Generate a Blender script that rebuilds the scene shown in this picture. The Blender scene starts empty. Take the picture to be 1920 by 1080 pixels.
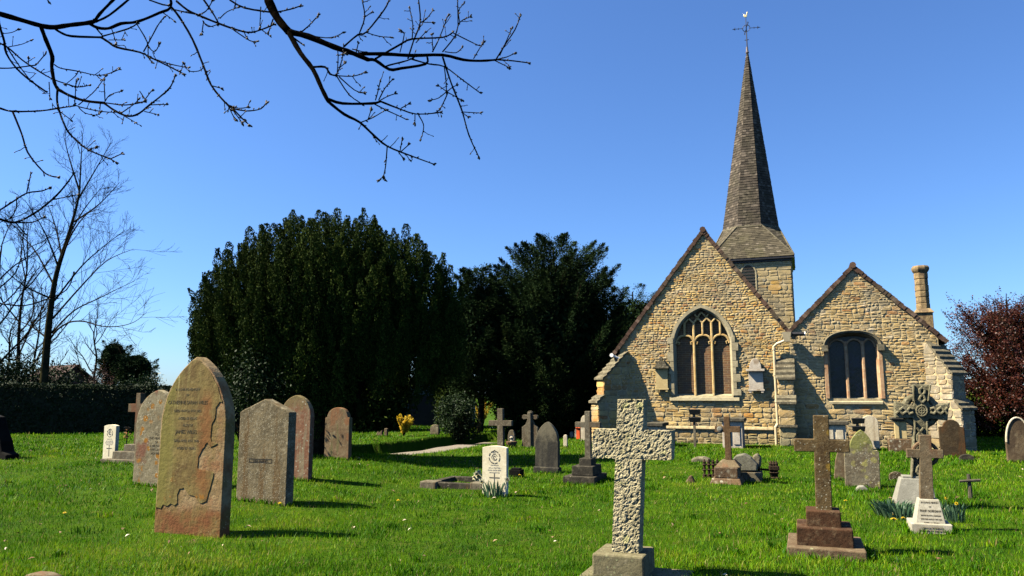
import bpy, bmesh, math, random
import numpy as np
from mathutils import Vector, Matrix, noise
from mathutils.geometry import tessellate_polygon

# ------------------------------------------------------------------ camera, sky, sun, exposure
scene = bpy.context.scene
F = 1400.0                                # focal length in pixels of a 1920 px wide frame
PITCH = math.atan(202 / F)
EYE = 1.6
A = math.radians(21.2)                    # the church and its graves are turned this far to the left
T = Vector((math.cos(A), -math.sin(A), 0))    # along the east wall, towards the north
N = Vector((math.sin(A), math.cos(A), 0))     # into the church
cam_d = bpy.data.cameras.new('camera'); cam = bpy.data.objects.new('camera', cam_d)
scene.collection.objects.link(cam); scene.camera = cam
cam.location = (0, 0, EYE); cam.rotation_euler = (math.pi / 2 + PITCH, 0, 0)
cam_d.sensor_width = 36; cam_d.lens = 36 * F / 1920; cam_d.clip_start = 0.05; cam_d.clip_end = 3000

SUN_EL = math.radians(48)
SUN_AZ = Vector((-0.9995, -0.03, 0)).normalized()      # horizontal direction towards the sun
world = bpy.data.worlds.new('World'); scene.world = world; world.use_nodes = True
wn = world.node_tree; wn.nodes.clear()
sky = wn.nodes.new('ShaderNodeTexSky'); sky.sky_type = 'NISHITA'; sky.sun_disc = False
sky.sun_elevation = SUN_EL; sky.sun_rotation = math.atan2(SUN_AZ.x, SUN_AZ.y)
sky.altitude = 0; sky.air_density = 1.0; sky.dust_density = 0.5; sky.ozone_density = 6.5
bg = wn.nodes.new('ShaderNodeBackground'); bg.inputs['Strength'].default_value = 0.051
wo = wn.nodes.new('ShaderNodeOutputWorld')
gm = wn.nodes.new('ShaderNodeMix'); gm.data_type = 'RGBA'; gm.blend_type = 'MULTIPLY'; gm.inputs[0].default_value = 1.0; gm.inputs[7].default_value = (0.67, 0.845, 1.07, 1)   # a clear polarised blue
wn.links.new(sky.outputs[0], gm.inputs[6]); wn.links.new(gm.outputs[2], bg.inputs[0]); wn.links.new(bg.outputs[0], wo.inputs[0])
sl = bpy.data.lights.new('sun', 'SUN'); sun = bpy.data.objects.new('sun', sl); scene.collection.objects.link(sun)
sl.energy = 5.0; sl.angle = math.radians(0.53); sl.color = (1.0, 0.895, 0.73)
sdir = Vector((SUN_AZ.x * math.cos(SUN_EL), SUN_AZ.y * math.cos(SUN_EL), math.sin(SUN_EL)))
sun.rotation_euler = (-sdir).to_track_quat('-Z', 'Y').to_euler(); sun.location = sdir * 40
scene.view_settings.view_transform = 'Standard'; scene.view_settings.look = 'None'
scene.view_settings.exposure = 1.9; scene.view_settings.gamma = 1.0
scene.cycles.max_bounces = 6; scene.cycles.diffuse_bounces = 0; scene.cycles.transparent_max_bounces = 8
scene.cycles.use_denoising = True

R = random.Random(7)
COL = scene.collection

# ------------------------------------------------------------------ pixel <-> place
def ray(px, py):
    r = Vector(((px - 960) / F, 1.0, (540 - py) / F))
    c, s = math.cos(PITCH), math.sin(PITCH)
    return Vector((r.x, c - s * r.z, s + c * r.z))
def at(px, py, Y):
    r = ray(px, py); t = Y / r.y
    return Vector((r.x * t, Y, EYE + r.z * t))
def cdepth(x, y, z): return y * math.cos(PITCH) + (z - EYE) * math.sin(PITCH)
def zat(x, y, py):                        # height seen at row py above the point x, y
    return EYE + y * math.tan(PITCH + math.atan((540 - py) / F))
def ss(a, b, x):
    t = np.clip((x - a) / (b - a), 0, 1); return t * t * (3 - 2 * t)
PATH = np.array([(-3.05, 20.45), (-2.55, 21.3), (-2.0, 22.4), (-0.95, 24.8), (-0.5, 26.0)], float)
def pathdist(x, y):
    x = np.asarray(x, float); y = np.asarray(y, float)
    best = np.full(np.broadcast(x, y).shape, 1e9); sg = np.ones_like(best)
    for (x0, y0), (x1, y1) in zip(PATH[:-1], PATH[1:]):
        dx, dy = x1 - x0, y1 - y0; L = dx * dx + dy * dy
        t = np.clip(((x - x0) * dx + (y - y0) * dy) / L, 0, 1)
        d = np.hypot(x - x0 - t * dx, y - y0 - t * dy)
        s = np.sign(dx * (y - y0) - dy * (x - x0))
        m = d < best; best = np.where(m, d, best); sg = np.where(m, s, sg)
    return best, sg
def g(x, y):
    x = np.asarray(x, float); y = np.asarray(y, float)
    h = (0.07 + 0.08 * ss(-2.5, 3, x)) * ss(9, 24, y) + 0.2 * ss(-1.2, -3.8, x) * ss(9, 14.5, y) * (1 - 0.8 * ss(17, 20, y) * (1 - ss(-7, -10, x)))
    d, s = pathdist(x, y)
    fade = ss(17.5, 20, y) * (1 - ss(30, 36, y)) * (1 - ss(-5.5, -9, x))
    h = h + fade * (0.26 * ss(0.56, 0.68, np.where(s > 0, d, 0)) - 0.05 * (1 - ss(0.50, 0.62, d)))
    h = h + 0.016 * np.sin(1.3 * x + 0.7 * y) + 0.013 * np.sin(2.1 * y - 0.9 * x + 1) + 0.008 * np.sin(4.1 * x + 2.7 * y)
    return h
def gz(x, y): return float(g(x, y))
def ground(px, py):
    r = ray(px, py); lo, hi, t = 3.0, None, 3.0
    while t < 120:
        if EYE + r.z * t <= gz(r.x * t, r.y * t): hi = t; break
        lo = t; t *= 1.02
    if hi is None: hi = 40.
    for _ in range(30):
        m = (lo + hi) / 2
        if EYE + r.z * m <= gz(r.x * m, r.y * m): hi = m
        else: lo = m
    P = r * hi; return Vector((P.x, P.y, gz(P.x, P.y)))

# ------------------------------------------------------------------ mesh helpers
class MB:
    def __init__(s): s.v = []; s.f = []; s.m = []; s.t = []
    def add(s, vs, fs, mi=0, tint=None):
        o = len(s.v); s.v.extend([tuple(v) for v in vs])
        for f in fs:
            s.f.append(tuple(i + o for i in f)); s.m.append(mi); s.t.append(R.random() if tint is None else tint)
        return s
    def box(s, x0, x1, y0, y1, z0, z1, mi=0, top=None):
        X0, X1, Y0, Y1 = top or (x0, x1, y0, y1)
        return s.add([(x0, y0, z0), (x1, y0, z0), (x1, y1, z0), (x0, y1, z0), (X0, Y0, z1), (X1, Y0, z1), (X1, Y1, z1), (X0, Y1, z1)],
              [(3, 2, 1, 0), (4, 5, 6, 7), (0, 1, 5, 4), (1, 2, 6, 5), (2, 3, 7, 6), (3, 0, 4, 7)], mi)
    def prism(s, outline, y0, y1, mi=0):      # outline of (x, z), counter-clockwise seen from -y
        n = len(outline)
        vs = [(x, y0, z) for x, z in outline] + [(x, y1, z) for x, z in outline]
        fs = [tuple(range(n)), tuple(range(2 * n - 1, n - 1, -1))] + [((i + 1) % n, i, i + n, (i + 1) % n + n) for i in range(n)]
        return s.add(vs, fs, mi)
    def tube(s, pts, rad, n=6, mi=0, caps=True):
        pts = [Vector(p) for p in pts]
        if not hasattr(rad, '__len__'): rad = [rad] * len(pts)
        vs = []; up = None
        for i, p in enumerate(pts):
            d = (pts[min(i + 1, len(pts) - 1)] - pts[max(i - 1, 0)])
            d = d.normalized() if d.length > 1e-9 else Vector((0, 0, 1))
            if up is None: up = d.orthogonal().normalized()
            a = (up - d * up.dot(d)); a = a.normalized() if a.length > 1e-6 else d.orthogonal().normalized()
            up = a; b = d.cross(a)
            for k in range(n):
                th = 2 * math.pi * k / n; vs.append(p + (a * math.cos(th) + b * math.sin(th)) * rad[i])
        fs = [(i * n + k, i * n + (k + 1) % n, (i + 1) * n + (k + 1) % n, (i + 1) * n + k) for i in range(len(pts) - 1) for k in range(n)]
        if caps: fs += [tuple(range(n - 1, -1, -1)), tuple((len(pts) - 1) * n + k for k in range(n))]
        return s.add(vs, fs, mi)
    def lathe(s, prof, n=12, c=(0, 0, 0), mi=0, rot=0):
        vs = []
        for r, z in prof:
            for k in range(n):
                th = 2 * math.pi * (k + rot) / n; vs.append((c[0] + r * math.cos(th), c[1] + r * math.sin(th), c[2] + z))
        fs = [(i * n + k, i * n + (k + 1) % n, (i + 1) * n + (k + 1) % n, (i + 1) * n + k) for i in range(len(prof) - 1) for k in range(n)]
        fs += [tuple(range(n - 1, -1, -1)), tuple((len(prof) - 1) * n + k for k in range(n))]
        return s.add(vs, fs, mi)
    def bar(s, path, w, y0, y1, mi=0):        # a bar of width w following a path in the xz plane
        P = [Vector((p[0], p[1])) for p in path]; Lp = []
        for i in range(len(P)):
            d0 = (P[i] - P[i - 1]).normalized() if i else (P[1] - P[0]).normalized()
            d1 = (P[i + 1] - P[i]).normalized() if i < len(P) - 1 else d0
            n0 = Vector((-d0.y, d0.x)); n1 = Vector((-d1.y, d1.x)); m = (n0 + n1)
            m = m.normalized() if m.length > 1e-6 else n0
            Lp.append(m * (w / 2 / max(0.5, m.dot(n0))))
        vs = []
        ch = w * 0.3
        for p, o in zip(P, Lp):
            q = o * 0.45
            for off, y in ((o, y1), (o, y0 + ch), (q, y0), (-q, y0), (-o, y0 + ch), (-o, y1)): vs.append((p.x + off.x, y, p.y + off.y))
        fs = [(i * 6 + k, i * 6 + (k + 1) % 6, (i + 1) * 6 + (k + 1) % 6, (i + 1) * 6 + k) for i in range(len(P) - 1) for k in range(6)]
        fs += [tuple(range(6)), tuple((len(P) - 1) * 6 + k for k in range(5, -1, -1))]
        return s.add(vs, fs, mi)
    def ring(s, path, nrm, prof, mi=0):       # sweep a profile of (offset, y) along a window outline
        vs = [(p[0] + n[0] * o, y, p[1] + n[1] * o) for p, n in zip(path, nrm) for o, y in prof]
        k = len(prof)
        return s.add(vs, [(i * k + j, (i + 1) * k + j, (i + 1) * k + j + 1, i * k + j + 1) for i in range(len(path) - 1) for j in range(k - 1)], mi)
    def build(s, name, mats, parent=None, bevel=0, smooth=False, fix=True):
        me = bpy.data.meshes.new(name); me.from_pydata(s.v, [], s.f)
        if not isinstance(mats, (list, tuple)): mats = [mats]
        for m in mats: me.materials.append(m)
        me.polygons.foreach_set('material_index', s.m)
        me.attributes.new('tint', 'FLOAT', 'FACE').data.foreach_set('value', s.t)
        if fix:
            bm = bmesh.new(); bm.from_mesh(me); bmesh.ops.recalc_face_normals(bm, faces=bm.faces); bm.to_mesh(me); bm.free()
        if smooth: me.polygons.foreach_set('use_smooth', [True] * len(me.polygons))
        me.update()
        o = bpy.data.objects.new(name, me); COL.objects.link(o)
        if parent is not None: o.parent = parent
        if bevel:
            b = o.modifiers.new('bevel', 'BEVEL'); b.width = bevel; b.segments = 2; b.limit_method = 'ANGLE'; b.angle_limit = math.radians(35)
        return o
def arrays(name, V, Fa, mat, tint=None, parent=None, smooth=False):
    V = np.asarray(V, np.float32).reshape(-1, 3); Fa = np.asarray(Fa, np.int32)
    me = bpy.data.meshes.new(name); n, k = Fa.shape
    me.vertices.add(len(V)); me.vertices.foreach_set('co', V.ravel())
    me.loops.add(n * k); me.loops.foreach_set('vertex_index', Fa.ravel())
    me.polygons.add(n); me.polygons.foreach_set('loop_start', np.arange(0, n * k, k, dtype=np.int32))
    if smooth: me.polygons.foreach_set('use_smooth', np.ones(n, bool))
    me.materials.append(mat)
    if tint is not None: me.attributes.new('tint', 'FLOAT', 'FACE').data.foreach_set('value', np.asarray(tint, np.float32))
    me.update(calc_edges=True)
    o = bpy.data.objects.new(name, me); COL.objects.link(o)
    if parent is not None: o.parent = parent
    return o
def tag(o, label=None, cat=None, group=None, kind=None):
    if label: o['label'] = label
    if cat: o['category'] = cat
    if group: o['group'] = group
    if kind: o['kind'] = kind
    return o
def empty(name, loc, rz=0.0, label=None, cat=None, group=None):
    o = bpy.data.objects.new(name, None); COL.objects.link(o); o.location = loc; o.rotation_euler = (0, 0, rz)
    o.empty_display_size = 0.2
    return tag(o, label, cat, group)

# ------------------------------------------------------------------ materials
class NT:
    def __init__(s, name):
        s.mat = bpy.data.materials.new(name); s.mat.use_nodes = True; s.n = s.mat.node_tree.nodes; s.l = s.mat.node_tree.links
        s.b = s.n['Principled BSDF']; s.b.inputs['Specular IOR Level'].default_value = 0.25
        s.tc = None
    def new(s, t, **kw):
        x = s.n.new(t)
        for k, v in kw.items(): setattr(x, k, v)
        return x
    def put(s, sock, v):
        if hasattr(v, 'is_linked') or hasattr(v, 'links'): s.l.new(v, sock)
        elif isinstance(v, (tuple, list)) and len(v) == 3 and sock.type == 'RGBA': sock.default_value = (*v, 1)
        else: sock.default_value = v
    def coord(s, rand=True):
        if s.tc is None:
            c = s.new('ShaderNodeTexCoord').outputs['Object']
            if rand:
                oi = s.new('ShaderNodeObjectInfo'); mu = s.math('MULTIPLY', oi.outputs['Random'], 37.0)
                ad = s.new('ShaderNodeVectorMath', operation='ADD'); s.l.new(c, ad.inputs[0]); s.l.new(mu, ad.inputs[1]); c = ad.outputs[0]
            s.tc = c
        return s.tc
    def math(s, op, a, b=0.0, clamp=False):
        x = s.new('ShaderNodeMath', operation=op, use_clamp=clamp); s.put(x.inputs[0], a); s.put(x.inputs[1], b); return x.outputs[0]
    def map(s, scale, vec=None):
        x = s.new('ShaderNodeMapping'); s.l.new(vec or s.coord(), x.inputs[0]); x.inputs['Scale'].default_value = scale; return x.outputs[0]
    def noise(s, scale, detail=4, rough=0.6, vec=None, dist=0.0):
        x = s.new('ShaderNodeTexNoise'); s.l.new(vec or s.coord(), x.inputs['Vector']); x.inputs['Scale'].default_value = scale
        x.inputs['Detail'].default_value = detail; x.inputs['Roughness'].default_value = rough; x.inputs['Distortion'].default_value = dist
        return x.outputs[0]
    def voro(s, scale, feature='F1', vec=None):
        x = s.new('ShaderNodeTexVoronoi', feature=feature); s.l.new(vec or s.coord(), x.inputs['Vector']); x.inputs['Scale'].default_value = scale
        return x.outputs['Distance']
    def step(s, v, lo, hi):
        x = s.new('ShaderNodeMapRange', interpolation_type='SMOOTHSTEP'); s.put(x.inputs[0], v); x.inputs[1].default_value = lo; x.inputs[2].default_value = hi
        return x.outputs[0]
    def mix(s, fac, a, b, mode='MIX'):
        x = s.new('ShaderNodeMix', data_type='RGBA', blend_type=mode); s.put(x.inputs[0], fac); s.put(x.inputs[6], a); s.put(x.inputs[7], b)
        return x.outputs[2]
    def ramp(s, fac, stops, interp='LINEAR'):
        x = s.new('ShaderNodeValToRGB'); s.put(x.inputs[0], fac); cr = x.color_ramp; cr.interpolation = interp
        while len(cr.elements) < len(stops): cr.elements.new(0.5)
        for e, (p, c) in zip(cr.elements, stops): e.position = p; e.color = (*c, 1)
        return x.outputs[0]
    def attr(s, name='tint'):
        return s.new('ShaderNodeAttribute', attribute_name=name).outputs['Fac']
    def bump(s, h, strength=0.4, dist=0.02):
        x = s.new('ShaderNodeBump'); x.inputs['Strength'].default_value = strength; x.inputs['Distance'].default_value = dist
        s.put(x.inputs['Height'], h); s.l.new(x.outputs[0], s.b.inputs['Normal'])
    def done(s, col, rough=0.9):
        s.put(s.b.inputs['Base Color'], col); s.put(s.b.inputs['Roughness'], rough); return s.mat
def sep(n, i):
    x = n.new('ShaderNodeSeparateXYZ'); n.l.new(n.new('ShaderNodeTexCoord').outputs['Object'], x.inputs[0]); return x.outputs[i]

def stone(name, base, dark, light, lichen=(), streak=None, stain=None, moss=None, speck=0.5, bump=0.35, grain=90, rough=0.92, k=0.52, spec=.12):
    n = NT(name)
    dim = lambda q: (q[0] * k * .98, q[1] * k * .95, q[2] * k * .78)
    base, dark, light = dim(base), dim(dark), dim(light); n.b.inputs['Specular IOR Level'].default_value = spec
    lichen = [(dim(q[0]), *q[1:]) for q in lichen]; streak = streak and (dim(streak[0]), *streak[1:]); stain = stain and (dim(stain[0]), *stain[1:]); moss = moss and (dim(moss[0]), *moss[1:])
    c = n.mix(n.step(n.noise(3.5, 6, 0.7), 0.38, 0.64), base, dark)
    c = n.mix(n.step(n.noise(11, 5, 0.75), 0.5, 0.7), c, light)
    c = n.mix(n.step(n.noise(24, 5, 0.75), 0.54, 0.68), c, n.mix(.55, c, tuple(v * .5 for v in dark)))
    if streak:                                          # weather streaks running down the face
        sc, lo, hi = streak
        c = n.mix(n.step(n.noise(1.0, 4, 0.65, n.map((9, 9, 0.9))), lo, hi), c, sc)
    if stain:
        sc, scale, lo, hi = stain
        c = n.mix(n.step(n.noise(scale, 3, 0.6, n.map((1.3, 1.3, 0.6)), 0.5), lo, hi), c, sc)
    if moss:
        mc, lo, hi = moss
        c = n.mix(n.step(n.math('ADD', sep(n, 2), n.math('MULTIPLY', n.noise(5, 4, 0.7), 0.7)), lo, hi), c, mc)
    sp = n.noise(grain, 3, 0.7)
    c = n.mix(n.step(sp, 0.5, 0.72), c, n.mix(speck, c, light))
    c = n.mix(n.step(sp, 0.45, 0.28), c, n.mix(speck, c, tuple(v * 0.4 for v in dark)))
    for lc, scale, size, patch in lichen:               # round crusts of lichen, in patches
        d = n.step(n.math('ADD', n.voro(scale), n.math('MULTIPLY', n.noise(scale * 2.2, 3), 0.25)), size + 0.14, size)
        p = n.step(n.noise(2.6, 3, 0.6), patch, patch + 0.1)
        c = n.mix(n.math('MULTIPLY', d, p), c, lc)
    h = n.math('ADD', n.math('MULTIPLY', n.noise(grain, 3, 0.6), .22), n.math('MULTIPLY', n.noise(14, 5, 0.65), 1.3))
    n.bump(h, bump, 0.014)
    return n.done(c, rough)
def plain(name, col, var=0.25, scale=8, rough=0.8, bump=0.0, metal=0.0):
    n = NT(name); k = n.noise(scale, 4, 0.6)
    c = n.mix(n.step(k, 0.3, 0.75), tuple(v * (1 - var) for v in col), tuple(min(1, v * (1 + var)) for v in col))
    if bump: n.bump(n.noise(scale * 4, 4, 0.7), bump, 0.01)
    n.b.inputs['Metallic'].default_value = metal
    return n.done(c, rough)
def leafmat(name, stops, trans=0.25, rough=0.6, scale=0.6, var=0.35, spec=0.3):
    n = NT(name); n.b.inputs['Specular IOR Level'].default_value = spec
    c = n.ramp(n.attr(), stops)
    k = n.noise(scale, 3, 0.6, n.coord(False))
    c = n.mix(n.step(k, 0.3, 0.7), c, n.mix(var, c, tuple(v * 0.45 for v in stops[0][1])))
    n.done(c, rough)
    tr = n.new('ShaderNodeBsdfTranslucent'); n.put(tr.inputs[0], c)
    ms = n.new('ShaderNodeMixShader'); ms.inputs[0].default_value = trans
    n.l.new(n.b.outputs[0], ms.inputs[1]); n.l.new(tr.outputs[0], ms.inputs[2])
    n.l.new(ms.outputs[0], n.n['Material Output'].inputs[0])
    return n.mat

def rubblemat(name, stops, mort=(0.42, 0.36, 0.26), bump=0.5):
    n = NT(name)
    c = n.ramp(n.attr(), [(p, (q[0] * .87, q[1] * .79, q[2] * .54)) for p, q in stops])
    c = n.mix(n.step(n.noise(9, 5, 0.7), 0.42, 0.72), c, n.mix(0.45, c, (0.48, 0.36, 0.19)))
    c = n.mix(n.step(n.noise(16, 4, 0.7), 0.56, 0.74), c, n.mix(0.6, c, (0.40, 0.20, 0.05)))
    c = n.mix(n.step(n.noise(0.8, 5, 0.7), 0.44, 0.66), c, n.mix(0.62, c, (0.17, 0.155, 0.11)))
    c = n.mix(n.step(n.noise(2.3, 4, 0.7), 0.55, 0.7), c, n.mix(0.5, c, (0.42, 0.38, 0.29)))
    c = n.mix(n.step(n.noise(45, 3, 0.7), 0.42, 0.3), c, n.mix(0.55, c, (0.08, 0.07, 0.05)))
    zb_ = sep(n, 2); damp = n.step(n.math('ADD', zb_, n.math('MULTIPLY', n.noise(1.6, 5, 0.7), 1.1)), 1.05, .55)
    c = n.mix(n.math('MULTIPLY', damp, .6), c, (0.12, 0.125, 0.07))             # damp and algae at the foot of the wall
    d = n.step(n.math('ADD', n.voro(24), n.math('MULTIPLY', n.noise(50, 2), 0.25)), 0.36, 0.24)
    c = n.mix(n.math('MULTIPLY', d, n.step(n.noise(1.7, 3), 0.52, 0.62)), c, (0.55, 0.53, 0.46))
    n.bump(n.math('ADD', n.math('MULTIPLY', n.noise(60, 3, 0.6), .3), n.math('MULTIPLY', n.noise(18, 4, 0.65), 1.2)), bump, 0.016)
    return n.done(c, 0.95)
M = {}
M['rubble'] = rubblemat('rubble_stone', [(0.0, (.42, .29, .12)), (0.25, (.50, .37, .17)), (0.45, (.47, .37, .21)), (0.6, (.54, .44, .25)), (0.72, (.33, .29, .21)), (0.84, (.46, .31, .12)), (0.93, (.42, .22, .06)), (1.0, (.26, .12, .05))])
M['rubble_grey'] = rubblemat('grey_rubble_stone', [(0.0, (.37, .28, .15)), (0.3, (.42, .33, .19)), (0.5, (.35, .29, .19)), (0.68, (.44, .36, .22)), (0.8, (.27, .25, .20)), (0.9, (.40, .27, .12)), (1.0, (.30, .15, .07))])
M['tower_stone'] = rubblemat('tower_stone', [(0.0, (.33, .28, .18)), (0.4, (.36, .31, .21)), (0.6, (.30, .28, .22)), (0.75, (.36, .31, .2)), (0.86, (.42, .28, .09)), (1.0, (.34, .25, .14))], bump=0.35)
M['mortar'] = plain('mortar', (.35, .28, .15), 0.3, 12, 0.95, 0.4)
M['ashlar'] = stone('dressed_stone', (.38, .34, .25), (.28, .25, .18), (.46, .42, .33), bump=0.2, speck=0.25, k=.84)
M['ashlar_gold'] = stone('golden_dressed_stone', (.52, .38, .19), (.40, .26, .11), (.60, .52, .36), bump=0.2, speck=0.25, k=.84)
M['ashlar_pink'] = stone('pink_dressed_stone', (.42, .28, .19), (.32, .18, .11), (.50, .42, .31), bump=0.2, speck=0.25, k=.84)
M['slab_lichen'] = stone('lichened_slab', (.24, .22, .17), (.12, .105, .08), (.38, .35, .28), lichen=[((.6, .58, .5), 16, .24, .45)], bump=.5)
def shingle(name, stops, moss):
    n = NT(name); c = n.ramp(n.attr(), stops)
    c = n.mix(n.step(n.noise(1.1, 4, .65), .45, .7), c, n.mix(.6, c, moss))
    c = n.mix(n.step(n.noise(30, 3, .7), .55, .75), c, n.mix(.35, c, (.30, .27, .2)))
    n.bump(n.noise(1, 3, .6, n.map((60, 60, 8))), .3, .01)
    return n.done(c, .9)
M['shingle'] = shingle('oak_shingle', [(0, (.020, .016, .011)), (.5, (.038, .030, .021)), (.8, (.054, .043, .030)), (1, (.11, .09, .066))], (.038, .034, .018))
M['shingle_moss'] = shingle('mossy_shingle', [(0, (.032, .027, .016)), (.5, (.054, .045, .027)), (.85, (.074, .062, .038)), (1, (.13, .11, .078))], (.066, .06, .026))
M['tile'] = shingle('clay_tile', [(0, (.035, .018, .011)), (.5, (.062, .032, .02)), (.8, (.085, .048, .03)), (1, (.15, .10, .07))], (.07, .06, .035))
M['lead'] = plain('lead', (.14, .115, .105), .2, 10, .6)
M['iron'] = plain('black_iron', (.018, .018, .02), .3, 20, .5, .2)
M['rust_iron'] = stone('rusted_iron', (.05, .035, .025), (.02, .015, .012), (.14, .08, .05), bump=.4, grain=60)
M['gold'] = plain('gilding', (.75, .62, .30), .15, 10, .35, 0, .4)
M['cream_paint'] = plain('cream_paint', (.42, .35, .21), .1, 6, .45)
M['white_paint'] = plain('white_paint', (.72, .70, .64), .1, 6, .5)

# ================================================================== THE CHURCH
D = 24.0
def wallpt(px, py, dy=0.0):
    r = ray(px, py); t = (D + dy) / (r.x * N.x + r.y * N.y); return Vector((r.x * t, r.y * t, EYE + r.z * t))
_p = wallpt(1318, 828); ZG = _p.z
U0 = _p.x * T.x + _p.y * T.y
church = empty('church', (U0 * T.x + D * N.x, U0 * T.y + D * N.y, ZG), -A,
               'sandstone village church with two gables and a tall shingled spire', 'church')
CW = Matrix.Translation(church.location) @ Matrix.Rotation(-A, 4, 'Z')
def CH(px, py, dy=0.0):
    P = wallpt(px, py, dy); return (P.x * T.x + P.y * T.y - U0, P.z - ZG)

IDM = Matrix.Identity(4)
def rubble(mb, spans, z0, z1, rng, M4=IDM, h=(.08, .17), w=(.16, .5), p=(.015, .05), gap=.016, warp=.035, mi=0, split=.25):
    seed = rng.random() * 100
    def emit(bl, br, tr, tl):
        q = [Vector(c) for c in (bl, br, tr, tl)]
        for c in q:
            c.y += warp * noise.noise(Vector((c.x * 0.9, c.y * 2.2, seed))); c.x += warp * .6 * noise.noise(Vector((c.x * 1.7, c.y * 3, seed + 9)))
        out = []
        for i in range(4):
            a, b, c0 = q[i], q[(i + 1) % 4], q[i - 1]
            e1 = (b - a); e0 = (c0 - a); m = min(e1.length, e0.length)
            k0, k1 = rng.uniform(.12, .36) * m, rng.uniform(.12, .36) * m
            if e0.length < 1e-4 or e1.length < 1e-4: out += [a, a]; continue
            out += [a + e0.normalized() * k0, a + e1.normalized() * k1]
        cx = sum(o.x for o in out) / 8; cz = sum(o.y for o in out) / 8
        pp = rng.uniform(*p); ins = min(.018, .16 * min((q[1] - q[0]).length, (q[3] - q[0]).length) + .002)
        tx, tz = rng.uniform(-.028, .028), rng.uniform(-.045, .045)
        vs = [M4 @ Vector((o.x, 0.02, o.y)) for o in out]
        for o in out:
            dx, dz = o.x - cx, o.y - cz; L = math.hypot(dx, dz) + 1e-6; k = max(0.3, 1 - ins * rng.uniform(.6, 1.6) / L)
            vs.append(M4 @ Vector((cx + dx * k, -pp + dx * tx + dz * tz + rng.uniform(-.005, .005), cz + dz * k)))
        vs.append(M4 @ Vector((cx + rng.uniform(-.02, .02), -pp - rng.uniform(0, .012), cz)))
        fs = [((i + 1) % 8, i, i + 8, (i + 1) % 8 + 8) for i in range(8)] + [(8 + (i + 1) % 8, 8 + i, 16) for i in range(8)]
        mb.add(vs, fs, mi, rng.random())
    z = z0
    while z < z1 - .03:
        zt = min(z + rng.uniform(*h), z1)
        if z1 - zt < h[0] * .6: zt = z1
        lo, hi = spans(z + gap / 2), spans(zt - gap / 2)
        if len(lo) != len(hi): lo = hi = spans((z + zt) / 2)
        for (a, b), (a2, b2) in zip(lo, hi):
            x = min(a, a2); end = max(b, b2)
            while x < end - .02:
                x2 = x + rng.uniform(*w) * (0.75 + (zt - z) * 2)
                if end - x2 < w[0] * .7: x2 = end
                L0, R0, L1, R1 = max(x, a) + gap / 2, min(x2, b) - gap / 2, max(x, a2) + gap / 2, min(x2, b2) - gap / 2
                if R0 - L0 > .03 or R1 - L1 > .03:
                    R0 = max(R0, L0 + .004); R1 = max(R1, L1 + .004)
                    zb, zz = z + gap / 2, zt - gap / 2
                    if rng.random() < split and zz - zb > .1:
                        f = rng.uniform(.35, .65); ml, mr, zm = L0 + (L1 - L0) * f, R0 + (R1 - R0) * f, zb + (zz - zb) * f
                        emit((L0, zb), (R0, zb), (mr, zm - gap / 2), (ml, zm - gap / 2)); emit((ml, zm + gap / 2), (mr, zm + gap / 2), (R1, zz), (L1, zz))
                    else: emit((L0, zb), (R0, zb), (R1, zz), (L1, zz))
                x = x2
        z = zt
def backing(mb, outer, hole, y, mi, M4=IDM):     # mortar bed behind the stones
    loops = [[Vector((x, z, 0)) for x, z in outer]] + ([[Vector((x, z, 0)) for x, z in hole]] if hole else [])
    tri = tessellate_polygon(loops); vs = [M4 @ Vector((v.x, y, v.y)) for l in loops for v in l]
    mb.add(vs, [tuple(t) for t in tri], mi)

apex = CH(1318, 436); eaveL = CH(1153, 664); valley = CH(1479, 625)
apex2 = CH(1599, 503); eaveR = CH(1775, 643)
wl = CH(1163, 700)[0]                                # south corner of the chancel
wr = CH(1764, 700)[0]                                # north corner of the aisle
xv = valley[0]; sL = (apex[1] - eaveL[1]) / (apex[0] - eaveL[0]); sR = (apex[1] - valley[1]) / (valley[0] - apex[0])
s2L = (apex2[1] - valley[1]) / (apex2[0] - valley[0]); s2R = (apex2[1] - eaveR[1]) / (eaveR[0] - apex2[0])
zvv = valley[1]
# --- window outlines
def arch(a, r, n=14):
    Rr = (a * a + r * r) / (2 * a)
    def half(z): return max(0.0, math.sqrt(max(Rr * Rr - z * z, 0)) - (Rr - a)) if z > 0 else a
    return half
wA = CH(1268, 742); wB = CH(1373.5, 742); wcx = (wA[0] + wB[0]) / 2; wa = (wB[0] - wA[0]) / 2
wz0 = wA[1]; wzs = CH(1320, 647)[1]; wzt = CH(1320, 579)[1]
halfA = arch(wa, wzt - wzs)
vA = CH(1558, 747); vB = CH(1651, 747); vcx = (vA[0] + vB[0]) / 2; va = (vB[0] - vA[0]) / 2
vz0 = vA[1]; vzs = CH(1604, 648)[1]; vzt = CH(1604, 627)[1]
def halfV(z): return va * (1 - (max(z, 0) / (vzt - vzs)) ** 2.0) ** 0.42 if z < vzt - vzs else 0.0
def outline_of(cx, a, z0, zs, zt, half, n=16):       # from the left foot over the head to the right foot, with outward normals
    left = [(cx - a, z0), (cx - a, (z0 + zs) / 2)]
    for i in range(n + 1):
        z = (zt - zs) * math.sin(math.pi / 2 * i / n); left.append((cx - half(z), zs + z))
    pts = left + [(2 * cx - x, z) for x, z in reversed(left[:-1])]
    nr = []
    for i in range(len(pts)):
        a0, b0 = Vector(pts[max(i - 1, 0)]), Vector(pts[min(i + 1, len(pts) - 1)]); d = (b0 - a0).normalized(); nr.append((-d.y, d.x))
    return pts, nr
outA, nrA = outline_of(wcx, wa, wz0, wzs, wzt, halfA)
outV, nrV = outline_of(vcx, va, vz0, vzs, vzt, halfV)
SUR = 0.135
def minus(span, cx, hw):
    a, b = span
    if hw <= 0: return [span]
    return [(a, cx - hw), (cx + hw, b)]
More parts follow.
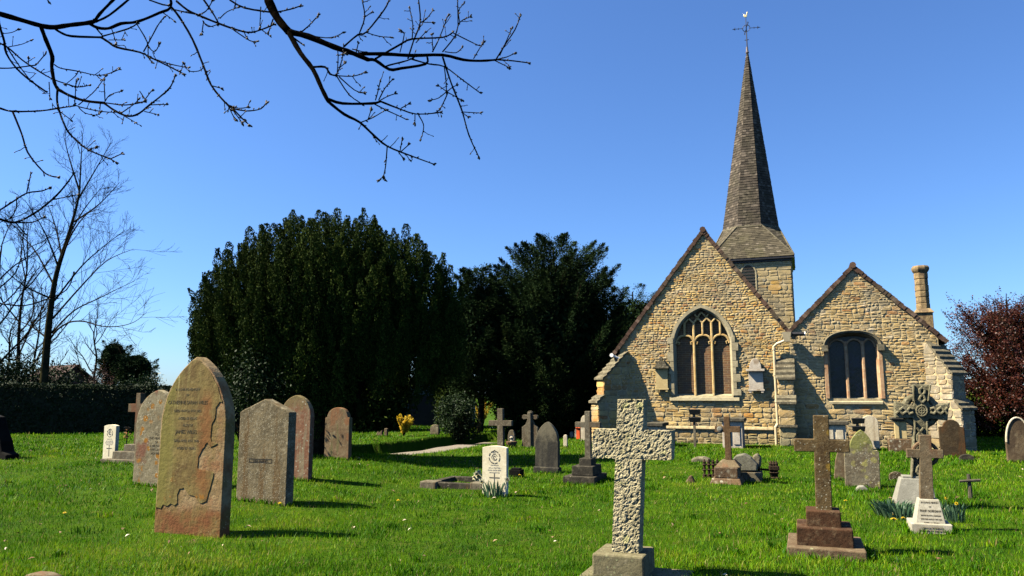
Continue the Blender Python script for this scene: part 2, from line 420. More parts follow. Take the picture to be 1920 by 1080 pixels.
def spansA(z):
    a = wl if z < eaveL[1] + (wl - eaveL[0]) * sL else apex[0] - (apex[1] - z) / sL
    b = xv if z < zvv else apex[0] + (apex[1] - z) / sR
    if wz0 - .16 < z < wzs: return minus((a, b), wcx, wa + SUR)
    if wzs <= z < wzt + SUR: return minus((a, b), wcx, halfA(min(z - wzs, wzt - wzs)) + SUR * (1 if z < wzt else .4))
    return [(a, b)]
def spansB(z):
    a = xv if z < zvv else apex2[0] - (apex2[1] - z) / s2L
    b = wr if z < eaveR[1] + (eaveR[0] - wr) * s2R else apex2[0] + (apex2[1] - z) / s2R
    if vz0 - .14 < z < vzs: return minus((a, b), vcx, va + .13)
    if vzs <= z < vzt + .1: return minus((a, b), vcx, max(halfV(z - vzs), va * .3) + .13)
    return [(a, b)]
rngc = random.Random(11)
zc = (wz0 + wzs) / 2
gw = MB()
rubble(gw, spansA, -.15, wz0 - .16, rngc, h=(.10, .16), w=(.16, .40), p=(.002, .016), gap=.010)
rubble(gw, spansA, wz0 - .16, apex[1] - .1, rngc, h=(.05, .105), w=(.08, .27), p=(.000, .011), warp=.09, gap=.006)
polyA = [(wl, -.3), (xv, -.3), (xv, zvv), apex, (wl, eaveL[1] + (wl - eaveL[0]) * sL)]
holeA = [(x, z) for x, z in reversed(outA)]
backing(gw, polyA, holeA, .003, 1)
o = gw.build('chancel_wall', [M['rubble'], M['mortar']], church, fix=False); o['label'] = 'golden rubble stone gable wall'
gw = MB()
rubble(gw, spansB, -.15, vz0 - .14, rngc, h=(.10, .18), w=(.16, .48), p=(.002, .016), gap=.010)
rubble(gw, spansB, vz0 - .14, apex2[1] - .1, rngc, h=(.05, .125), w=(.09, .33), p=(.000, .012), warp=.10, gap=.006)
polyB = [(xv, -.3), (wr, -.3), (wr, eaveR[1] + (eaveR[0] - wr) * s2R), apex2, (xv, zvv)]
backing(gw, polyB, [(x, z) for x, z in reversed(outV)], .003, 1)
o = gw.build('aisle_wall', [M['rubble_grey'], M['mortar']], church, fix=False); o['label'] = 'greyer rubble stone gable wall'
# side walls and the body behind
LEN = 9.0
bw = MB()
zl = eaveL[1] - .1; zr = eaveR[1] - .1
bw.box(wl + .02, wl + .5, .02, LEN, -.3, zl); bw.box(wr - .5, wr - .02, .02, LEN, -.3, zr); bw.box(wl + .5, wr - .5, LEN - .4, LEN, -.3, zvv)
bw.build('side_wall', M['mortar'], church)
pl = MB(); zp = CH(1380, 800)[1]                      # plinth course
pl.box(wl - .02, xv - .55, -.06, .02, zp - .09, zp, top=(wl - .02, xv - .55, -.03, .02))
pl.build('plinth', M['mortar'], church, bevel=.02)

# --- roofs
def lerp(a, b, t): return tuple(a[i] + (b[i] - a[i]) * t for i in range(3))
def shingle_face(mb, Aq, Bq, Cq, Dq, gauge, wid, rng, lift=.022, mi=0):   # A-B eave, D-C top
    Aq, Bq, Cq, Dq = map(Vector, (Aq, Bq, Cq, Dq)); L = max((Dq - Aq).length, (Cq - Bq).length)
    ncol = (Bq - Aq).cross(Dq - Aq); ncol = ncol if ncol.length > 1e-6 else (Cq - Dq).cross(Dq - Aq) * -1
    if (Bq - Aq).length < 1e-4: ncol = (Cq - Aq).cross(Dq - Aq)
    nn = ncol.normalized(); k = max(1, int(L / gauge))
    for i in range(k):
        t0, t1 = i / k, (i + 1.12) / k; t1 = min(t1, 1)
        l0, r0, l1, r1 = Aq.lerp(Dq, t0), Bq.lerp(Cq, t0), Aq.lerp(Dq, t1), Bq.lerp(Cq, t1)
        W = max((r0 - l0).length, (r1 - l1).length)
        if W < .02: continue
        m = max(1, round(W / wid)); off = rng.random() / m if m > 1 else 0
        cuts = [0] + [min(.99, max(.01, (j + (off * m if j else 0) * .6 + rng.uniform(-.2, .2)) / m)) for j in range(1, m)] + [1]
        cuts.sort()
        for c0, c1 in zip(cuts[:-1], cuts[1:]):
            j0 = rng.uniform(-.12, .12) / k; u = rng.uniform(.6, 1.3) * lift
            p0, p1 = l0.lerp(r0, c0), l0.lerp(r0, c1); q0, q1 = l1.lerp(r1, c0), l1.lerp(r1, c1)
            d = (q0 - p0) * j0 * 2 if (q0 - p0).length > 0 else Vector()
            p0 = p0 + d + nn * u; p1 = p1 + d + nn * u * rng.uniform(.8, 1.2); q0 = q0 + nn * .003; q1 = q1 + nn * .003
            mb.add([p0, p1, q1, q0, p0 - nn * u, p1 - nn * u], [(0, 1, 2, 3), (4, 5, 1, 0)], mi, rng.random())
def gable_roof(name, ap, el, er, y0, y1, th=.07, over=.12):
    rt = bpy.data.objects.new(name, None)
    mb = MB(); a = Vector((ap[0], 0, ap[1] + .02)); l = Vector((el[0], 0, el[1])); r = Vector((er[0], 0, er[1]))
    def up(p, h): return (p.x, p.z + h)
    mb.prism([up(l, -.02), up(a, -.02), up(r, -.02), up(r, th), up(a, th), up(l, th)], y0, y1, 0)
    rngt = random.Random(5); b = Vector((0, 0, th + .012))
    for e, sgn in ((l, 1), (r, -1)):
        p, q = e + b, a + b
        A0, B0 = Vector((p.x, y0, p.z)), Vector((p.x, y1, p.z)); D0, C0 = Vector((q.x, y0, q.z)), Vector((q.x, y1, q.z))
        if sgn > 0: A0, B0, C0, D0 = B0, A0, D0, C0
        shingle_face(mb, A0, B0, C0, D0, .12, .2, rngt, .018, 0)
    me = mb.build(name, [M['tile']], church)
    # verge: bedded tile ends down each slope
    vb = MB()
    for e in (l, r):
        n = int((a - e).length / .105); d = (a - e) / n; nr_ = Vector((-d.z, 0, d.x)).normalized() * (1 if d.x > 0 else -1)
        for i in range(n):
            p = e + d * i; q = p + d * 1.03; j = rngt.uniform(-.012, .012); t0 = -.03 + rngt.uniform(-.02, .012); t1 = th + .02 + j
            yy = y0 - .025 + rngt.uniform(-.016, .016)
            c = [p + nr_ * t0, q + nr_ * t0, q + nr_ * (t1 - .012), p + nr_ * t1]
            vb.prism([(v.x, v.z) for v in (c if d.x > 0 else c[::-1])], yy, y0 + .03)
    vb.build('verge', M['tile'], me)
    rd = MB(); yy = y0 - .05
    while yy < y1 - .05:
        rd.tube([(a.x, yy, a.z + th + .0), (a.x, yy + .36, a.z + th + .0)], [.095, .085], 8); yy += .345
    rd.build('ridge', M['tile'], me)
    return me
gable_roof('chancel_roof', apex, eaveL, valley, -.03, LEN)
gable_roof('aisle_roof', apex2, valley, eaveR, -.031, LEN)

# --- dressed windows
def surround(name, pts, nr, mat, prof, parent, hood=None):
    mb = MB(); mb.ring(pts, nr, prof); return mb.build(name, mat, parent)
win = MB().ring(outA, nrA, [(SUR + .01, .02), (SUR, -.045), (.035, -.045), (-.005, .0), (-.005, .05), (-.03, .085), (-.03, .21)]).build('chancel_window', M['ashlar'], church)
sb = MB(); sb.box(wcx - wa - .2, wcx + wa + .2, -.075, .22, wz0 - .15, wz0 - .05, top=(wcx - wa - .2, wcx + wa + .2, -.05, .22)); sb.box(wcx - wa, wcx + wa, -.05, .22, wz0 - .05, wz0 - .045, top=(wcx - wa, wcx + wa, .14, .22))
sb.add([(wcx - wa - .03, -.05, wz0 - .049), (wcx + wa + .03, -.05, wz0 - .049), (wcx + wa + .03, .16, wz0 + .05), (wcx - wa - .03, .16, wz0 + .05)], [(0, 1, 2, 3)])
sb.build('sill', M['ashlar'], win)
qb = MB()                                              # long and short quoins up both jambs
z = wz0; k = 0
while z < wzs + .25:
    hq = R.uniform(.2, .32)
    for sg in (-1, 1):
        w_ = SUR + (R.uniform(.06, .14) if (k + (sg > 0)) % 2 else R.uniform(.0, .03))
        xa, xb = sorted((wcx + sg * (wa + .04), wcx + sg * (wa + w_)))
        qb.box(xa, xb, -.05 - R.uniform(0, .006), .02, z + .006, z + hq - .006)
    z += hq; k += 1
qb.build('quoins', M['ashlar'], win, bevel=.006)
tr = MB(); y0, y1 = .05, .15
def cz(px, py): return CH(px, py, .05)
mx = [cz(1303.3, 700)[0], cz(1337.3, 700)[0]]; jl, jr = wcx - wa + .03, wcx + wa - .03
zsp = cz(1320, 644)[1]; zcr = cz(1320, 628)[1]; zy = cz(1320, 605)[1]
for x in mx: tr.bar([(x, wz0 - .05), (x, zsp - .02), (x, zy)], .085, y0, y1)
edges = [jl, mx[0], mx[1], jr]; mids = []
for a0, b0 in zip(edges[:-1], edges[1:]):
    m = (a0 + b0) / 2; mids.append(m); hw = (b0 - a0) / 2
    hf = arch(hw, zcr - zsp)
    pth = [(m - hf((zcr - zsp) * t), zsp + (zcr - zsp) * t) for t in (0, .25, .5, .75, .92)] + [(m, zcr)]
    tr.bar(pth, .075, y0 + .003, y1); tr.bar([(2 * m - x, z) for x, z in pth], .075, y0 + .004, y1)
    for sg in (-1, 1):                                 # cusps
        c = (m + sg * hw * .62, zsp + (zcr - zsp) * .18); tr.bar([(m + sg * hw * .93, zsp + (zcr - zsp) * .3), c, (c[0] + sg * .02, c[1] - .07)], .035, y0 + .02, y1)
tops = []
for i, m in enumerate(mids):
    zz = min(zy, wzs + [.62, 1, .62][i] * (wzt - wzs)); tr.bar([(m, zcr), (m, zz)], .07, y0 + .002, y1); tops.append((m, zz))
nodes = [tops[0], (mx[0], zy), tops[1], (mx[1], zy), tops[2]]
for (xa, za), (xb, zb) in zip(nodes[:-1], nodes[1:]):
    xm = (xa + xb) / 2; zt = max(za, zb) + .14
    zt = min(zt, wzs + (wzt - wzs) * .97)
    tr.bar([(xa, za), (xm, zt)], .055, y0 + .005, y1); tr.bar([(xm, zt), (xb, zb)], .055, y0 + .006, y1)
for (xa, za), (xb, zb) in ((nodes[1], (wcx, wzt - .1)), (nodes[3], (wcx, wzt - .1)), (nodes[2], (wcx - .22, wzt - .16)), (nodes[2], (wcx + .22, wzt - .16))):
    tr.bar([(xa, za), (xb, zb)], .05, y0 + .012, y1)
o = tr.build('tracery', M['ashlar_gold'], win, bevel=0)
n = NT('brick_infill'); bk = n.new('ShaderNodeTexBrick'); n.l.new(n.map((1, 1, 1), n.coord(False)), bk.inputs['Vector'])
mp = n.new('ShaderNodeMapping'); mp.inputs['Rotation'].default_value = (-math.pi / 2, 0, 0); n.l.new(n.coord(False), mp.inputs[0]); n.l.new(mp.outputs[0], bk.inputs['Vector'])
bk.inputs['Color1'].default_value = (.19, .09, .035, 1); bk.inputs['Color2'].default_value = (.13, .07, .03, 1); bk.inputs['Mortar'].default_value = (.25, .18, .09, 1)
bk.inputs['Scale'].default_value = 1; bk.inputs['Brick Width'].default_value = .23; bk.inputs['Row Height'].default_value = .07; bk.inputs['Mortar Size'].default_value = .008
n.bump(n.math('SUBTRACT', 1.0, bk.outputs['Fac']), .6, .01)
M['brick_infill'] = n.done(n.mix(n.step(n.noise(5, 4), .35, .7), bk.outputs['Color'], n.mix(.5, bk.outputs['Color'], (.06, .05, .045))), .9)
ib = MB(); backing(ib, [(x, z) for x, z in outA], None, .165, 0)
ib.build('infill', M['brick_infill'], win)
n = NT('leaded_glass'); n.b.inputs['Specular IOR Level'].default_value = .3
lx = n.math('ABSOLUTE', n.math('SUBTRACT', n.math('FRACT', n.math('MULTIPLY', n.math('ADD', sep(n, 0), sep(n, 2)), 8.0)), .5))
lz = n.math('ABSOLUTE', n.math('SUBTRACT', n.math('FRACT', n.math('MULTIPLY', n.math('SUBTRACT', sep(n, 0), sep(n, 2)), 8.0)), .5))
ld = n.step(n.math('MAXIMUM', lx, lz), .44, .46)
gcol = n.ramp(n.noise(6, 2, .5), [(.3, (.006, .008, .010)), (.5, (.010, .015, .018)), (.65, (.014, .016, .035)), (.8, (.014, .025, .022))])
n.bump(n.math('ADD', n.noise(9, 2), n.math('MULTIPLY', ld, 2.0)), .5, .01)
M['glass'] = n.done(n.mix(ld, gcol, (.04, .045, .045)), n.mix(ld, (.22, .22, .22), (.6, .6, .6)))
win2 = MB().ring(outV, nrV, [(.13, .02), (.12, -.04), (.03, -.04), (0, .0), (0, .10), (-.03, .14), (-.03, .32)]).build('aisle_window', M['ashlar_pink'], church)
hb = MB()
hp = [(p, q) for p, q in zip(outV, nrV) if p[1] >= vzs - .01]
hb.ring([p for p, q in hp], [q for p, q in hp], [(.03, -.04), (.04, -.13), (.10, -.16), (.13, -.04)])
for sg in (-1, 1): hb.box(vcx + sg * (va + .09) - .09, vcx + sg * (va + .09) + .09, -.17, -.03, vzs - .16, vzs + .02)
hb.build('hood_mould', M['slab_lichen'], win2)
sb = MB(); sb.add([(vcx - va - .05, -.06, vz0 - .1), (vcx + va + .05, -.06, vz0 - .1), (vcx + va + .05, .25, vz0 + .03), (vcx - va - .05, .25, vz0 + .03), (vcx - va - .05, -.06, vz0 - .16), (vcx + va + .05, -.06, vz0 - .16)], [(0, 1, 2, 3), (4, 5, 1, 0)])
sb.build('sill', M['ashlar'], win2)
tr = MB(); mv = [CH(1589, 700, .12)[0], CH(1621, 700, .12)[0]]; edges = [vcx - va + .03] + mv + [vcx + va - .03]
zsp = vzs - .02
for x in mv: tr.bar([(x, vz0 - .05), (x, zsp + .16)], .10, .10, .24)
for a0, b0 in zip(edges[:-1], edges[1:]):
    m = (a0 + b0) / 2; hf = arch((b0 - a0) / 2, .24)
    pth = [(m - hf(.24 * t), zsp - .02 + .24 * t) for t in (0, .3, .6, .85)] + [(m, zsp + .22)]
    tr.bar(pth, .06, .105, .24); tr.bar([(2 * m - x, z) for x, z in pth], .06, .106, .24)
tr.build('tracery', M['ashlar_pink'], win2)
gb = MB(); backing(gb, [(x, z) for x, z in outV], None, .25, 0); gb.build('pane', M['glass'], win2)

M['buttress_pale'] = rubblemat('pale_buttress_stone', [(0.0, (.16, .15, .14)), (0.3, (.20, .19, .19)), (0.6, (.17, .15, .13)), (0.8, (.23, .215, .21)), (0.92, (.27, .18, .08)), (1.0, (.20, .15, .11))], bump=.4)
# --- buttresses
def buttress(loc, rz, w, prof, mat, capmat, plinth=None):
    """prof: list of (z, depth) from the ground up; the buttress points to local -y"""
    M4 = Matrix.Translation((loc[0], loc[1], 0)) @ Matrix.Rotation(rz, 4, 'Z')
    mb = MB(); rg = random.Random(int(loc[0] * 100) + 3)
    core = [(-.0, prof[0][0])]
    ins = .03
    pts = [(z, max(d - ins, .01)) for z, d in prof]
    vs = []
    for z, d in pts: vs += [M4 @ Vector((-w / 2 + ins, -d, z)), M4 @ Vector((w / 2 - ins, -d, z)), M4 @ Vector((w / 2 - ins, .3, z)), M4 @ Vector((-w / 2 + ins, .3, z))]
    fs = []
    for i in range(len(pts) - 1):
        for k in range(4): fs.append((i * 4 + k, i * 4 + (k + 1) % 4, i * 4 + 4 + (k + 1) % 4, i * 4 + 4 + k))
    fs.append(tuple((len(pts) - 1) * 4 + k for k in range(4)))
    mb.add(vs, fs, 1)
    for (z0, d0), (z1, d1) in zip(prof[:-1], prof[1:]):
        if z1 - z0 > .02 and abs(d1 - d0) < .02:      # upright stage: end face and both sides
            E4 = M4 @ Matrix.Translation((0, -d0 + .02, 0))
            rubble(mb, lambda z: [(-w / 2, w / 2)], z0, z1, rg, E4, h=(.16, .3), w=(.2, .4), p=(.001, .007), warp=.014, split=.15, gap=.006)
        for sg in (-1, 1):
            S4 = M4 @ Matrix.Translation((sg * (w / 2 - .02), 0, 0)) @ Matrix.Rotation(sg * math.pi / 2, 4, 'Z')
            def sp(z, z0=z0, z1=z1, d0=d0, d1=d1, sg=sg):
                d = d0 + (d1 - d0) * (z - z0) / max(z1 - z0, 1e-4) - .01
                return [(-d, .25)] if sg > 0 else [(-.25, d)]
            if z1 - z0 > .05: rubble(mb, sp, z0, z1, rg, S4, h=(.14, .28), w=(.18, .45), p=(.001, .007), warp=.02, split=.3, gap=.006)
    b = mb.build('buttress', [mat, M['mortar']], church, fix=False)
    for (z0, d0), (z1, d1) in zip(prof[:-1], prof[1:]):
        cb = MB()
        if d0 - d1 > .03:                              # weathering slabs on each set-off
            n_ = max(1, round(math.hypot(z1 - z0, d0 - d1) / .2))
            for i in range(n_):
                a0, a1 = i / n_, (i + 1) / n_
                za, da, zb, db = z0 + (z1 - z0) * a0, d0 + (d1 - d0) * a0, z0 + (z1 - z0) * a1, d0 + (d1 - d0) * a1
                th = .05; ov = .035
                q = [(-w / 2 - ov, -da - .045, za - .01), (w / 2 + ov, -da - .045, za - .01), (w / 2 + ov, -db + .02, zb + .0), (-w / 2 - ov, -db + .02, zb + .0)]
                tp = [(x, y, z + th + .012) for x, y, z in q[:2]] + [(x, y, z + th * .7) for x, y, z in q[2:]]
                cb.add([M4 @ Vector(v) for v in q + tp], [(3, 2, 1, 0), (4, 5, 6, 7), (0, 1, 5, 4), (1, 2, 6, 5), (2, 3, 7, 6), (3, 0, 4, 7)])
        if cb.v: cb.build('weathering', capmat, b)
    return b
def Z(py, px=1475, dy=0): return CH(px, py, dy)[1]
bx = (CH(1458, 740, -.5)[0] + CH(1490, 740, -.5)[0]) / 2; bwid = CH(1490, 740, -.5)[0] - CH(1458, 740, -.5)[0]
buttress((bx, 0), 0, bwid, [(-.2, .70), (Z(800, 1475, -.6), .70), (Z(799, 1475, -.6), .62), (Z(757, 1475, -.6), .62), (Z(743, 1475, -.4), .38), (Z(711, 1475, -.4), .38), (Z(672, 1475, -.2), .02)], M['rubble_grey'], M['slab_lichen'])
buttress((wl + .12, .1), -math.pi / 4, .47, [(-.2, 1.16), (Z(755, 1115, -.8), 1.16), (Z(742, 1130, -.7), .94), (Z(711, 1130, -.7), .94), (Z(660, 1172, -.2), .02)], M['rubble'], M['slab_lichen'])
buttress((wr - .1, .08), math.pi / 4, .55, [(-.2, .86), (Z(768, 1800, -.6), .86), (Z(750, 1795, -.5), .66), (Z(702, 1790, -.5), .66), (Z(642, 1760, -.1), .0)], M['buttress_pale'], M['slab_lichen'])

# --- gutters, hopper and downpipe
gu = MB()
hx0, hz0 = CH(1466, 623, -.3); hx1, hz1 = CH(1484, 633, -.3)
gu.box(hx0 + .05, hx1 - .05, -.38, -.14, hz1 - .12, hz0, top=(hx0, hx1, -.42, -.12))
dx, _ = CH(1453.5, 700, -.12)
pipe = [((hx0 + hx1) / 2, -.25, hz1 - .1), ((hx0 + hx1) / 2 - .03, -.22, Z(638, 1470, -.2)), (dx + .1, -.14, Z(645, 1455)), (dx, -.13, Z(650, 1455)), (dx, -.13, Z(794, 1455)), (dx - .06, -.17, Z(800, 1455)), (dx - .06, -.17, -.1)]
gu.tube(pipe, .042, 10)
for py in (652, 700, 750, 796): gu.tube([(dx, -.13, Z(py, 1455)), (dx, -.13, Z(py, 1455) - .07)], .055, 10)
o = gu.build('downpipe', M['cream_paint'], church); o['label'] = 'cream painted downpipe and hopper'
gb = MB(); ex, ez = CH(1484, 624, -.2); ex2, _ = CH(1508, 624, -.2)
gb.tube([(ex, -.3, ez - .05), (ex2, -.3, ez - .05)], .06, 8)
gx, gzz = CH(1146, 664, -.3); gb.tube([(eaveL[0] - .03, -.3, eaveL[1] - .05), (eaveL[0] - .03, LEN, eaveL[1] - .05)], .06, 8)
gb.build('gutter', M['iron'], church)
ge = MB(); ge.tube([(ex2, -.3, ez - .05), (ex2 + .03, -.3, ez - .05)], .064, 8); ge.tube([(eaveL[0] - .03, -.34, eaveL[1] - .05), (eaveL[0] - .03, -.3, eaveL[1] - .05)], .066, 8)
ge.tube([(eaveL[0] - .03, -.3, eaveL[1] - .06), (eaveL[0] + .3, -.1, eaveL[1] - .2)], .035, 8)
ge.build('gutter_end', M['white_paint'], church)

# --- tower
DT = 10.0
tR = CH(1487, 560, DT)[0]; eR, eZ = CH(1492, 478, DT - .12)
sp_c = CH(1403.5, 421, DT)
tL = 2 * sp_c[0] - tR + .02; tw = tR - tL
zt = eZ - .12
tb = MB(); rg = random.Random(21)
bxl, bzt = CH(1402.5, 498, DT); bhw = .27; bz0 = CH(1402, 545, DT)[1]
def spansT(z):
    if bz0 < z < bzt - .2: return minus((tL, tR), bxl, bhw + .08)
    if bzt - .2 <= z < bzt + .1: return minus((tL, tR), bxl, max(.12, bhw + .08 - (z - bzt + .2) * .9))
    return [(tL, tR)]
TM = Matrix.Translation((0, DT, 0))
rubble(tb, spansT, Z(640, 1480, DT), zt, rg, TM, h=(.14, .27), w=(.2, .55), p=(.004, .016), warp=.05, split=.2, gap=.012)
S4 = Matrix.Translation((tR, DT, 0)) @ Matrix.Rotation(math.pi / 2, 4, 'Z')
rubble(tb, lambda z: [(0, tw)], Z(640, 1480, DT), zt, rg, S4, h=(.17, .3), w=(.25, .6), p=(.008, .022), warp=.03, split=.1)
tb.box(tL + .02, tR - .02, DT + .006, DT + tw - .02, -.3, zt, 1)
tower = tb.build('tower', [M['tower_stone'], M['mortar']], church, fix=False)
bpts, bnr = outline_of(bxl, bhw, bz0, bzt - .34, bzt, arch(bhw, .34), 8)
bpy_ = [(x, z) for x, z in bpts]
bwin = MB().ring(bpts, bnr, [(.08, DT + .02), (.07, DT - .03), (.02, DT - .03), (0, DT), (0, DT + .0)]).build('belfry_window', M['ashlar'], tower)
lb = MB(); backing(lb, bpy_, None, DT + .008, 0)
z = bz0
while z < bzt - .1:
    hw = bhw if z < bzt - .34 else arch(bhw, .34)(z - bzt + .34)
    lb.add([(bxl - hw, DT - .035, z), (bxl + hw, DT - .035, z), (bxl + hw, DT - .012, z + .1), (bxl - hw, DT - .012, z + .1)], [(0, 1, 2, 3)]); z += .14
lb.build('louvre', plain('black_louvre', (.010, .009, .008), .3, 9), bwin)
# spire on its skirt roof
ov = .14; e0, e1 = tL - ov, tR + ov; f0, f1 = DT - ov, DT + tw + ov
oc = (sp_c[0], DT + tw / 2)
o_w = CH(1458, 429, DT + tw / 2)[0] - CH(1357, 433, DT + tw / 2)[0]
zo = CH(1403, 423, DT + tw / 2 - o_w / 2)[1]
ap_ = o_w / 2; cr = ap_ / math.cos(math.pi / 8)
octo = [Vector((oc[0] + cr * math.cos(math.pi / 8 + k * math.pi / 4), oc[1] + cr * math.sin(math.pi / 8 + k * math.pi / 4), zo)) for k in range(8)]
eav = [Vector((e1, f1, eZ)), Vector((e0, f1, eZ)), Vector((e0, f0, eZ)), Vector((e1, f0, eZ))]
rg = random.Random(31); sk = MB()
quads = []
for c in range(4):                                     # sides: octagon edges 2c..; corner c lies over octagon edge between vertices 2c and 2c+1
    a0, a1 = octo[2 * c], octo[(2 * c + 1) % 8]
    quads.append((eav[c], eav[c], a1, a0))
    quads.append((eav[c], eav[(c + 1) % 4], octo[(2 * c + 2) % 8], a1))
for q in quads:
    cen = (q[0] + q[1] + q[2] + q[3]) / 4; nn = (q[2] - q[0]).cross(q[3] - q[0])
    if nn.dot(cen - Vector((oc[0], oc[1], eZ - 3))) < 0: q = (q[1], q[0], q[3], q[2])
    sk.add([q[0], q[1], q[2], q[3]] if q[0] != q[1] else [q[0], q[2], q[3]], [(0, 1, 2, 3)] if q[0] != q[1] else [(0, 1, 2)], 0, .3)
    shingle_face(sk, *q, .115, .15, rg, .016, 0)
skirt = sk.build('spire_skirt', M['shingle_moss'], tower, fix=False)
hb = MB()
for c in range(4):
    for v in (octo[2 * c], octo[2 * c + 1]): hb.tube([eav[c] + Vector((0, 0, .03)), v + Vector((0, 0, .03))], .03, 5)
hb.build('hip', M['slab_lichen'], skirt)
fb = MB(); fb.box(e0, e1, f0, f1, eZ - .1, eZ - .012); fb.box(tL - .05, tR + .05, DT - .05, DT + tw + .05, eZ - .2, eZ - .1)
fb.build('eaves_board', M['iron'], skirt)
tipP = CH(1401, 90, DT + tw / 2); tip = Vector((tipP[0], oc[1], tipP[1]))
lw = .085; ztop = CH(1400.5, 100, DT + tw / 2)[1]; tt = (ztop - zo) / (tip.z - zo)
sb = MB(); rg = random.Random(41)
base_flare = [Vector((v.x + (v.x - oc[0]) * .02, v.y + (v.y - oc[1]) * .02, v.z - .0)) for v in octo]
for k in range(8):
    a, b = base_flare[k], base_flare[(k + 1) % 8]
    a1, b1 = a.lerp(tip, tt), b.lerp(tip, tt)
    sb.add([a, b, b1, a1], [(0, 1, 2, 3)], 0, .2)
    shingle_face(sb, a, b, b1, a1, .125, .13, rg, .02, 0)
spire = sb.build('spire', M['shingle'], tower, fix=False)
cb = MB(); ring = [v.lerp(tip, tt) for v in octo]; r1 = (ring[0] - Vector((oc[0] + (tip.x - oc[0]) * tt, oc[1], ring[0].z))).length
cx_ = oc[0] + (tip.x - oc[0]) * tt
cb.lathe([(r1 + .035, 0), (r1 + .05, .05), (r1 + .02, .08), (.045, tip.z - ztop + .05)], 8, (cx_, oc[1], ztop))
cb.build('cap', M['lead'], spire)
# flashing where spire meets skirt
fl = MB(); fl.lathe([(cr * 1.045, -.06), (cr * 1.035, .02), (cr * 1.0, .07)], 8, (oc[0], oc[1], zo), rot=.5)
fl.build('flashing', M['slab_lichen'], spire)
vz = lambda py: CH(1400, py, DT + tw / 2)[1]
wv = MB(); X, Y = tip.x, oc[1]
wv.tube([(X, Y, tip.z - .1), (X, Y, vz(34))], [.03, .016], 6)
zc_ = vz(53)
for r_, rr in ((.17, .016),):
    pts = [(X + r_ * math.cos(t * math.pi / 8), Y, zc_ + r_ * 1.0 * math.sin(t * math.pi / 8)) for t in range(17)]
    wv.tube(pts, rr, 5); pts = [(X, Y + r_ * math.cos(t * math.pi / 8), zc_ + r_ * math.sin(t * math.pi / 8)) for t in range(17)]; wv.tube(pts, rr, 5)
for ax in ((1, 0), (0, 1)):
    for sg in (-1, 1):
        d = Vector((ax[0], ax[1], 0)) * sg
        if ax == (1, 0): d = Vector((sg * .98, sg * .2, 0))
        else: d = Vector((-.2 * sg, .98 * sg, 0))
        wv.tube([Vector((X, Y, zc_)) + d * .15, Vector((X, Y, zc_)) + d * .58], .014, 5)
        e = Vector((X, Y, zc_)) + d * .53
        wv.tube([e - Vector((0, 0, .07)), e + Vector((0, 0, .07))], .015, 5); wv.tube([Vector((X, Y, zc_)) + d * .55, Vector((X, Y, zc_)) + d * .66], [.03, .005], 5)
        e = Vector((X, Y, zc_)) + d * .36; wv.tube([e - Vector((0, 0, .05)), e + Vector((0, 0, .05))], .012, 5)
for py in (75,): wv.tube([(X - .1, Y, vz(py)), (X + .1, Y, vz(py))], .018, 5)
wvo = wv.build('weathervane', M['iron'], tower)
ck = MB(); z0 = vz(34)
s_ = (vz(20) - vz(34)) / 14
ck.prism([(X + a * s_, z0 + b * s_) for a, b in [(-1.2, 1.6), (1.2, 1.6), (2.6, 4.5), (3.0, 8.5), (4.2, 9.4), (3.2, 10.2), (3.6, 12.4), (2.4, 11.2), (1.6, 10), (1.2, 7), (-.6, 5.4), (-1.4, 8), (-3.2, 8.2), (-4.2, 5.6), (-3, 3)]], Y - .03, Y + .03)
ck.build('cockerel', M['gold'], wvo, bevel=.01)

# --- chimney
DC = 2.0
cxm, czb = CH(1735.5, 615, DC); zk = lambda py, px=1732: CH(px, py, DC)[1]
wb = CH(1752, 600, DC)[0] - CH(1720, 600, DC)[0]
chb = MB(); ccy = DC + wb / 2
chb.box(cxm - wb / 2, cxm + wb / 2, DC, DC + wb, zk(650), zk(586))
chb.box(cxm - wb / 2 - .04, cxm + wb / 2 + .04, DC - .04, DC + wb + .04, zk(586), zk(578), top=(cxm - wb * .40, cxm + wb * .40, DC + wb * .1, DC + wb * .9))
rs = (CH(1742.5, 545, DC)[0] - CH(1716.5, 545, DC)[0]) / 2
z0, z1 = zk(579), zk(510); nst = 6
for i in range(nst):
    a, b = z0 + (z1 - z0) * i / nst, z0 + (z1 - z0) * (i + 1) / nst; j = R.uniform(-.006, .006)
    chb.lathe([(rs * 1.06 + j, a + .006), (rs * 1.06 + j, b - .006)], 8, (cxm + .01, ccy, 0), rot=.5)
rt = (CH(1746, 502, DC)[0] - CH(1712, 502, DC)[0]) / 2
chb.lathe([(rs * 1.05, z1), (rt * .98, zk(506)), (rt * 1.05, zk(503)), (rt * 1.05, zk(500)), (rt * .9, zk(496.5)), (rt * .6, zk(496.5))], 8, (cxm + .01, ccy, 0), rot=.5)
M['chimney_stone'] = stone('chimney_stone', (.30, .22, .13), (.15, .11, .07), (.42, .33, .2), k=.80, stain=((.14, .10, .07), 3.5, .52, .66), lichen=[((.5, .46, .36), 20, .2, .5)], bump=.6)
chb.build('chimney', M['chimney_stone'], church, bevel=.012)

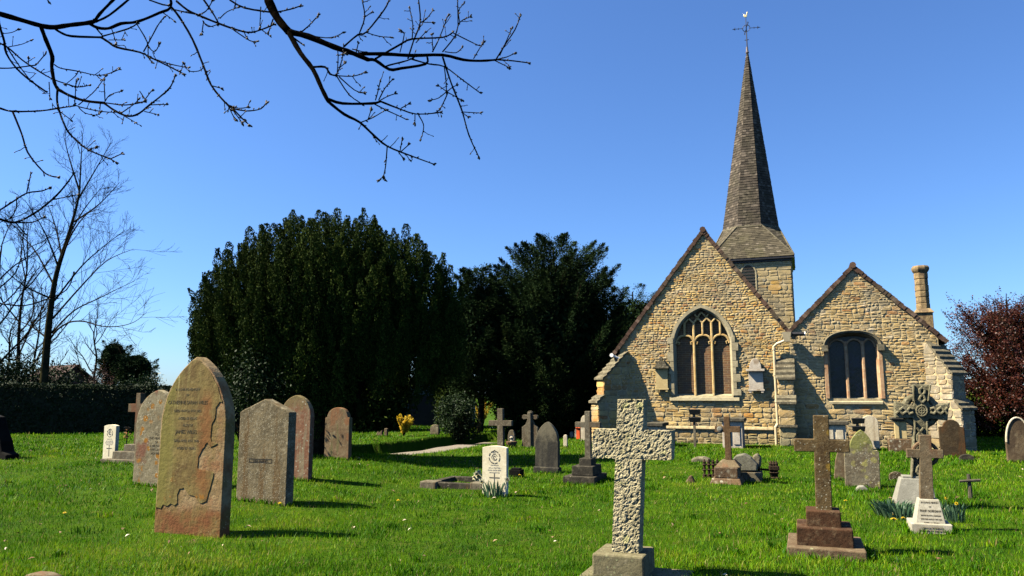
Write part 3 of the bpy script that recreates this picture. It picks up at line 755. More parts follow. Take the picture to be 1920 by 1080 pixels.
# --- wall tablets
def tablet(name, px0, px1, py0, py1, pyh, mat, label, ped):
    x0, z1 = CH(px0, pyh, -.1); x1, z0 = CH(px1, py1, -.1); w = x1 - x0; xm = (x0 + x1) / 2; zh = CH(px0, py0, -.1)[1]
    P = CW @ Vector((xm, 0, z0)); e = empty(name, P, -A, label, 'wall tablet', 'memorial tablets on the chancel wall'); h = zh - z0
    MB().box(-w / 2, w / 2, -.1, -.04, .05, h - .04).build('panel', mat, e, bevel=.006)
    s_ = MB(); s_.box(-w / 2 - .03, w / 2 + .03, -.13, -.04, .0, .05); s_.box(-w / 2, -w / 2 + .07, -.12, -.04, -.06, 0); s_.box(w / 2 - .07, w / 2, -.12, -.04, -.06, 0)
    s_.build('sill', mat, e, bevel=.006)
    hd = MB(); hh = z1 - zh; top = [(-w / 2 - .06, h - .04), (w / 2 + .06, h - .04), (w / 2 + .06, h + .03)]
    hd.prism(top + [(-w / 2 - .06, h + .03)], -.22, -.04)
    if ped == 'round': ol = [(-w * .42, h + .03), (w * .42, h + .03)] + [(w * .42 * math.cos(t), h + .05 + (hh - .05) * math.sin(t)) for t in [math.pi * k / 10 for k in range(11)]]
    else: ol = [(-w * .5, h + .03), (w * .5, h + .03), (w * .34, h + hh * .45), (w * .12, h + hh * .6), (w * .16, h + hh * .8), (0, h + hh), (-w * .16, h + hh * .8), (-w * .12, h + hh * .6), (-w * .34, h + hh * .45)]
    hd.prism(ol, -.16, -.04); hd.build('hood', M['slab_lichen'] if ped != 'round' else mat, e, bevel=.008)
    return e
M['tablet_buff'] = stone('buff_tablet_stone', (.47, .38, .21), (.42, .33, .18), (.52, .44, .27), bump=.1, speck=.15, k=.92)
M['tablet_pink'] = stone('pinkish_grey_tablet_stone', (.46, .42, .39), (.40, .35, .32), (.55, .52, .50), bump=.25, stain=((.28, .22, .17), 3, .55, .7), k=.92)
tablet('wall_tablet', 1228, 1252.5, 689, 731, 668, M['tablet_buff'], 'smooth buff memorial tablet with ornamented dark hood left of the bricked window', 'scroll')
tablet('wall_tablet', 1402, 1432, 694, 733, 672, M['tablet_pink'], 'pinkish grey memorial tablet with rounded pediment beside the cream downpipe', 'round')

# ================================================================== GRAVES
SKIRT = []                                             # feet of the stones, where the mower misses the grass
class Place:
    """a standing place on the grass with a vertical face; p() reads a pixel on that face"""
    def __init__(s, px, pyb, Y=None, yaw=0.0):
        s.P = ground(px, pyb) if Y is None else Vector((at(px, pyb, Y).x, Y, gz(at(px, pyb, Y).x, Y)))
        s.a = A + yaw; s.t = Vector((math.cos(s.a), -math.sin(s.a), 0)); s.n = Vector((math.sin(s.a), math.cos(s.a), 0)); s.rz = -s.a
        s.k = cdepth(s.P.x, s.P.y, s.P.z) / F
    def p(s, px, py, dy=0.0):
        r = ray(px, py); k = (s.P.dot(s.n) + dy) / r.dot(s.n); Q = Vector((r.x * k, r.y * k, EYE + r.z * k)); return ((Q - s.P).dot(s.t), Q.z - s.P.z)
    def X(s, px, py): return s.p(px, py)[0]
    def Z(s, px, py): return s.p(px, py)[1]
    def root(s, name, label, cat, group=None, lean=(0, 0)):
        e = empty(name, s.P, s.rz, label, cat, group); e.rotation_euler = (math.radians(lean[0]), math.radians(lean[1]), s.rz); return e
def own(o, pl, label, cat, group=None, lean=(0, 0)):
    o.location = pl.P; o.rotation_euler = (math.radians(lean[0]), math.radians(lean[1]), pl.rz); return tag(o, label, cat, group)
def gothic(w, h, zs, z0=-.15, n=10, shoulder=0.0):
    hw = w / 2 - shoulder; r = h - zs; Rr = (hw * hw + r * r) / (2 * hw)
    L = []
    for i in range(n + 1):
        z = r * math.sin(math.pi / 2 * i / n); L.append((-(math.sqrt(max(Rr * Rr - z * z, 0)) - (Rr - hw)), zs + z))
    L[-1] = (0, h)
    if shoulder: L = [(-w / 2, z0), (-w / 2, zs - .03), (-w / 2 + shoulder * .3, zs)] + L
    else: L = [(-w / 2, z0)] + L
    return _sym(L)
def _sym(L):                                           # left half from the foot up -> closed outline, counter-clockwise from -y
    Rt = [(-x, z) for x, z in L if abs(x) > 1e-6]
    return Rt + L[::-1]
def roundtop(w, h, zs, z0=-.15, n=8, sh=0.0, notch=0.0):
    hw = w / 2 - sh; L = [(-w / 2, z0)]
    if sh: L += [(-w / 2, zs), (-hw, zs + notch)]
    for i in range(n + 1):
        t = math.pi / 2 * i / n; L.append((-hw * math.cos(t), zs + notch + (h - zs - notch) * math.sin(t)))
    L[-1] = (0, h); return _sym(L)
def peak(w, h, zs, z0=-.15, n=6):
    L = [(-w / 2, z0), (-w / 2, zs)]
    for i in range(1, n + 1):
        t = i / n; L.append((-w / 2 * (1 - t), zs + (h - zs) * (0.5 - 0.5 * math.cos(math.pi * (t * .5 + .18)) ) / (0.5 - 0.5 * math.cos(math.pi * .68))))
    L[-1] = (0, h); return _sym(L)
def text(body, parent, x, z, size, mat, y=-.002, name='inscription', font_scale=1.0, spacing=1.25, weight=0.0):
    cu = bpy.data.curves.new(name, 'FONT'); cu.body = body; cu.size = size; cu.align_x = 'CENTER'; cu.align_y = 'TOP'; cu.space_line = spacing
    cu.extrude = .0008; cu.offset = weight; cu.resolution_u = 2
    o = bpy.data.objects.new(name, cu); COL.objects.link(o)
    dg = bpy.context.evaluated_depsgraph_get(); dg.update()
    me = bpy.data.meshes.new_from_object(o.evaluated_get(dg)); bpy.data.objects.remove(o); me.name = name
    me.transform(Matrix.Translation((x, y, z)) @ Matrix.Rotation(math.pi / 2, 4, 'X') @ Matrix.Diagonal((font_scale, 1, 1, 1)))
    me.materials.clear(); me.materials.append(mat)
    m = bpy.data.objects.new(name, me); COL.objects.link(m); m.parent = parent; return m

LIW = (.58, .56, .48); LIO = (.42, .20, .03); LIY = (.42, .40, .16); LIG = (.36, .38, .24)
M['cwgc'] = stone('pale_limestone', (.60, .57, .47), (.52, .48, .38), (.66, .63, .55), bump=.1, speck=.15, k=1.0)
M['grey_orange'] = stone('grey_stone_orange_lichen', (.36, .32, .22), (.24, .21, .14), (.50, .46, .36), lichen=[(LIO, 7, .40, .42), (LIW, 22, .26, .42)], stain=((.26, .12, .08), 2.2, .6, .7), bump=.5)
M['grey_speckled'] = stone('grey_speckled_stone', (.27, .225, .145), (.155, .13, .085), (.46, .41, .31), lichen=[(LIW, 38, .25, .38)], streak=((.17, .11, .05), .5, .66), moss=((.26, .19, .12), .42, .02), bump=.5, speck=.8)
M['red_stone'] = stone('red_sandstone', (.32, .17, .11), (.25, .11, .07), (.40, .33, .25), lichen=[(LIW, 14, .24, .5)], streak=((.33, .28, .2), .48, .62), moss=((.23, .19, .09), 1.45, 1.75), bump=.4)
M['shouldered'] = stone('brown_shouldered_stone', (.30, .22, .14), (.20, .13, .08), (.38, .33, .22), stain=((.30, .15, .08), 2.5, .5, .62), streak=((.20, .18, .09), .5, .62), bump=.4)
M['dark_stone'] = stone('dark_weathered_stone', (.115, .11, .095), (.06, .058, .052), (.20, .185, .15), streak=((.05, .05, .05), .45, .6), moss=((.24, .22, .17), .95, 1.2), lichen=[(LIW, 26, .18, .6)], bump=.4)
M['dark_step'] = stone('dark_step_stone', (.075, .07, .06), (.04, .037, .032), (.16, .145, .12), lichen=[(LIW, 12, .16, .55)], stain=((.17, .11, .05), 2.5, .62, .72), bump=.4)
M['grey_cross'] = stone('grey_cross_stone', (.22, .20, .16), (.14, .12, .095), (.36, .33, .27), lichen=[(LIW, 26, .22, .5)], streak=((.15, .115, .08), .5, .65), bump=.45)
M['pit'] = stone('rough_pale_granite', (.40, .36, .25), (.24, .215, .14), (.52, .48, .37), lichen=[((.38, .37, .20), 9, .4, .45)], bump=.8, grain=70, k=.78)
M['pit_base'] = stone('granite_base', (.25, .23, .15), (.17, .155, .10), (.36, .33, .25), lichen=[(LIG, 24, .25, .45)], bump=.5)
M['brown_lichen'] = stone('brown_lichened_stone', (.165, .115, .055), (.095, .062, .03), (.27, .22, .14), lichen=[(LIW, 30, .22, .45), ((.30, .20, .04), 7, .34, .52)], stain=((.24, .15, .03), 2.2, .55, .68), bump=.5)
M['brown_red'] = stone('red_brown_step_stone', (.10, .048, .026), (.055, .028, .017), (.20, .14, .09), lichen=[(LIW, 11, .17, .5)], bump=.5)
M['gothic_lichen'] = stone('yellow_green_lichened_stone', (.24, .215, .165), (.15, .12, .085), (.40, .37, .29), lichen=[(LIY, 7, .42, .46), (LIW, 24, .27, .42)], moss=((.27, .29, .10), .95, 1.15), stain=((.20, .10, .05), 2.4, .62, .72), bump=.5)
M['celtic'] = stone('green_grey_carved_stone', (.29, .27, .19), (.15, .14, .095), (.42, .40, .31), lichen=[(LIG, 13, .24, .52)], bump=1.2)
M['granite'] = stone('grey_granite', (.36, .36, .345), (.30, .30, .285), (.48, .48, .46), bump=.15, grain=130, speck=.8)
M['cross_brown'] = stone('brown_worn_stone', (.21, .165, .11), (.14, .10, .065), (.32, .27, .2), stain=((.22, .11, .065), 2.6, .52, .66), lichen=[(LIW, 22, .2, .52)], bump=.4)
M['white_marble'] = stone('weathered_white_marble', (.58, .56, .51), (.47, .45, .40), (.68, .67, .63), stain=((.36, .28, .21), 3.5, .58, .72), bump=.15, k=.52)
M['wood'] = stone('brown_timber', (.24, .15, .085), (.16, .095, .05), (.32, .22, .13), streak=((.14, .085, .05), .48, .62), bump=.35)
M['brick_base'] = stone('mossy_brick_stone', (.19, .12, .07), (.12, .075, .05), (.40, .36, .29), lichen=[(LIW, 9, .3, .45), (LIO, 8, .25, .55)], bump=.5)
M['tomb_pale'] = stone('pale_tomb_stone', (.56, .51, .43), (.47, .42, .34), (.64, .60, .52), streak=((.34, .28, .22), .52, .66), bump=.25, k=.80)
M['tomb_dark'] = stone('dark_tomb_slab', (.13, .12, .10), (.085, .08, .07), (.22, .21, .18), lichen=[(LIW, 14, .18, .5)], bump=.4)
M['letter'] = plain('inscription_dark', (.035, .03, .022), .2, 20, .9)  # flat dark letter tones stand in for shade inside the cut lettering
M['letter_mid'] = plain('inscription_cut_shade', (.075, .06, .03), .4, 30, .95)
M['letter_soft'] = plain('inscription_worn', (.13, .105, .055), .35, 20, .95)
M['letter_pale'] = plain('inscription_shallow_shade', (.40, .37, .29), .2, 20, .9)
M['badge'] = plain('carved_badge', (.10, .095, .075), .4, 30, .9)
M['near_black'] = stone('near_black_stone', (.008, .008, .0075), (.004, .004, .004), (.014, .013, .012), bump=.2, speck=.2, rough=1.0)  # even near-black stone for the left monument and the small block
M['slate_edge'] = plain('shadow_crack', (.05, .04, .03), .3, 20, .95)

# --- tall pointed stone, flaking
n = NT('olive_flaking_stone')
zz, xx = sep(n, 2), sep(n, 0)
c = n.mix(n.step(n.noise(3, 6, .72, n.coord(False)), .38, .62), (.235, .19, .085), (.135, .095, .042))
c = n.mix(n.step(n.noise(9, 5, .75, n.coord(False)), .52, .68), c, (.30, .26, .15))
c = n.mix(n.step(n.noise(1, 4, .65, n.map((9, 9, .7), n.coord(False))), .5, .66), c, (.25, .22, .11))
gl = n.step(n.math('ADD', n.math('MULTIPLY', xx, -1.9), n.math('MULTIPLY', n.noise(4, 5, .75, n.coord(False)), 1.1)), .85, 1.35)
c = n.mix(n.math('MULTIPLY', gl, .8), c, (.21, .21, .06))
rx_ = n.math('ABSOLUTE', n.math('SUBTRACT', xx, n.math('ADD', .19, n.math('MULTIPLY', n.math('SUBTRACT', n.noise(2.2, 3, .6, n.coord(False)), .5), .2))))
rx_ = n.math('ADD', rx_, n.math('MULTIPLY', n.math('SUBTRACT', n.noise(11, 5, .75, n.coord(False)), .5), .22))
red = n.math('MULTIPLY', n.step(rx_, .14, .02), n.math('MULTIPLY', n.step(zz, 1.72, 1.5), n.step(zz, .35, .55)))
c = n.mix(n.math('MULTIPLY', red, .72), c, (.24, .095, .035))
wx_ = n.noise(1, 3, .6, n.map((22, 22, .8), n.coord(False)))
c = n.mix(n.math('MULTIPLY', n.step(wx_, .64, .7), n.step(zz, 1.2, 1.55)), c, (.40, .38, .26))
c = n.mix(n.math('MULTIPLY', n.step(n.noise(6, 3, .6, n.coord(False)), .57, .66), n.step(zz, .75, .45)), c, (.34, .17, .03))
d = n.step(n.math('ADD', n.voro(36, vec=n.coord(False)), n.math('MULTIPLY', n.noise(70, 2), .25)), .32, .2)
c = n.mix(n.math('MULTIPLY', d, n.step(n.noise(3, 3, .6, n.coord(False)), .53, .62)), c, (.48, .46, .32))
c = n.mix(n.step(n.noise(110, 3, .7), .45, .3), c, n.mix(.4, c, (.05, .04, .02)))
n.bump(n.math('ADD', n.math('MULTIPLY', n.noise(80, 3, .6), .25), n.math('MULTIPLY', n.noise(12, 5, .65), 2.0)), .4, .012)
M['olive'] = n.done(n.mix(1.0, c, (.62, .56, .34), 'MULTIPLY'), .93)
n = NT('exposed_grey_red_stone'); zz, xx = sep(n, 2), sep(n, 0)
c = n.mix(n.step(n.noise(5, 5, .7, n.coord(False)), .35, .68), (.38, .32, .23), (.25, .19, .12))
lo = n.step(n.math('ADD', zz, n.math('MULTIPLY', n.noise(6, 4, .7, n.coord(False)), .34)), .58, .36)
c = n.mix(lo, c, n.mix(n.step(n.noise(4.5, 4, .6, n.coord(False)), .4, .62), (.19, .085, .035), (.21, .15, .06)))
c = n.mix(n.math('MULTIPLY', .7, n.math('MULTIPLY', n.step(xx, .08, .24), n.step(n.noise(3.3, 6, .75, n.coord(False)), .42, .64))), c, (.23, .10, .045))
c = n.mix(n.step(n.noise(2.1, 5, .7, n.coord(False)), .46, .66), c, (.20, .165, .07))
c = n.mix(n.math('MULTIPLY', n.step(n.voro(30), .26, .16), n.step(n.noise(4, 2), .55, .65)), c, (.5, .48, .36))
n.bump(n.math('ADD', n.math('MULTIPLY', n.noise(70, 3, .6), .3), n.math('MULTIPLY', n.noise(16, 5, .65), 2.0)), .5, .013)
M['exposed'] = n.done(n.mix(1.0, c, (.66, .57, .38), 'MULTIPLY'), .95)
pl = Place(350, 1003)
o_ = pl.p
w = pl.X(413, 1000) - pl.X(288, 1000); xm = (pl.X(413, 1000) + pl.X(288, 1000)) / 2; h = pl.Z(366, 669)
st = MB(); st.prism([(x + xm, z) for x, z in gothic(w, h, h * .60, n=14)], 0, .155)
big = own(st.build('headstone', M['exposed'], bevel=.012), pl, 'tall pointed brown headstone flaking in sheets with red streaks, nearest on the left', 'headstone')
zq = [(14, 884), (20, 800), (30, 650), (45, 500), (60, 370), (88, 250), (120, 175), (165, 98), (215, 50), (262, 25), (315, 50), (362, 110), (396, 190), (412, 285), (398, 278), (376, 312), (371, 370), (351, 412), (345, 480), (352, 505), (385, 515), (366, 526), (345, 534), (328, 508), (300, 545), (277, 590), (273, 655), (300, 664), (345, 668), (363, 680), (350, 740), (334, 790), (322, 838), (295, 851), (275, 836), (258, 812), (222, 800), (196, 764), (172, 768), (158, 800), (160, 850), (142, 863), (122, 851), (104, 866), (78, 856), (66, 880), (40, 872)]
sk = MB(); ol = [o_(280 + a / 3, 660 + b / 3) for a, b in zq]
def fits(x, z):                                         # stay inside the moulded edge
    hw = w / 2 - .02
    if z > h * .60:
        r = h - h * .60; Rr = ((w / 2) ** 2 + r * r) / w; q = z - h * .6
        hw = math.sqrt(max(Rr * Rr - q * q, 0)) - (Rr - w / 2) - .022
    hw = max(hw, .004); return (min(max(x - xm, -hw), hw) + xm, min(z, h - .03))
ol = [fits(x, z) for x, z in ol]
dense = []
rgs = random.Random(4)
for a, b in zip(ol, ol[1:] + ol[:1]):
    m = max(1, int(math.dist(a, b) / .03))
    for i in range(m):
        t = i / m; dense.append((a[0] + (b[0] - a[0]) * t + (rgs.uniform(-.004, .004) if i else 0), a[1] + (b[1] - a[1]) * t + (rgs.uniform(-.006, .006) if i else 0)))
sk.prism(dense[::-1], -.0065, .004)
if True:
    sk.f = [tuple(f) for f in sk.f]
skin = sk.build('flaking_face', M['olive'], big, bevel=.002)
for body, py, size, mm in (('IN LOVING MEMORY', 727, .042, 'letter_soft'), ('OF', 738, .034, 'letter_soft'), ('CATHERINE SARAH WILES', 750, .060, 'letter_mid'), ('DIED MARCH 4TH 1925', 767, .042, 'letter_soft'), ('AGED 68 YEARS', 781, .042, 'letter_soft'), ('ALSO OF', 794, .040, 'letter_soft'), ('JAMES WILES', 805, .060, 'letter_mid'), ('DIED APRIL 6TH 1940', 823, .042, 'letter_soft'), ('AGED 83 YEARS', 837, .042, 'letter_soft')):
    x_, z_ = o_(353 if py < 800 else 350, py)
    text(body, big, x_, z_, size, M[mm], y=-.008, weight=.0006 if mm == 'letter' else 0, font_scale=.86 if len(body) > 20 else .95)

# --- plain headstones
def headstone(label, px0, px1, pyb, pyt, shape, mat, thick=.1, lean=(0, 0), Y=None, yaw=0.0, group=None, name='headstone', bevel=.012, ptop=None, **kw):
    pl = Place((px0 + px1) / 2, pyb, Y, yaw)
    w = pl.X(px1, pyb) - pl.X(px0, pyb); h = pl.Z(ptop or (px0 + px1) / 2, pyt)
    mb = MB(); mb.prism(shape(w, h), 0, thick); o = own(mb.build(name, mat, bevel=bevel), pl, label, 'headstone', group, lean)
    o_wh[o.name] = (w, h, pl); SKIRT.append((pl, -w / 2, w / 2, 0, thick)); return o
o_wh = {}
ORN = 'old headstones in the churchyard'
s4 = headstone('grey pointed headstone crusted with orange lichen, half hidden behind the tall flaking one', 247, 324, 912, 731, lambda w, h: gothic(w, h, h * .66), M['grey_orange'], .11, group=ORN, ptop=298)
w4, h4, p4 = o_wh[s4.name]
text('TO\nTHE MEMORY\nOF\nA BELOVED\nWIFE AND\nMOTHER', s4, 0.02, h4 * .55, .05, M['letter_soft'], spacing=1.2)
s6 = headstone('broad grey speckled headstone with shallow peaked top and a small engraved panel', 441, 535, 943, 748, lambda w, h: peak(w, h, h * .87), M['grey_speckled'], .17, group=ORN, ptop=500)
w6, h6, p6 = o_wh[s6.name]
pm = MB(); xa, za = p6.p(467, 868); xb, zb = p6.p(510, 861); za = p6.Z(490, 867.5)
for q in ((xa, xb, zb - .006, zb), (xa, xb, za, za + .006), (xa, xa + .006, za, zb), (xb - .006, xb, za, zb)): pm.box(q[0], q[1], -.003, .002, q[2], q[3])
pm.build('panel_border', M['letter'], s6)
text('DEAR PARENTS', s6, (xa + xb) / 2, zb - .010, (zb - za) * .95, M['letter'], font_scale=.72)
s7 = headstone('narrow reddish pointed headstone behind the broad grey speckled one', 520, 578, 899, 741, lambda w, h: gothic(w, h, h * .74), M['red_stone'], .11, group=ORN, ptop=558)
s8 = headstone('brown round topped headstone with stepped shoulders in front of the clipped yew', 607, 653, 861, 764, lambda w, h: roundtop(w, h, h * .80, sh=.05, notch=.015), M['shouldered'], .12, group=ORN)
s17 = headstone('dark weathered pointed headstone standing behind the small white war grave', 1003, 1046, 887, 791, lambda w, h: gothic(w, h, h * .62, shoulder=.012), M['dark_stone'], .13, group=ORN, lean=(0, 1.0))
ft = MB(); w17, h17, p17 = o_wh[s17.name]; ft.box(-w17 / 2 - .03, w17 / 2 + .03, -.03, .16, -.1, .12); ft.build('foot', M['dark_stone'], s17, bevel=.02)
headstone('little round topped headstone at the foot of the yew, left of the grey cross', 806, 822, 822, 796, lambda w, h: roundtop(w, h, h * .62), M['gothic_lichen'], .1, Y=24.0, group=ORN)
headstone('tiny round headstone beside the tall grey cross', 952, 965, 826, 806, lambda w, h: roundtop(w, h, h * .6), M['grey_cross'], .09, Y=22.5, group=ORN)
headstone('low worn stump of a headstone under the yew by the yellow shrub', 720, 725.5, 818, 803, lambda w, h: roundtop(w, h, h * .9), M['cross_brown'], .08, Y=23.0, group=ORN)
headstone('broken pale headstone fragment in the dark beneath the yew', 705, 716, 818, 806, lambda w, h: [(-w / 2, -.1), (w / 2, -.1), (w / 2, h), (0, h * .55), (-w * .2, h * .8), (-w / 2, h * .4)], M['cross_brown'], .08, Y=23.4, group=ORN)
s33 = headstone('pointed shouldered headstone blotched with yellow green lichen', 1585, 1651, 916, 806, lambda w, h: gothic(w, h, h * .66, shoulder=w * .16), M['gothic_lichen'], .12, group=ORN, ptop=1625, lean=(0, 1.5))
headstone('narrow leaning headstone tucked behind the yellow green lichened one', 1563, 1588, 900, 842, lambda w, h: [(-w * .5, -.1), (w * .5, -.1), (w * .5, h), (-w * .1, h), (-w * .35, h * .6)], M['cross_brown'], .09, group=ORN, lean=(0, 2))
s31 = headstone('pale grey round topped headstone close under the leaded window', 1617, 1650, 836, 779, lambda w, h: roundtop(w, h, h * .78), M['tomb_pale'], .1, Y=20.6, group=ORN)
s37 = headstone('wide dark brown round shouldered headstone by the right corner buttress', 1764, 1812, 849, 787, lambda w, h: roundtop(w, h, h * .80, sh=w * .17, notch=.02), M['dark_step'] if False else stone('dark_brown_stone', (.10, .07, .04), (.06, .042, .027), (.16, .13, .09), stain=((.13, .065, .03), 3, .5, .65), bump=.4), .11, group=ORN, Y=18.6)
s38 = headstone('light edged round headstone at the far right under the copper beech', 1888, 1936, 844, 783, lambda w, h: roundtop(w, h, h * .45), stone('brown_worn_slab', (.20, .15, .10), (.13, .09, .06), (.30, .25, .18), stain=((.10, .07, .05), 3, .45, .6), bump=.4), .12, group=ORN, Y=17.2)
w_, h_, p_ = o_wh[s38.name]; rm = MB(); rm.bar([(x * .97, z) for x, z in roundtop(w_, h_, h_ * .45)[1:-1]], .035, -.02, .03); rm.build('rim', M['tomb_pale'], s38)
headstone('small low rounded stone speckled with lichen near the carved wheel cross', 1668, 1696, 903, 885, lambda w, h: roundtop(w, h, h * .5), stone('dark_speckled_stone', (.12, .09, .055), (.07, .055, .035), (.3, .26, .2), lichen=[(LIW, 34, .3, .4)], bump=.5), .12, group=ORN)
s39 = headstone('small low dark headstone in the grass with flowers at its foot', 1800, 1828, 866, 852, lambda w, h: roundtop(w, h, h * .5), M['dark_step'], .1, group=ORN)
headstone('broken lump of pale stone at the foot of the yellow green headstone', 1605, 1630, 922, 911, lambda w, h: [(-w / 2, -.05), (w / 2, -.05), (w * .45, h * .4), (w * .1, h), (-w * .3, h * .9), (-w / 2, h * .3)], M['granite'], .16, name='stone_lump', bevel=.02)
headstone('flat brown stone just showing at the bottom left edge', 34, 96, 1096, 1076, lambda w, h: [(-w / 2, -.08), (w / 2, -.08), (w * .42, h * .8), (w * .15, h), (-w * .2, h * .95), (-w * .45, h * .6)], M['cross_brown'], .14, name='low_stone', bevel=.03)

# --- white war graves
def war_grave(label, px0, px1, pyb, pyt, lean, seed):
    pl = Place((px0 + px1) / 2, pyb); w = pl.X(px1, pyb) - pl.X(px0, pyb); h = pl.Z((px0 + px1) / 2, pyt)
    e = pl.root('war_grave', label, 'headstone', 'white war graves', lean)
    L = [(-w / 2, -.15), (-w / 2, h - .028)] + [(-w / 2 * (1 - i / 5), h - .028 * (1 - i / 5) ** 2) for i in range(1, 6)]
    SKIRT.append((pl, -w / 2, w / 2, 0, .085)); MB().prism(_sym(L), 0, .085).build('slab', M['cwgc'], e, bevel=.004)
    bd = MB(); zc, r = h * .775, w * .225; rg = random.Random(seed)
    for k in range(8):                                 # laurel ring of the regimental badge
        a0 = 2 * math.pi * k / 8 + .08; a1 = a0 + 2 * math.pi / 8 - (.16 if k % 3 else .3)
        ww = .018 * rg.uniform(.7, 1.3)
        pts = [(r * math.cos(a0 + (a1 - a0) * i / 5), zc + r * 1.02 * math.sin(a0 + (a1 - a0) * i / 5)) for i in range(6)]
        bd.bar(pts, ww, -.004, .004)
    for rr, a0, a1, ww in ((.5, .3, 3.6, .012), (.48, 4.0, 5.9, .012), (.2, 0, 4.6, .014), (.75, 1.3, 1.9, .010)):
        bd.bar([(r * rr * math.cos(a0 + (a1 - a0) * i / 8), zc + r * rr * math.sin(a0 + (a1 - a0) * i / 8)) for i in range(9)], ww, -.003, .004)
    bd.bar([(-.02, zc - r * .2), (.03, zc - r * .55)], .012, -.003, .004); bd.bar([(-r * .3, zc + r * .98), (0, zc + r * 1.16), (r * .3, zc + r * .98)], .012, -.003, .004)
    bd.build('badge', M['badge'], e)
    cr = MB(); cb, ct = h * .20, h * .46; ca = cb + (ct - cb) * .66
    cr.bar([(0, cb - .03), (0, ca), (0, ct)], .022, -.003, .004); cr.bar([(-w * .21, ca), (w * .21, ca)], .02, -.0035, .004)
    cr.build('engraved_cross', M['badge'], e)
    for i, (b, sz) in enumerate((('5338 PRIVATE', .022), ('W. A. POTTER', .032), ('ROYAL SUSSEX REGT', .024), ('4TH MARCH 1915', .022))):
        text(b, e, 0, h * .63 - i * .038, sz, M['letter_pale'], y=-.0015)
    return e, pl, w, h
wg1, plw1, _, _ = war_grave('white war grave with carved badge and cross, leaning by the dark hedge', 191.5, 214, 867, 796, (0, -1.2), 3)
wg2, plw2, ww2, wh2 = war_grave('white war grave with daffodils at its foot in the middle of the lawn', 904, 949.5, 931, 836, (0, 0), 5)

# --- crosses
def steps(pl, e, rows, mat, names='step', bevel=.012, cy=None):
    """rows: (px0, px1, y top, y bottom, depth) ; centred under the shaft"""
    for i, (a, b, yt, yb, dep) in enumerate(rows):
        m = mat[i] if isinstance(mat, (list, tuple)) else mat
        x0, x1 = pl.X(a, yb), pl.X(b, yb); z0, z1 = pl.Z((a + b) / 2, yb), pl.Z((a + b) / 2, yt)
        off = cy - dep / 2
        if i == len(rows) - 1: z0 = -.12; SKIRT.append((pl, x0, x1, off, off + dep))
        MB().box(x0, x1, off, off + dep, z0, z1, top=(x0 + .004, x1 - .004, off + .004, off + dep - .004)).build(names, m, e, bevel=bevel)
def latin(pl, top, bot, arm, wtop, wbot, thick, extra=0.05):
    """cross outline from pixel rows: top/bot=(px,py), arm=(px0, px1, y top, y bottom)"""
    xt, zt = pl.p(*top); xb, zb = pl.p(*bot); ax0, az1 = pl.p(arm[0], arm[2]); ax1, az0 = pl.p(arm[1], arm[3])
    k = pl.k; a, b = wtop * k / 2, wbot * k / 2
    zb -= extra
    def xc(z): return xb + (xt - xb) * (z - zb) / (zt - zb)
    def hw(z): return b + (a - b) * (z - zb) / (zt - zb)
    return [(xb - b, zb), (xb + b, zb), (xc(az0) + hw(az0), az0), (ax1, az0), (ax1, az1), (xc(az1) + hw(az1), az1), (xt + a, zt), (xt - a, zt), (xc(az1) - hw(az1), az1), (ax0, az1), (ax0, az0), (xc(az0) - hw(az0), az0)]

# rough hewn cross in front
pl = Place(1168, 1088); e = pl.root('rough_stone_cross', 'rough hewn pale granite cross on a square block, nearest in the foreground', 'cross')
ol = latin(pl, (1182, 749), (1171, 1040), (1108, 1257, 807, 860), 49, 51, .16)
S_ = .0078; xs = [p[0] for p in ol]; zs = [p[1] for p in ol]
# lean with the shaft: work in a sheared grid
xt_, xb_ = (ol[6][0] + ol[7][0]) / 2, (ol[0][0] + ol[1][0]) / 2; zb_, zt_ = ol[0][1], ol[6][1]
hwS = (ol[1][0] - ol[0][0]) / 2; armz0, armz1 = pl.Z(1182, 861), pl.Z(1182, 806); a0_ = pl.X(1109, 832) - (xb_ + (xt_ - xb_) * (armz0 - zb_) / (zt_ - zb_)); a1_ = pl.X(1257, 832) - (xb_ + (xt_ - xb_) * (armz0 - zb_) / (zt_ - zb_))
thk = .19
xg = sorted(set([-hwS, hwS, a0_, a1_] + [a0_ + (-hwS - a0_) * i / round((-hwS - a0_) / S_) for i in range(1, round((-hwS - a0_) / S_))] + [-hwS + 2 * hwS * i / round(2 * hwS / S_) for i in range(1, round(2 * hwS / S_))] + [hwS + (a1_ - hwS) * i / round((a1_ - hwS) / S_) for i in range(1, round((a1_ - hwS) / S_))]))
zgd = [zb_ + (armz0 - zb_) * i / round((armz0 - zb_) / S_) for i in range(round((armz0 - zb_) / S_))] + [armz0 + (armz1 - armz0) * i / round((armz1 - armz0) / S_) for i in range(round((armz1 - armz0) / S_))] + [armz1 + (zt_ - armz1) * i / round((zt_ - armz1) / S_) for i in range(round((zt_ - armz1) / S_) + 1)]
yg = [thk * i / 8 for i in range(9)]
def inside(i, j):
    if not (0 <= i < len(xg) - 1 and 0 <= j < len(zgd) - 1): return False
    x, z = (xg[i] + xg[i + 1]) / 2, (zgd[j] + zgd[j + 1]) / 2
    return abs(x) < hwS or (armz0 < z < armz1 and a0_ < x < a1_)
vid = {}; V_ = []; F_ = []
def vert(i, j, k):
    key = (i, j, k)
    if key not in vid: vid[key] = len(V_); V_.append(Vector((xg[i], yg[k], zgd[j])))
    return vid[key]
KY = len(yg) - 1
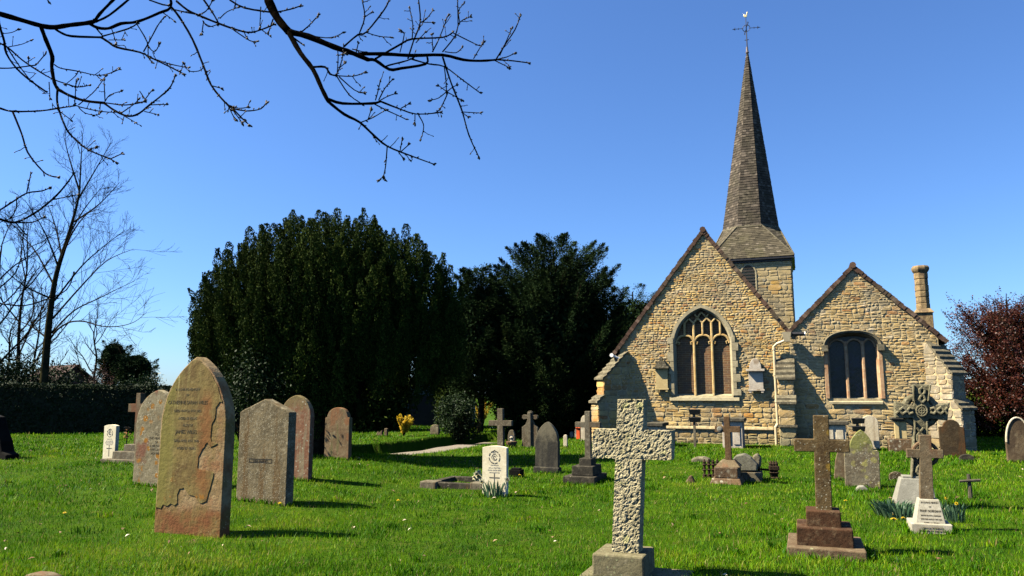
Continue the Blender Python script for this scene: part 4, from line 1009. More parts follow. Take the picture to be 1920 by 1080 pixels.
for i in range(len(xg) - 1):
    for j in range(len(zgd) - 1):
        if not inside(i, j): continue
        F_.append((vert(i, j, 0), vert(i + 1, j, 0), vert(i + 1, j + 1, 0), vert(i, j + 1, 0)))
        F_.append((vert(i, j + 1, KY), vert(i + 1, j + 1, KY), vert(i + 1, j, KY), vert(i, j, KY)))
        for di, dj in ((-1, 0), (1, 0), (0, -1), (0, 1)):
            if inside(i + di, j + dj): continue
            for k in range(KY):
                if di == -1: F_.append((vert(i, j, k + 1), vert(i, j, k), vert(i, j + 1, k), vert(i, j + 1, k + 1)))
                if di == 1: F_.append((vert(i + 1, j, k), vert(i + 1, j, k + 1), vert(i + 1, j + 1, k + 1), vert(i + 1, j + 1, k)))
                if dj == -1: F_.append((vert(i, j, k), vert(i, j, k + 1), vert(i + 1, j, k + 1), vert(i + 1, j, k)))
                if dj == 1: F_.append((vert(i, j + 1, k + 1), vert(i, j + 1, k), vert(i + 1, j + 1, k), vert(i + 1, j + 1, k + 1)))
for v in V_:
    q = Vector((v.x * 40, v.y * 40, v.z * 40)); face = v.y < .001
    nz = noise.noise(q * .35) * .4 + noise.noise(q) * .55 + noise.noise(q * 1.9) * .5 + noise.noise(q * 3.6) * .35
    pit = max(0, noise.noise(q * .9 + Vector((9, 3, 1))) - .2) * 1.5
    if face: v.y += -.0082 * nz + .024 * pit + .004
    else:
        v.x += .006 * noise.noise(q + Vector((5, 0, 0))); v.z += .006 * noise.noise(q + Vector((0, 5, 0)))
    if face: v.x += .006 * noise.noise(q * 1.3 + Vector((5, 0, 7))); v.z += .006 * noise.noise(q * 1.3 + Vector((0, 5, 3)))
    v.x += xb_ + (xt_ - xb_) * (v.z - zb_) / (zt_ - zb_)
rc = MB(); rc.add(V_, F_); rc.build('cross', M['pit'], e)
steps(pl, e, [(1117, 1214, 1036, 1088, .50), (1092, 1290, 1081, 1104, .62)], [M['pit_base'], M['pit_base']], 'base', .016, cy=.12)

# lichened cross on three steps at the right
pl = Place(1548, 1038); e = pl.root('stone_cross', 'brown lichened stone cross on three square steps, front right', 'cross', 'stone crosses on steps')
MB().prism(latin(pl, (1539, 779), (1545, 955), (1488, 1594, 823, 849), 28, 29, .14), 0, .14).build('cross', M['brown_lichen'], e, bevel=.008)
steps(pl, e, [(1512, 1578, 956, 987, .36), (1495, 1600, 985, 1022, .58), (1477, 1622, 1018, 1040, .86)], [M['brown_red'], M['brown_red'], stone('mossy_plinth_stone', (.20, .15, .10), (.14, .09, .06), (.3, .25, .18), lichen=[(LIG, 12, .25, .5)], bump=.5)], 'step', .012, cy=.07)

# cross with white lettered base
pl = Place(1738, 996); e = pl.root('stone_cross', 'small brown wheel cross on a white lettered pedestal beside daffodil leaves', 'cross', 'stone crosses on steps')
MB().prism(latin(pl, (1735, 816), (1738, 938), (1700, 1770, 842, 860), 20, 23, .1), 0, .11).build('cross', M['cross_brown'], e, bevel=.006)
cx_, cz_ = pl.p(1736, 851); rr = 21 * pl.k
for q in range(4):
    rg_ = MB(); a0 = q * math.pi / 2 + .28; rg_.bar([(cx_ + rr * math.cos(a0 + (math.pi / 2 - .56) * i / 6), cz_ + rr * math.sin(a0 + (math.pi / 2 - .56) * i / 6)) for i in range(7)], 6.5 * pl.k, .03, .08)
    rg_.build('wheel_arc', M['cross_brown'], e)

x0, z0 = pl.p(1715, 979); x1, _ = pl.p(1771, 979); x2, z1 = pl.p(1722, 935); x3, _ = pl.p(1760, 935)
dp = x1 - x0; sl_ = .06
MB().box(x0, x1, -.10, .22, z0, z1, top=(x2, x3, -.10 + sl_, .22 - sl_)).build('pedestal', M['white_marble'], e, bevel=.006)
tb_ = math.atan(sl_ / (z1 - z0)); zt0 = z1 - .02
lines = (('IN LOVING MEMORY', .030), ('OF', .022), ('FRANK OLDERSHAW', .036), ('BELOVED SON OF W. J. OLDERSHAW', .022), ('WHO DIED AUGUST 19TH 1910', .022), ('AGED 11 YEARS', .024))
zc0 = zt0
for b, sz in lines:
    t_ = text(b, e, 0, 0, sz, M['letter_mid'], y=-.0025, font_scale=min(.95, (x3 - x2 - .02 + (zt0 - zc0) * .25) / (len(b) * sz * .62))); t_.location = ((x2 + x3) / 2, -.10 + (zc0 - z0) / (z1 - z0) * sl_, zc0); t_.rotation_euler = (-tb_, 0, 0); zc0 -= sz * 1.28 + .012
steps(pl, e, [(1706, 1784, 979, 1000, .46)], M['white_marble'], 'plinth', .01, cy=.06)
for i, b in enumerate(('CHARLES FREDERICK', 'BROTHER OF THE ABOVE')): text(b, e, (x0 + x1) / 2, z0 - .015 - i * .032, .026, M['letter_soft'], y=.06 - .23 - .002, font_scale=.9)

# great carved wheel cross
pl = Place(1714, 950); e = pl.root('celtic_cross', 'large carved green grey wheel cross on a tapering granite base', 'cross')
cx_, cz_ = pl.p(1727, 770)
def P2(px, py): return pl.p(px, py)
arms = [P2(1709, 900), P2(1742, 900), P2(1739, 800), P2(1742, 785), P2(1777, 789), P2(1780, 755), P2(1744, 760), P2(1740, 751), P2(1746, 721), P2(1712, 721), P2(1716, 751), P2(1712, 761), P2(1678, 752), P2(1678, 784), P2(1712, 784), P2(1714, 800)]
mb = MB(); mb.prism(arms, 0, .2); cb = mb.build('cross', M['celtic'], e, bevel=.014)
rl = MB(); k = pl.k
def knot(path, w_=5): rl.bar([P2(*q) for q in path], w_ * k, -.035, .01)
rgk = random.Random(8)
for side in (-1, 1):                                   # interlaced vine carved up the shaft
    knot([(1725 + side * (7 * math.sin(i * 1.15)) * (1) - 0, 892 - i * 7.5) for i in range(13)], 4.5)
    knot([(1729 + side * 6 * math.sin(i * 1.3), 755 - i * 6) for i in range(6)], 4.5)
    for sx in (-1, 1): knot([(1728 + sx * (16 + i * 6.5), 770 + side * 6 * math.sin(i * 1.4 + .6)) for i in range(6)], 4.5)
for rr, ww in ((10, 3), (5.5, 3)): knot([(1728 + rr * math.cos(i * math.pi / 8), 770 + rr * math.sin(i * math.pi / 8)) for i in range(17)], ww)
knot([(1720, 770), (1736, 770)], 2.5); knot([(1728, 762), (1728, 778)], 2.5)
knot([(1713, 722), (1713, 752)], 3); knot([(1744, 722), (1740, 752)], 3); knot([(1710, 895), (1716, 790)], 3); knot([(1741, 895), (1738, 790)], 3)
rl.build('carving', M['celtic'], e)
rr = 27 * k
for q in range(4):                                     # the four arcs of the wheel
    rg_ = MB(); a0 = q * math.pi / 2 + .34; rg_.bar([(cx_ + rr * (1 + .03 * math.sin(i * 2 + q)) * math.cos(a0 + (math.pi / 2 - .68) * i / 7), cz_ + rr * math.sin(a0 + (math.pi / 2 - .68) * i / 7)) for i in range(8)], 13 * k, .05, .16)
    rg_.build('wheel_arc', M['celtic'], e, bevel=.008)

x0, _ = P2(1671, 950); x1, _ = P2(1757, 950); x2, z1 = P2(1688, 896); x3, _ = P2(1746, 896)
mb = MB(); mb.box(x0, x1, -.16, .36, -.1, z1, top=(x2, x3, -.04, .24)); mb.build('base', M['granite'], e, bevel=.012)
mb = MB(); mb.box(x2 + .03, x3 - .03, -.02, .22, z1 - .005, z1 + .03); mb.build('base_moulding', M['granite'], e, bevel=.006)

# grey cross left of the pointed dark stone
pl = Place(937, 840); e = pl.root('stone_cross', 'slim grey cross with square arms standing behind the middle war grave', 'cross', 'stone crosses on steps')
MB().prism(latin(pl, (937, 766), (938, 838), (916, 959, 788, 799), 11, 12, .12, .1), 0, .14).build('cross', M['grey_cross'], e, bevel=.008)
# wheel headed cross slab
pl = Place(993, 821, Y=22.4); e = pl.root('cross_slab', 'grey headstone with a small trefoil cross rising from its shoulders', 'headstone')
q = lambda a, b: pl.p(a, b)
w0, w1 = q(978.5, 821)[0], q(1008, 821)[0]; xm = (w0 + w1) / 2; hz = q(993, 796)[1]; ht = q(993, 770)[1]; hw = (w1 - w0) / 2; aw = .075; az = q(993, 782)[1]
ol = [(xm - hw, -.1), (xm + hw, -.1), (xm + hw, hz - .08), (xm + hw * .55, hz), (xm + aw, hz + .14), (xm + aw, az - .06)]
ol += [(xm + .17 + .075 * math.cos(t), az + .075 * math.sin(t)) for t in (-2.3, -1.3, -.4, .4, 1.3, 2.3)]
ol += [(xm + aw, az + .06)] + [(xm + .08 * math.cos(t), ht - .08 + .08 * math.sin(t)) for t in (-.5, .4, 1.2, 1.9, 2.7, 3.6)] + [(xm - aw, az + .06)]
ol += [(xm - .17 - .075 * math.cos(t), az + .075 * math.sin(t)) for t in (2.3, 1.3, .4, -.4, -1.3, -2.3)] + [(xm - aw, az - .06), (xm - aw, hz + .14), (xm - hw * .55, hz), (xm - hw, hz - .08)]
MB().prism(ol, 0, .12).build('slab', M['grey_cross'], e, bevel=.006); MB().prism([(xm - aw * .7, 0), (xm + aw * .7, 0), (xm + aw * .6, ht - .05), (xm - aw * .6, ht - .05)], -.04, .02).build('raised_shaft', M['grey_cross'], e, bevel=.012)
# dark cross on steps
pl = Place(1096, 904); e = pl.root('stone_cross', 'weathered cross on three blackened steps, half behind the rough granite cross', 'cross', 'stone crosses on steps')
MB().prism(latin(pl, (1101, 771), (1102, 860), (1078, 1125, 791, 802), 10.5, 11.5, .1), 0, .11).build('cross', M['grey_cross'], e, bevel=.006)
steps(pl, e, [(1088.5, 1112, 859, 873, .34), (1079, 1119, 872, 890, .62), (1067, 1126, 890, 906, .92)], M['dark_step'], 'step', .012, cy=.06)
# cross behind the flaking stones on the left
pl = Place(248, 868); e = pl.root('stone_cross', 'plain brownish cross on stepped base between the leaning war grave and orange lichened headstone', 'cross', 'stone crosses on steps')
MB().prism(latin(pl, (260, 737), (254, 846), (241, 279, 757, 773), 11, 12, .1), 0, .12).build('cross', M['cross_brown'], e, bevel=.006)
steps(pl, e, [(238, 272, 833, 848, .3), (224, 284, 846, 862, .5), (210, 296, 860, 872, .72)], M['grey_cross'], 'step', .01, cy=.06)
# small wooden cross on worn base
pl = Place(1366, 904); e = pl.root('wooden_cross', 'plain brown cross on a crumbling lichened base beside the iron railing', 'cross')
MB().prism(latin(pl, (1362, 781), (1366, 862), (1340, 1388, 799, 811), 10.5, 11.5, .1), 0, .11).build('cross', M['wood'], e, bevel=.005)
x0, z0 = pl.p(1342.5, 894); x1, _ = pl.p(1387, 894); z1 = pl.Z(1365, 874); x2, z2 = pl.p(1353, 862); x3, _ = pl.p(1378, 862)
MB().box(x2 - .1, x3 + .1, -.2, .3, z1, z2, top=(x2, x3, -.06, .17)).build('collar', M['cross_brown'], e, bevel=.008)
MB().box(x0, x1, -.26, .36, z0, z1).build('pedestal', M['brick_base'], e, bevel=.02)
x0, _ = pl.p(1332, 904); x1, _ = pl.p(1397, 904); MB().box(x0, x1, -.4, .5, -.1, z0 + .005, top=(x0 + .06, x1 - .06, -.3, .4)).build('plinth', M['brick_base'], e, bevel=.02)
mb = MB(); xr, zr = pl.p(1349, 804); mb.lathe([(.05, 0), (.05, .006), (.038, .007), (.03, .012)], 14); dk = mb.build('disc', M['granite'], e); dk.rotation_euler = (math.pi / 2, 0, 0); dk.location = (xr, -.002, zr)
# small dark cross at the right
pl = Place(1818, 934); e = pl.root('wooden_cross', 'small dark rustic cross leaning in the grass at the far right', 'cross')
mb = MB(); mb.tube([Vector((pl.X(1820, 934), 0, -.08)), Vector((pl.X(1816, 889), 0, pl.Z(1816, 889)))], [.032, .026], 6); mb.build('upright', M['tomb_dark'], e)
mb = MB(); a, b = pl.p(1798, 902), pl.p(1837, 900); mb.tube([Vector((a[0], -.03, a[1])), Vector((b[0], -.03, b[1]))], [.022, .024], 6); mb.build('crossbar', M['tomb_dark'], e)

# --- black monument at the left edge
pl = Place(-18, 861); mb = MB(); q = lambda a, b: pl.p(a, b)
mb.prism([(q(-70, 800)[0], -.1), (q(12, 860)[0], -.1), (q(12, 853)[0], q(12, 853)[1]), (q(3, 847)[0], q(3, 847)[1]), (q(0, 828)[0], q(0, 828)[1]), (q(-8, 806)[0], q(-8, 806)[1]), (q(-14, 782)[0], q(-14, 782)[1]), (q(-40, 772)[0], q(-40, 772)[1]), (q(-70, 785)[0], q(-70, 785)[1])], 0, .3)
own(mb.build('dark_monument', M['near_black'], bevel=.03), pl, 'black tapering monument cut off by the left edge', 'monument')

# --- kerbed grave, dark block, pots
pl = Place(848, 917); e = pl.root('grave_kerb', 'low rectangular stone grave kerb left of the middle war grave', 'grave kerb')
x0, x1 = pl.X(797, 912), pl.X(903, 912); q = MB()
for nm, bx in (('kerb', (x0, x1, 0, .13)), ('kerb', (x0, x1, .95, 1.08)), ('kerb', (x0, x0 + .13, .13, .95)), ('kerb', (x1 - .13, x1, .13, .95))):
    mb = MB(); mb.box(*bx, -.1, .10); mb.build(nm, M['dark_step'], e, bevel=.012)  # darker stone colour stands in for the shadow on the kerb front
mb = MB(); mb.box(x0 - .08, x0 + .24, -.06, .2, -.1, .115); mb.box(x1 - .2, x1 + .05, -.05, .18, -.1, .13); mb.build('corner_block', M['grey_cross'], e, bevel=.02)
pl = Place(966, 895); mb = MB(); x0, x1 = pl.X(954, 895), pl.X(976, 895); mb.box(x0, x1, 0, .2, -.1, pl.Z(965, 881)); mb.box(x0 + .03, x1 - .03, .03, .17, pl.Z(965, 881), pl.Z(965, 881) + .03)
own(mb.build('vase_block', M['near_black'], bevel=.01), pl, 'small black stone block behind the middle war grave', 'flower block')
pl = Place(959, 840); e = pl.root('stone_urn', 'squat brown stone flower urn in the grass beside the slim grey cross', 'urn')
MB().lathe([(.09, -.05), (.10, .03), (.15, .10), (.17, .16), (.17, .19), (.12, .2)], 10).build('bowl', M['cross_brown'], e); MB().lathe([(.07, .19), (.05, .24), (.08, .3), (.05, .34), (.02, .36)], 8).build('lid', M['tomb_pale'], e)

# --- chest tombs by the wall
def chest_tomb(label, px0, px1, pyb, pyt, dep, mat, topm, Y, over=.07):
    pl = Place((px0 + px1) / 2, pyb, Y); e = pl.root('chest_tomb', label, 'chest tomb', 'chest tombs against the church')
    x0, x1 = pl.X(px0, pyb), pl.X(px1, pyb); h = pl.Z((px0 + px1) / 2, pyt)
    MB().box(x0, x1, 0, dep, -.1, h - .1).build('chest', mat, e, bevel=.01)
    pn = MB()
    for i in range(2):
        a = x0 + .06 + (x1 - x0 - .06) * i / 2; pn.box(a, a + (x1 - x0) / 2 - .1, -.02, .01, .1, h - .2)
    pn.build('panel', mat, e, bevel=.008)
    MB().box(x0 - over, x1 + over, -over, dep + over, h - .1, h).build('lid', topm, e, bevel=.015); return e
chest_tomb('pale chest tomb with dark lid showing behind the rough granite cross', 1216, 1240, 829, 793, .9, M['tomb_pale'], M['tomb_dark'], 22.0)
chest_tomb('pinkish grey chest tomb with dark lid behind the plain brown cross', 1355, 1393, 829, 784, .8, M['tablet_pink'], M['tomb_dark'], 21.6)
chest_tomb('white chest tomb with dark lid between buttress shadow and pale round headstone', 1546, 1588, 832, 790, .9, M['tomb_pale'], M['tomb_dark'], 20.6)
pl = Place(1690, 838, Y=20.0); e = pl.root('pilaster_monument', 'buff pilaster monument on a brick base behind the great wheel cross', 'monument'); q = lambda a, b: pl.p(a, b)
x0, x1 = q(1667, 838)[0], q(1712, 838)[0]; h = q(1690, 823)[1]
mb = MB(); mb.box(x0, x1, -.05, .5, -.1, h); mb.build('base', M['brick_base'], e, bevel=.015)
a, b = q(1681, 820)[0], q(1702, 820)[0]; z0, z1 = h, q(1690, 790)[1]
mb = MB(); mb.box(a, b, .05, .4, z0, z1); mb.box(a - .03, a + .08, .02, .1, z0, z1); mb.build('pilaster', M['tablet_buff'], e, bevel=.01)
mb = MB(); mb.box(a - .06, b + .06, -.02, .46, z1, z1 + .06, top=(a - .1, b + .1, -.06, .5)); mb.box(a - .1, b + .1, -.06, .5, z1 + .06, z1 + .1); mb.build('cornice', M['tomb_dark'], e, bevel=.008)

# --- floodlights on posts
def floodlight(label, px, pyb, pyt, lamps, Y, post=True):
    pl = Place(px, pyb, Y); e = pl.root('floodlight', label, 'floodlight', 'floodlights aimed at the church'); h = pl.Z(px, pyt)
    mb = MB(); mb.box(-.035, .035, -.03, .03, -.1, h - .05); mb.build('post', M['grey_cross'], e, bevel=.005)
    for py in lamps:
        z = pl.Z(px, py); lb = MB(); lb.box(-.12, .17, -.06, .13, z - .07, z + .07, top=(-.14, .19, -.1, .09)); lm = lb.build('lamp', M['iron'], e, bevel=.012)
        gb = MB(); gb.box(-.1, .15, .125, .135, z - .05, z + .05); gb.build('glass', M['glass'], lm)
    return e
floodlight('twin black floodlight on a short post below the bricked window', 1303, 827, 767, (772, 787), 22.0)
floodlight('twin black floodlight beside the pale round headstone', 1610, 832, 782, (789, 804), 20.4)

# --- broken coped stone and iron railing
pl = Place(1408, 903); e = pl.root('broken_tomb', 'broken grey coped tomb with wedge shaped top slab behind the plain brown cross', 'tomb'); q = lambda a, b: pl.p(a, b)
mb = MB(); mb.box(q(1388, 903)[0], q(1428, 903)[0], 0, .5, -.1, q(1408, 886)[1]); mb.build('base', M['grey_cross'], e, bevel=.015)
mb = MB(); mb.prism([q(1379, 884), q(1419, 884), q(1420, 872), q(1407, 859), q(1394, 852), q(1379, 855), q(1374, 860)], .04, .42); mb.build('coped_slab', stone('grey_slab', (.24, .24, .21), (.16, .155, .135), (.34, .34, .30), lichen=[(LIG, 16, .25, .5)], bump=.4), e, bevel=.02)
mb = MB(); mb.prism([q(1408, 878), q(1424, 880), q(1425, 862), q(1418, 853), q(1409, 857)], .3, .6); mb.build('fragment', M['slab_lichen'], e, bevel=.03)
pl = Place(1334, 896); e = pl.root('grave_railing', 'rusted iron grave railing with spiked posts and a twisted bar', 'railing', None); q = lambda a, b: pl.p(a, b)
def spike(px, pyb, pyt, r):
    x, z0 = q(px, pyb); z1 = q(px, pyt)[1]; H = z1 - z0
    mb = MB(); mb.lathe([(r * 1.3, -.1), (r * 1.3, H * .18), (r * .6, H * .22), (r * .8, H * .36), (r * 1.5, H * .42), (r * .7, H * .48), (r * .8, H * .62), (r * 1.6, H * .68), (r * .8, H * .76), (r * 1.1, H * .82), (.004, H)], 8, (x, 0, z0)); return mb.build('post', M['rust_iron'], e)
for px, py in ((1321.5, 896), (1330, 896), (1338, 896), (1346, 892)): spike(px, py, 860, .03)
for px, dy in ((1447, 0), (1452, 0), (1457, 0)): spike(px, 903, 863, .035)
mb = MB(); xa, za = q(1443, 904); xb, zb = q(1461, 878); mb.box(xa, xb, -.05, .05, -.1, za + .05); mb.box(xa, xb, -.05, .05, zb - .04, zb + .04); mb.build('post_block', M['rust_iron'], e, bevel=.01)
spike(1386, 900, 856, .028); spike(1424, 900, 861, .028)
mb = MB()
pa, pb = q(1343, 872), q(1450, 882)
for ph in (0, math.pi):
    mb.tube([Vector((pa[0] + (pb[0] - pa[0]) * i / 90, .02 + .012 * math.cos(i * .9 + ph), pa[1] + (pb[1] - pa[1]) * i / 90 + .012 * math.sin(i * .9 + ph))) for i in range(91)], .012, 5)
a, b = q(1320, 870), q(1347, 872); mb.tube([Vector((a[0], 0, a[1])), Vector((b[0], 0, b[1]))], .014, 5)
mb.build('twisted_bar', M['rust_iron'], e)
pl = Place(1312, 866); mb = MB(); rgx = random.Random(2)
mb.prism([(pl.X(1296, 866), -.05), (pl.X(1330, 866), -.05), (pl.X(1329, 866), .05), (pl.X(1318, 866), .1), (pl.X(1305, 866), .09), (pl.X(1296, 866), .06)], 0, .45)
own(mb.build('fallen_slab', M['slab_lichen'], bevel=.03), pl, 'fallen lichened slab lying in the grass left of the iron railing', 'stone slab')
pl = Place(1295, 905); mb = MB(); mb.prism([(-.13, -.05), (.1, -.05), (.02, .12), (-.02, .12)], 0, .12)
own(mb.build('foot_stone', M['cross_brown'], bevel=.02), pl, 'little pointed foot stone poking out of the lawn', 'stone')
# --- odds at the far side by the church corner
pl = Place(1084, 818, Y=25.0); mb = MB(); q = lambda a, b: pl.p(a, b)
x0, x1, h = q(1080.5, 818)[0], q(1087.5, 818)[0], q(1084, 803)[1]; mb.box(x0, x1, 0, .14, 0, h, top=(x0 + .01, x1 - .01, .01, .13)); mb.box(x0 - .02, x1 + .02, -.02, .16, h, h + .025)
own(mb.build('litter_bin', plain('orange_plastic', (.62, .09, .02), .15, 6, .5), bevel=.01), pl, 'small bright orange bin by the chancel corner', 'bin')
headstone('round shouldered grey headstone directly behind the cross on blackened steps', 1089, 1102, 818, 779, lambda w, h: roundtop(w, h, h * .7), M['tomb_pale'], .1, Y=24.4, group=ORN)
headstone('tiny white marble headstone next to the orange bin', 1077.5, 1081, 815, 804, lambda w, h: roundtop(w, h, h * .6), M['white_marble'], .06, Y=25.3, group=ORN)
headstone('small white tablet in the dark left of the orange bin', 1068, 1075, 817, 809, lambda w, h: roundtop(w, h, h * .8), M['white_marble'], .06, Y=25.8, group=ORN)
headstone('narrow white edged stone nearest the dark pointed headstone under the conifer', 1056, 1063.5, 826, 815, lambda w, h: roundtop(w, h, h * .8), M['tomb_pale'], .07, Y=22.0, group=ORN)

# ================================================================== GROUND, PATH
def lin(a, b, n): return list(np.linspace(a, b, n, endpoint=False))
gx_ = np.array(lin(-900, -60, 14) + lin(-60, -16, 22) + lin(-16, -7, 45) + lin(-7, 1.5, 95) + lin(1.5, 20, 92) + lin(20, 60, 20) + lin(60, 900, 14) + [900.])
gy_ = np.array(lin(-300, -4, 10) + lin(-4, 4, 16) + lin(4, 18, 95) + lin(18, 28, 110) + lin(28, 32, 26) + lin(32, 70, 20) + lin(70, 1400, 16) + [1400.])
GX, GY = np.meshgrid(gx_, gy_); GZ = g(GX, GY)
nx, ny = len(gx_), len(gy_); idx = np.arange(nx * ny).reshape(ny, nx)
Fq = np.stack([idx[:-1, :-1], idx[:-1, 1:], idx[1:, 1:], idx[1:, :-1]], -1).reshape(-1, 4)
n = NT('lawn'); co = n.coord(False)
c = n.mix(n.step(n.noise(1.3, 5, .65, co), .35, .68), (.022, .058, .0015), (.045, .09, .002))
c = n.mix(n.step(n.noise(5, 4, .7, co), .5, .75), c, (.07, .085, .012))
c = n.mix(n.step(n.noise(14, 4, .7, co), .60, .78), c, (.055, .045, .016))
c = n.mix(n.step(n.noise(60, 3, .7, co), .5, .3), c, n.mix(.6, c, (.012, .03, .004)))
n.bump(n.math('ADD', n.noise(70, 3, .7, co), n.noise(18, 4, .7, co)), .8, .04)
M['lawn'] = n.done(c, 1.0); n.b.inputs['Specular IOR Level'].default_value = 0.05
tag(arrays('ground', np.stack([GX, GY, GZ], -1), Fq, M['lawn'], smooth=True), kind='structure')
pv = []; pf = []; pts = []
for (x0, y0), (x1, y1) in zip(PATH[:-1], PATH[1:]):
    m = max(2, int(math.hypot(x1 - x0, y1 - y0) / .25))
    for i in range(m): pts.append((x0 + (x1 - x0) * i / m, y0 + (y1 - y0) * i / m))
for i, p in enumerate(pts):
    a, b = pts[max(i - 1, 0)], pts[min(i + 1, len(pts) - 1)]; d = Vector((b[0] - a[0], b[1] - a[1])).normalized(); nrm = Vector((-d.y, d.x))
    for j in range(9):
        o_ = (j / 8 - .5) * .95; x, y = p[0] + nrm.x * o_, p[1] + nrm.y * o_
        pv.append((x, y, gz(x, y) + .02 - (.03 if j in (0, 8) else 0)))
pf = [(i * 9 + j, i * 9 + j + 1, (i + 1) * 9 + j + 1, (i + 1) * 9 + j) for i in range(len(pts) - 1) for j in range(8)]
n = NT('path_gravel'); c = n.mix(n.step(n.noise(30, 4, .7), .4, .7), (.13, .112, .085), (.20, .175, .13)); n.bump(n.noise(80, 3, .7), .5, .02)
tag(arrays('path', pv, pf, n.done(c, .95)), kind='structure')

# ================================================================== GRASS
rs = np.random.RandomState(3)
def vnoise(x, y, f, seed):
    r = np.random.RandomState(seed); ph = r.rand(6) * 6.28; an = r.rand(6) * 6.28; fr = f * (0.6 + r.rand(6))
    return sum(np.sin(fr[i] * (x * math.cos(an[i]) + y * math.sin(an[i])) + ph[i]) for i in range(6)) / 6
def church_mask(x, y):                                   # true inside the church
    q = np.stack([x - church.location.x, y - church.location.y], -1)
    u = q @ np.array([T.x, T.y]); d = q @ np.array([N.x, N.y])
    return (d > -.02) & (u > wl - .1) & (u < wr + .1)
def grass_band(y0, y1, dens, hgt, wid, segs):
    m = 3.0
    n_ = int((y1 - y0) * (0.72 * (y0 + y1) + 2 * m) * dens)
    y = rs.uniform(y0, y1, n_); hw = 0.72 * y + m; x = rs.uniform(-1, 1, n_) * hw
    keep = ~church_mask(x, y); d, s_ = pathdist(x, y); keep &= d > .40; keep &= ~((s_ > 0) & (d < .64) & (x > -3.5) & (rs.rand(n_) < .93))
    keep &= rs.rand(n_) < (0.72 + 0.45 * vnoise(x, y, 3.1, 5))
    x, y = x[keep], y[keep]; n_ = len(x); z = g(x, y)
    cl = vnoise(x, y, 1.1, 1) + .7 * vnoise(x, y, 6, 2)
    h = hgt * np.clip(1 + .55 * cl + rs.normal(0, .28, n_), .3, 2.4); w = wid * rs.uniform(.6, 1.3, n_)
    a = rs.rand(n_) * 6.283; lean = rs.uniform(.1, .9, n_) * h; la = a + rs.normal(0, .6, n_)
    dx, dy = np.cos(a) * w / 2, np.sin(a) * w / 2; px_, py_ = -np.sin(la) * lean, np.cos(la) * lean
    tint = np.clip(.45 + .30 * vnoise(x, y, .9, 8) + .32 * vnoise(x, y, 3.5, 9) + .22 * vnoise(x, y, 11, 10) + rs.normal(0, .22, n_), 0, 1)
    dead = rs.rand(n_) < .035; tint = np.where(dead, 1.0, np.minimum(tint, .93))
    B0 = np.stack([x - dx, y - dy, z - .01], -1); B1 = np.stack([x + dx, y + dy, z - .01], -1)
    tip = np.stack([x + px_, y + py_, z + h * .92], -1)
    if segs == 1: return np.stack([B0, B1, tip], 1).reshape(-1, 3), np.arange(n_ * 3).reshape(-1, 3), tint
    M0 = np.stack([x - dx * .75 + px_ * .3, y - dy * .75 + py_ * .3, z + h * .55], -1); M1 = np.stack([x + dx * .75 + px_ * .3, y + dy * .75 + py_ * .3, z + h * .55], -1)
    V = np.stack([B0, B1, M1, M0, tip], 1).reshape(-1, 3); i = np.arange(n_)[:, None] * 5
    Fa = np.concatenate([i + [0, 1, 2], i + [0, 2, 3], i + [3, 2, 4]]); return V, Fa, np.concatenate([tint] * 3)
bands = [grass_band(4.2, 7.5, 4200, .042, .0055, 2), grass_band(7.5, 11, 2100, .045, .008, 1), grass_band(11, 17, 900, .048, .013, 1), grass_band(17, 26, 330, .055, .024, 1), grass_band(26, 34, 120, .07, .05, 1)]
def tufts(P2, hgt, wid, tint):
    x, y = P2[:, 0], P2[:, 1]; n_ = len(x); z = g(x, y); h = hgt * np.clip(rs.normal(1, .32, n_), .4, 1.9); w = wid * rs.uniform(.7, 1.3, n_)
    a = rs.rand(n_) * 6.283; la = rs.rand(n_) * 6.283; lean = rs.uniform(.1, .8, n_) * h; dx, dy = np.cos(a) * w / 2, np.sin(a) * w / 2; px_, py_ = np.cos(la) * lean, np.sin(la) * lean
    M0 = np.stack([x - dx * .8 + px_ * .3, y - dy * .8 + py_ * .3, z + h * .55], -1); M1 = np.stack([x + dx * .8 + px_ * .3, y + dy * .8 + py_ * .3, z + h * .55], -1)
    V = np.stack([np.stack([x - dx, y - dy, z - .01], -1), np.stack([x + dx, y + dy, z - .01], -1), M1, M0, np.stack([x + px_, y + py_, z + h * .92], -1)], 1).reshape(-1, 3); i = np.arange(n_)[:, None] * 5
    return V, np.concatenate([i + [0, 1, 2], i + [0, 2, 3], i + [3, 2, 4]]), np.concatenate([np.clip(tint + rs.normal(0, .14, n_), 0, 1)] * 3)
for pl_, a0, a1, d0, d1 in SKIRT:                        # long grass round the feet of the stones
    per = 2 * (a1 - a0) + 2 * (d1 - d0); n_ = int(min(260, 130 * per)); u = rs.rand(n_) * per; q = abs(rs.normal(0, .035, n_)) + .004
    L1, L2 = a1 - a0, d1 - d0
    lx = np.where(u < L1, a0 + u, np.where(u < L1 + L2, a1 + q, np.where(u < 2 * L1 + L2, a1 - (u - L1 - L2), a0 - q)))
    ly = np.where(u < L1, d0 - q, np.where(u < L1 + L2, d0 + u - L1, np.where(u < 2 * L1 + L2, d1 + q, d1 - (u - 2 * L1 - L2))))
    X_ = pl_.P.x + pl_.t.x * lx + pl_.n.x * ly; Y_ = pl_.P.y + pl_.t.y * lx + pl_.n.y * ly
    bands.append(tufts(np.stack([X_, Y_], -1), .062, .006 + .0007 * pl_.P.y, .38))
cen = []
for _ in range(260):                                     # clumps of coarser grass and weeds
    y = 5 + 17 * R.random() ** 1.5; x = R.uniform(-1, 1) * (.72 * y + 1)
    if not church_mask(np.array([x]), np.array([y]))[0]: cen.append((x, y))
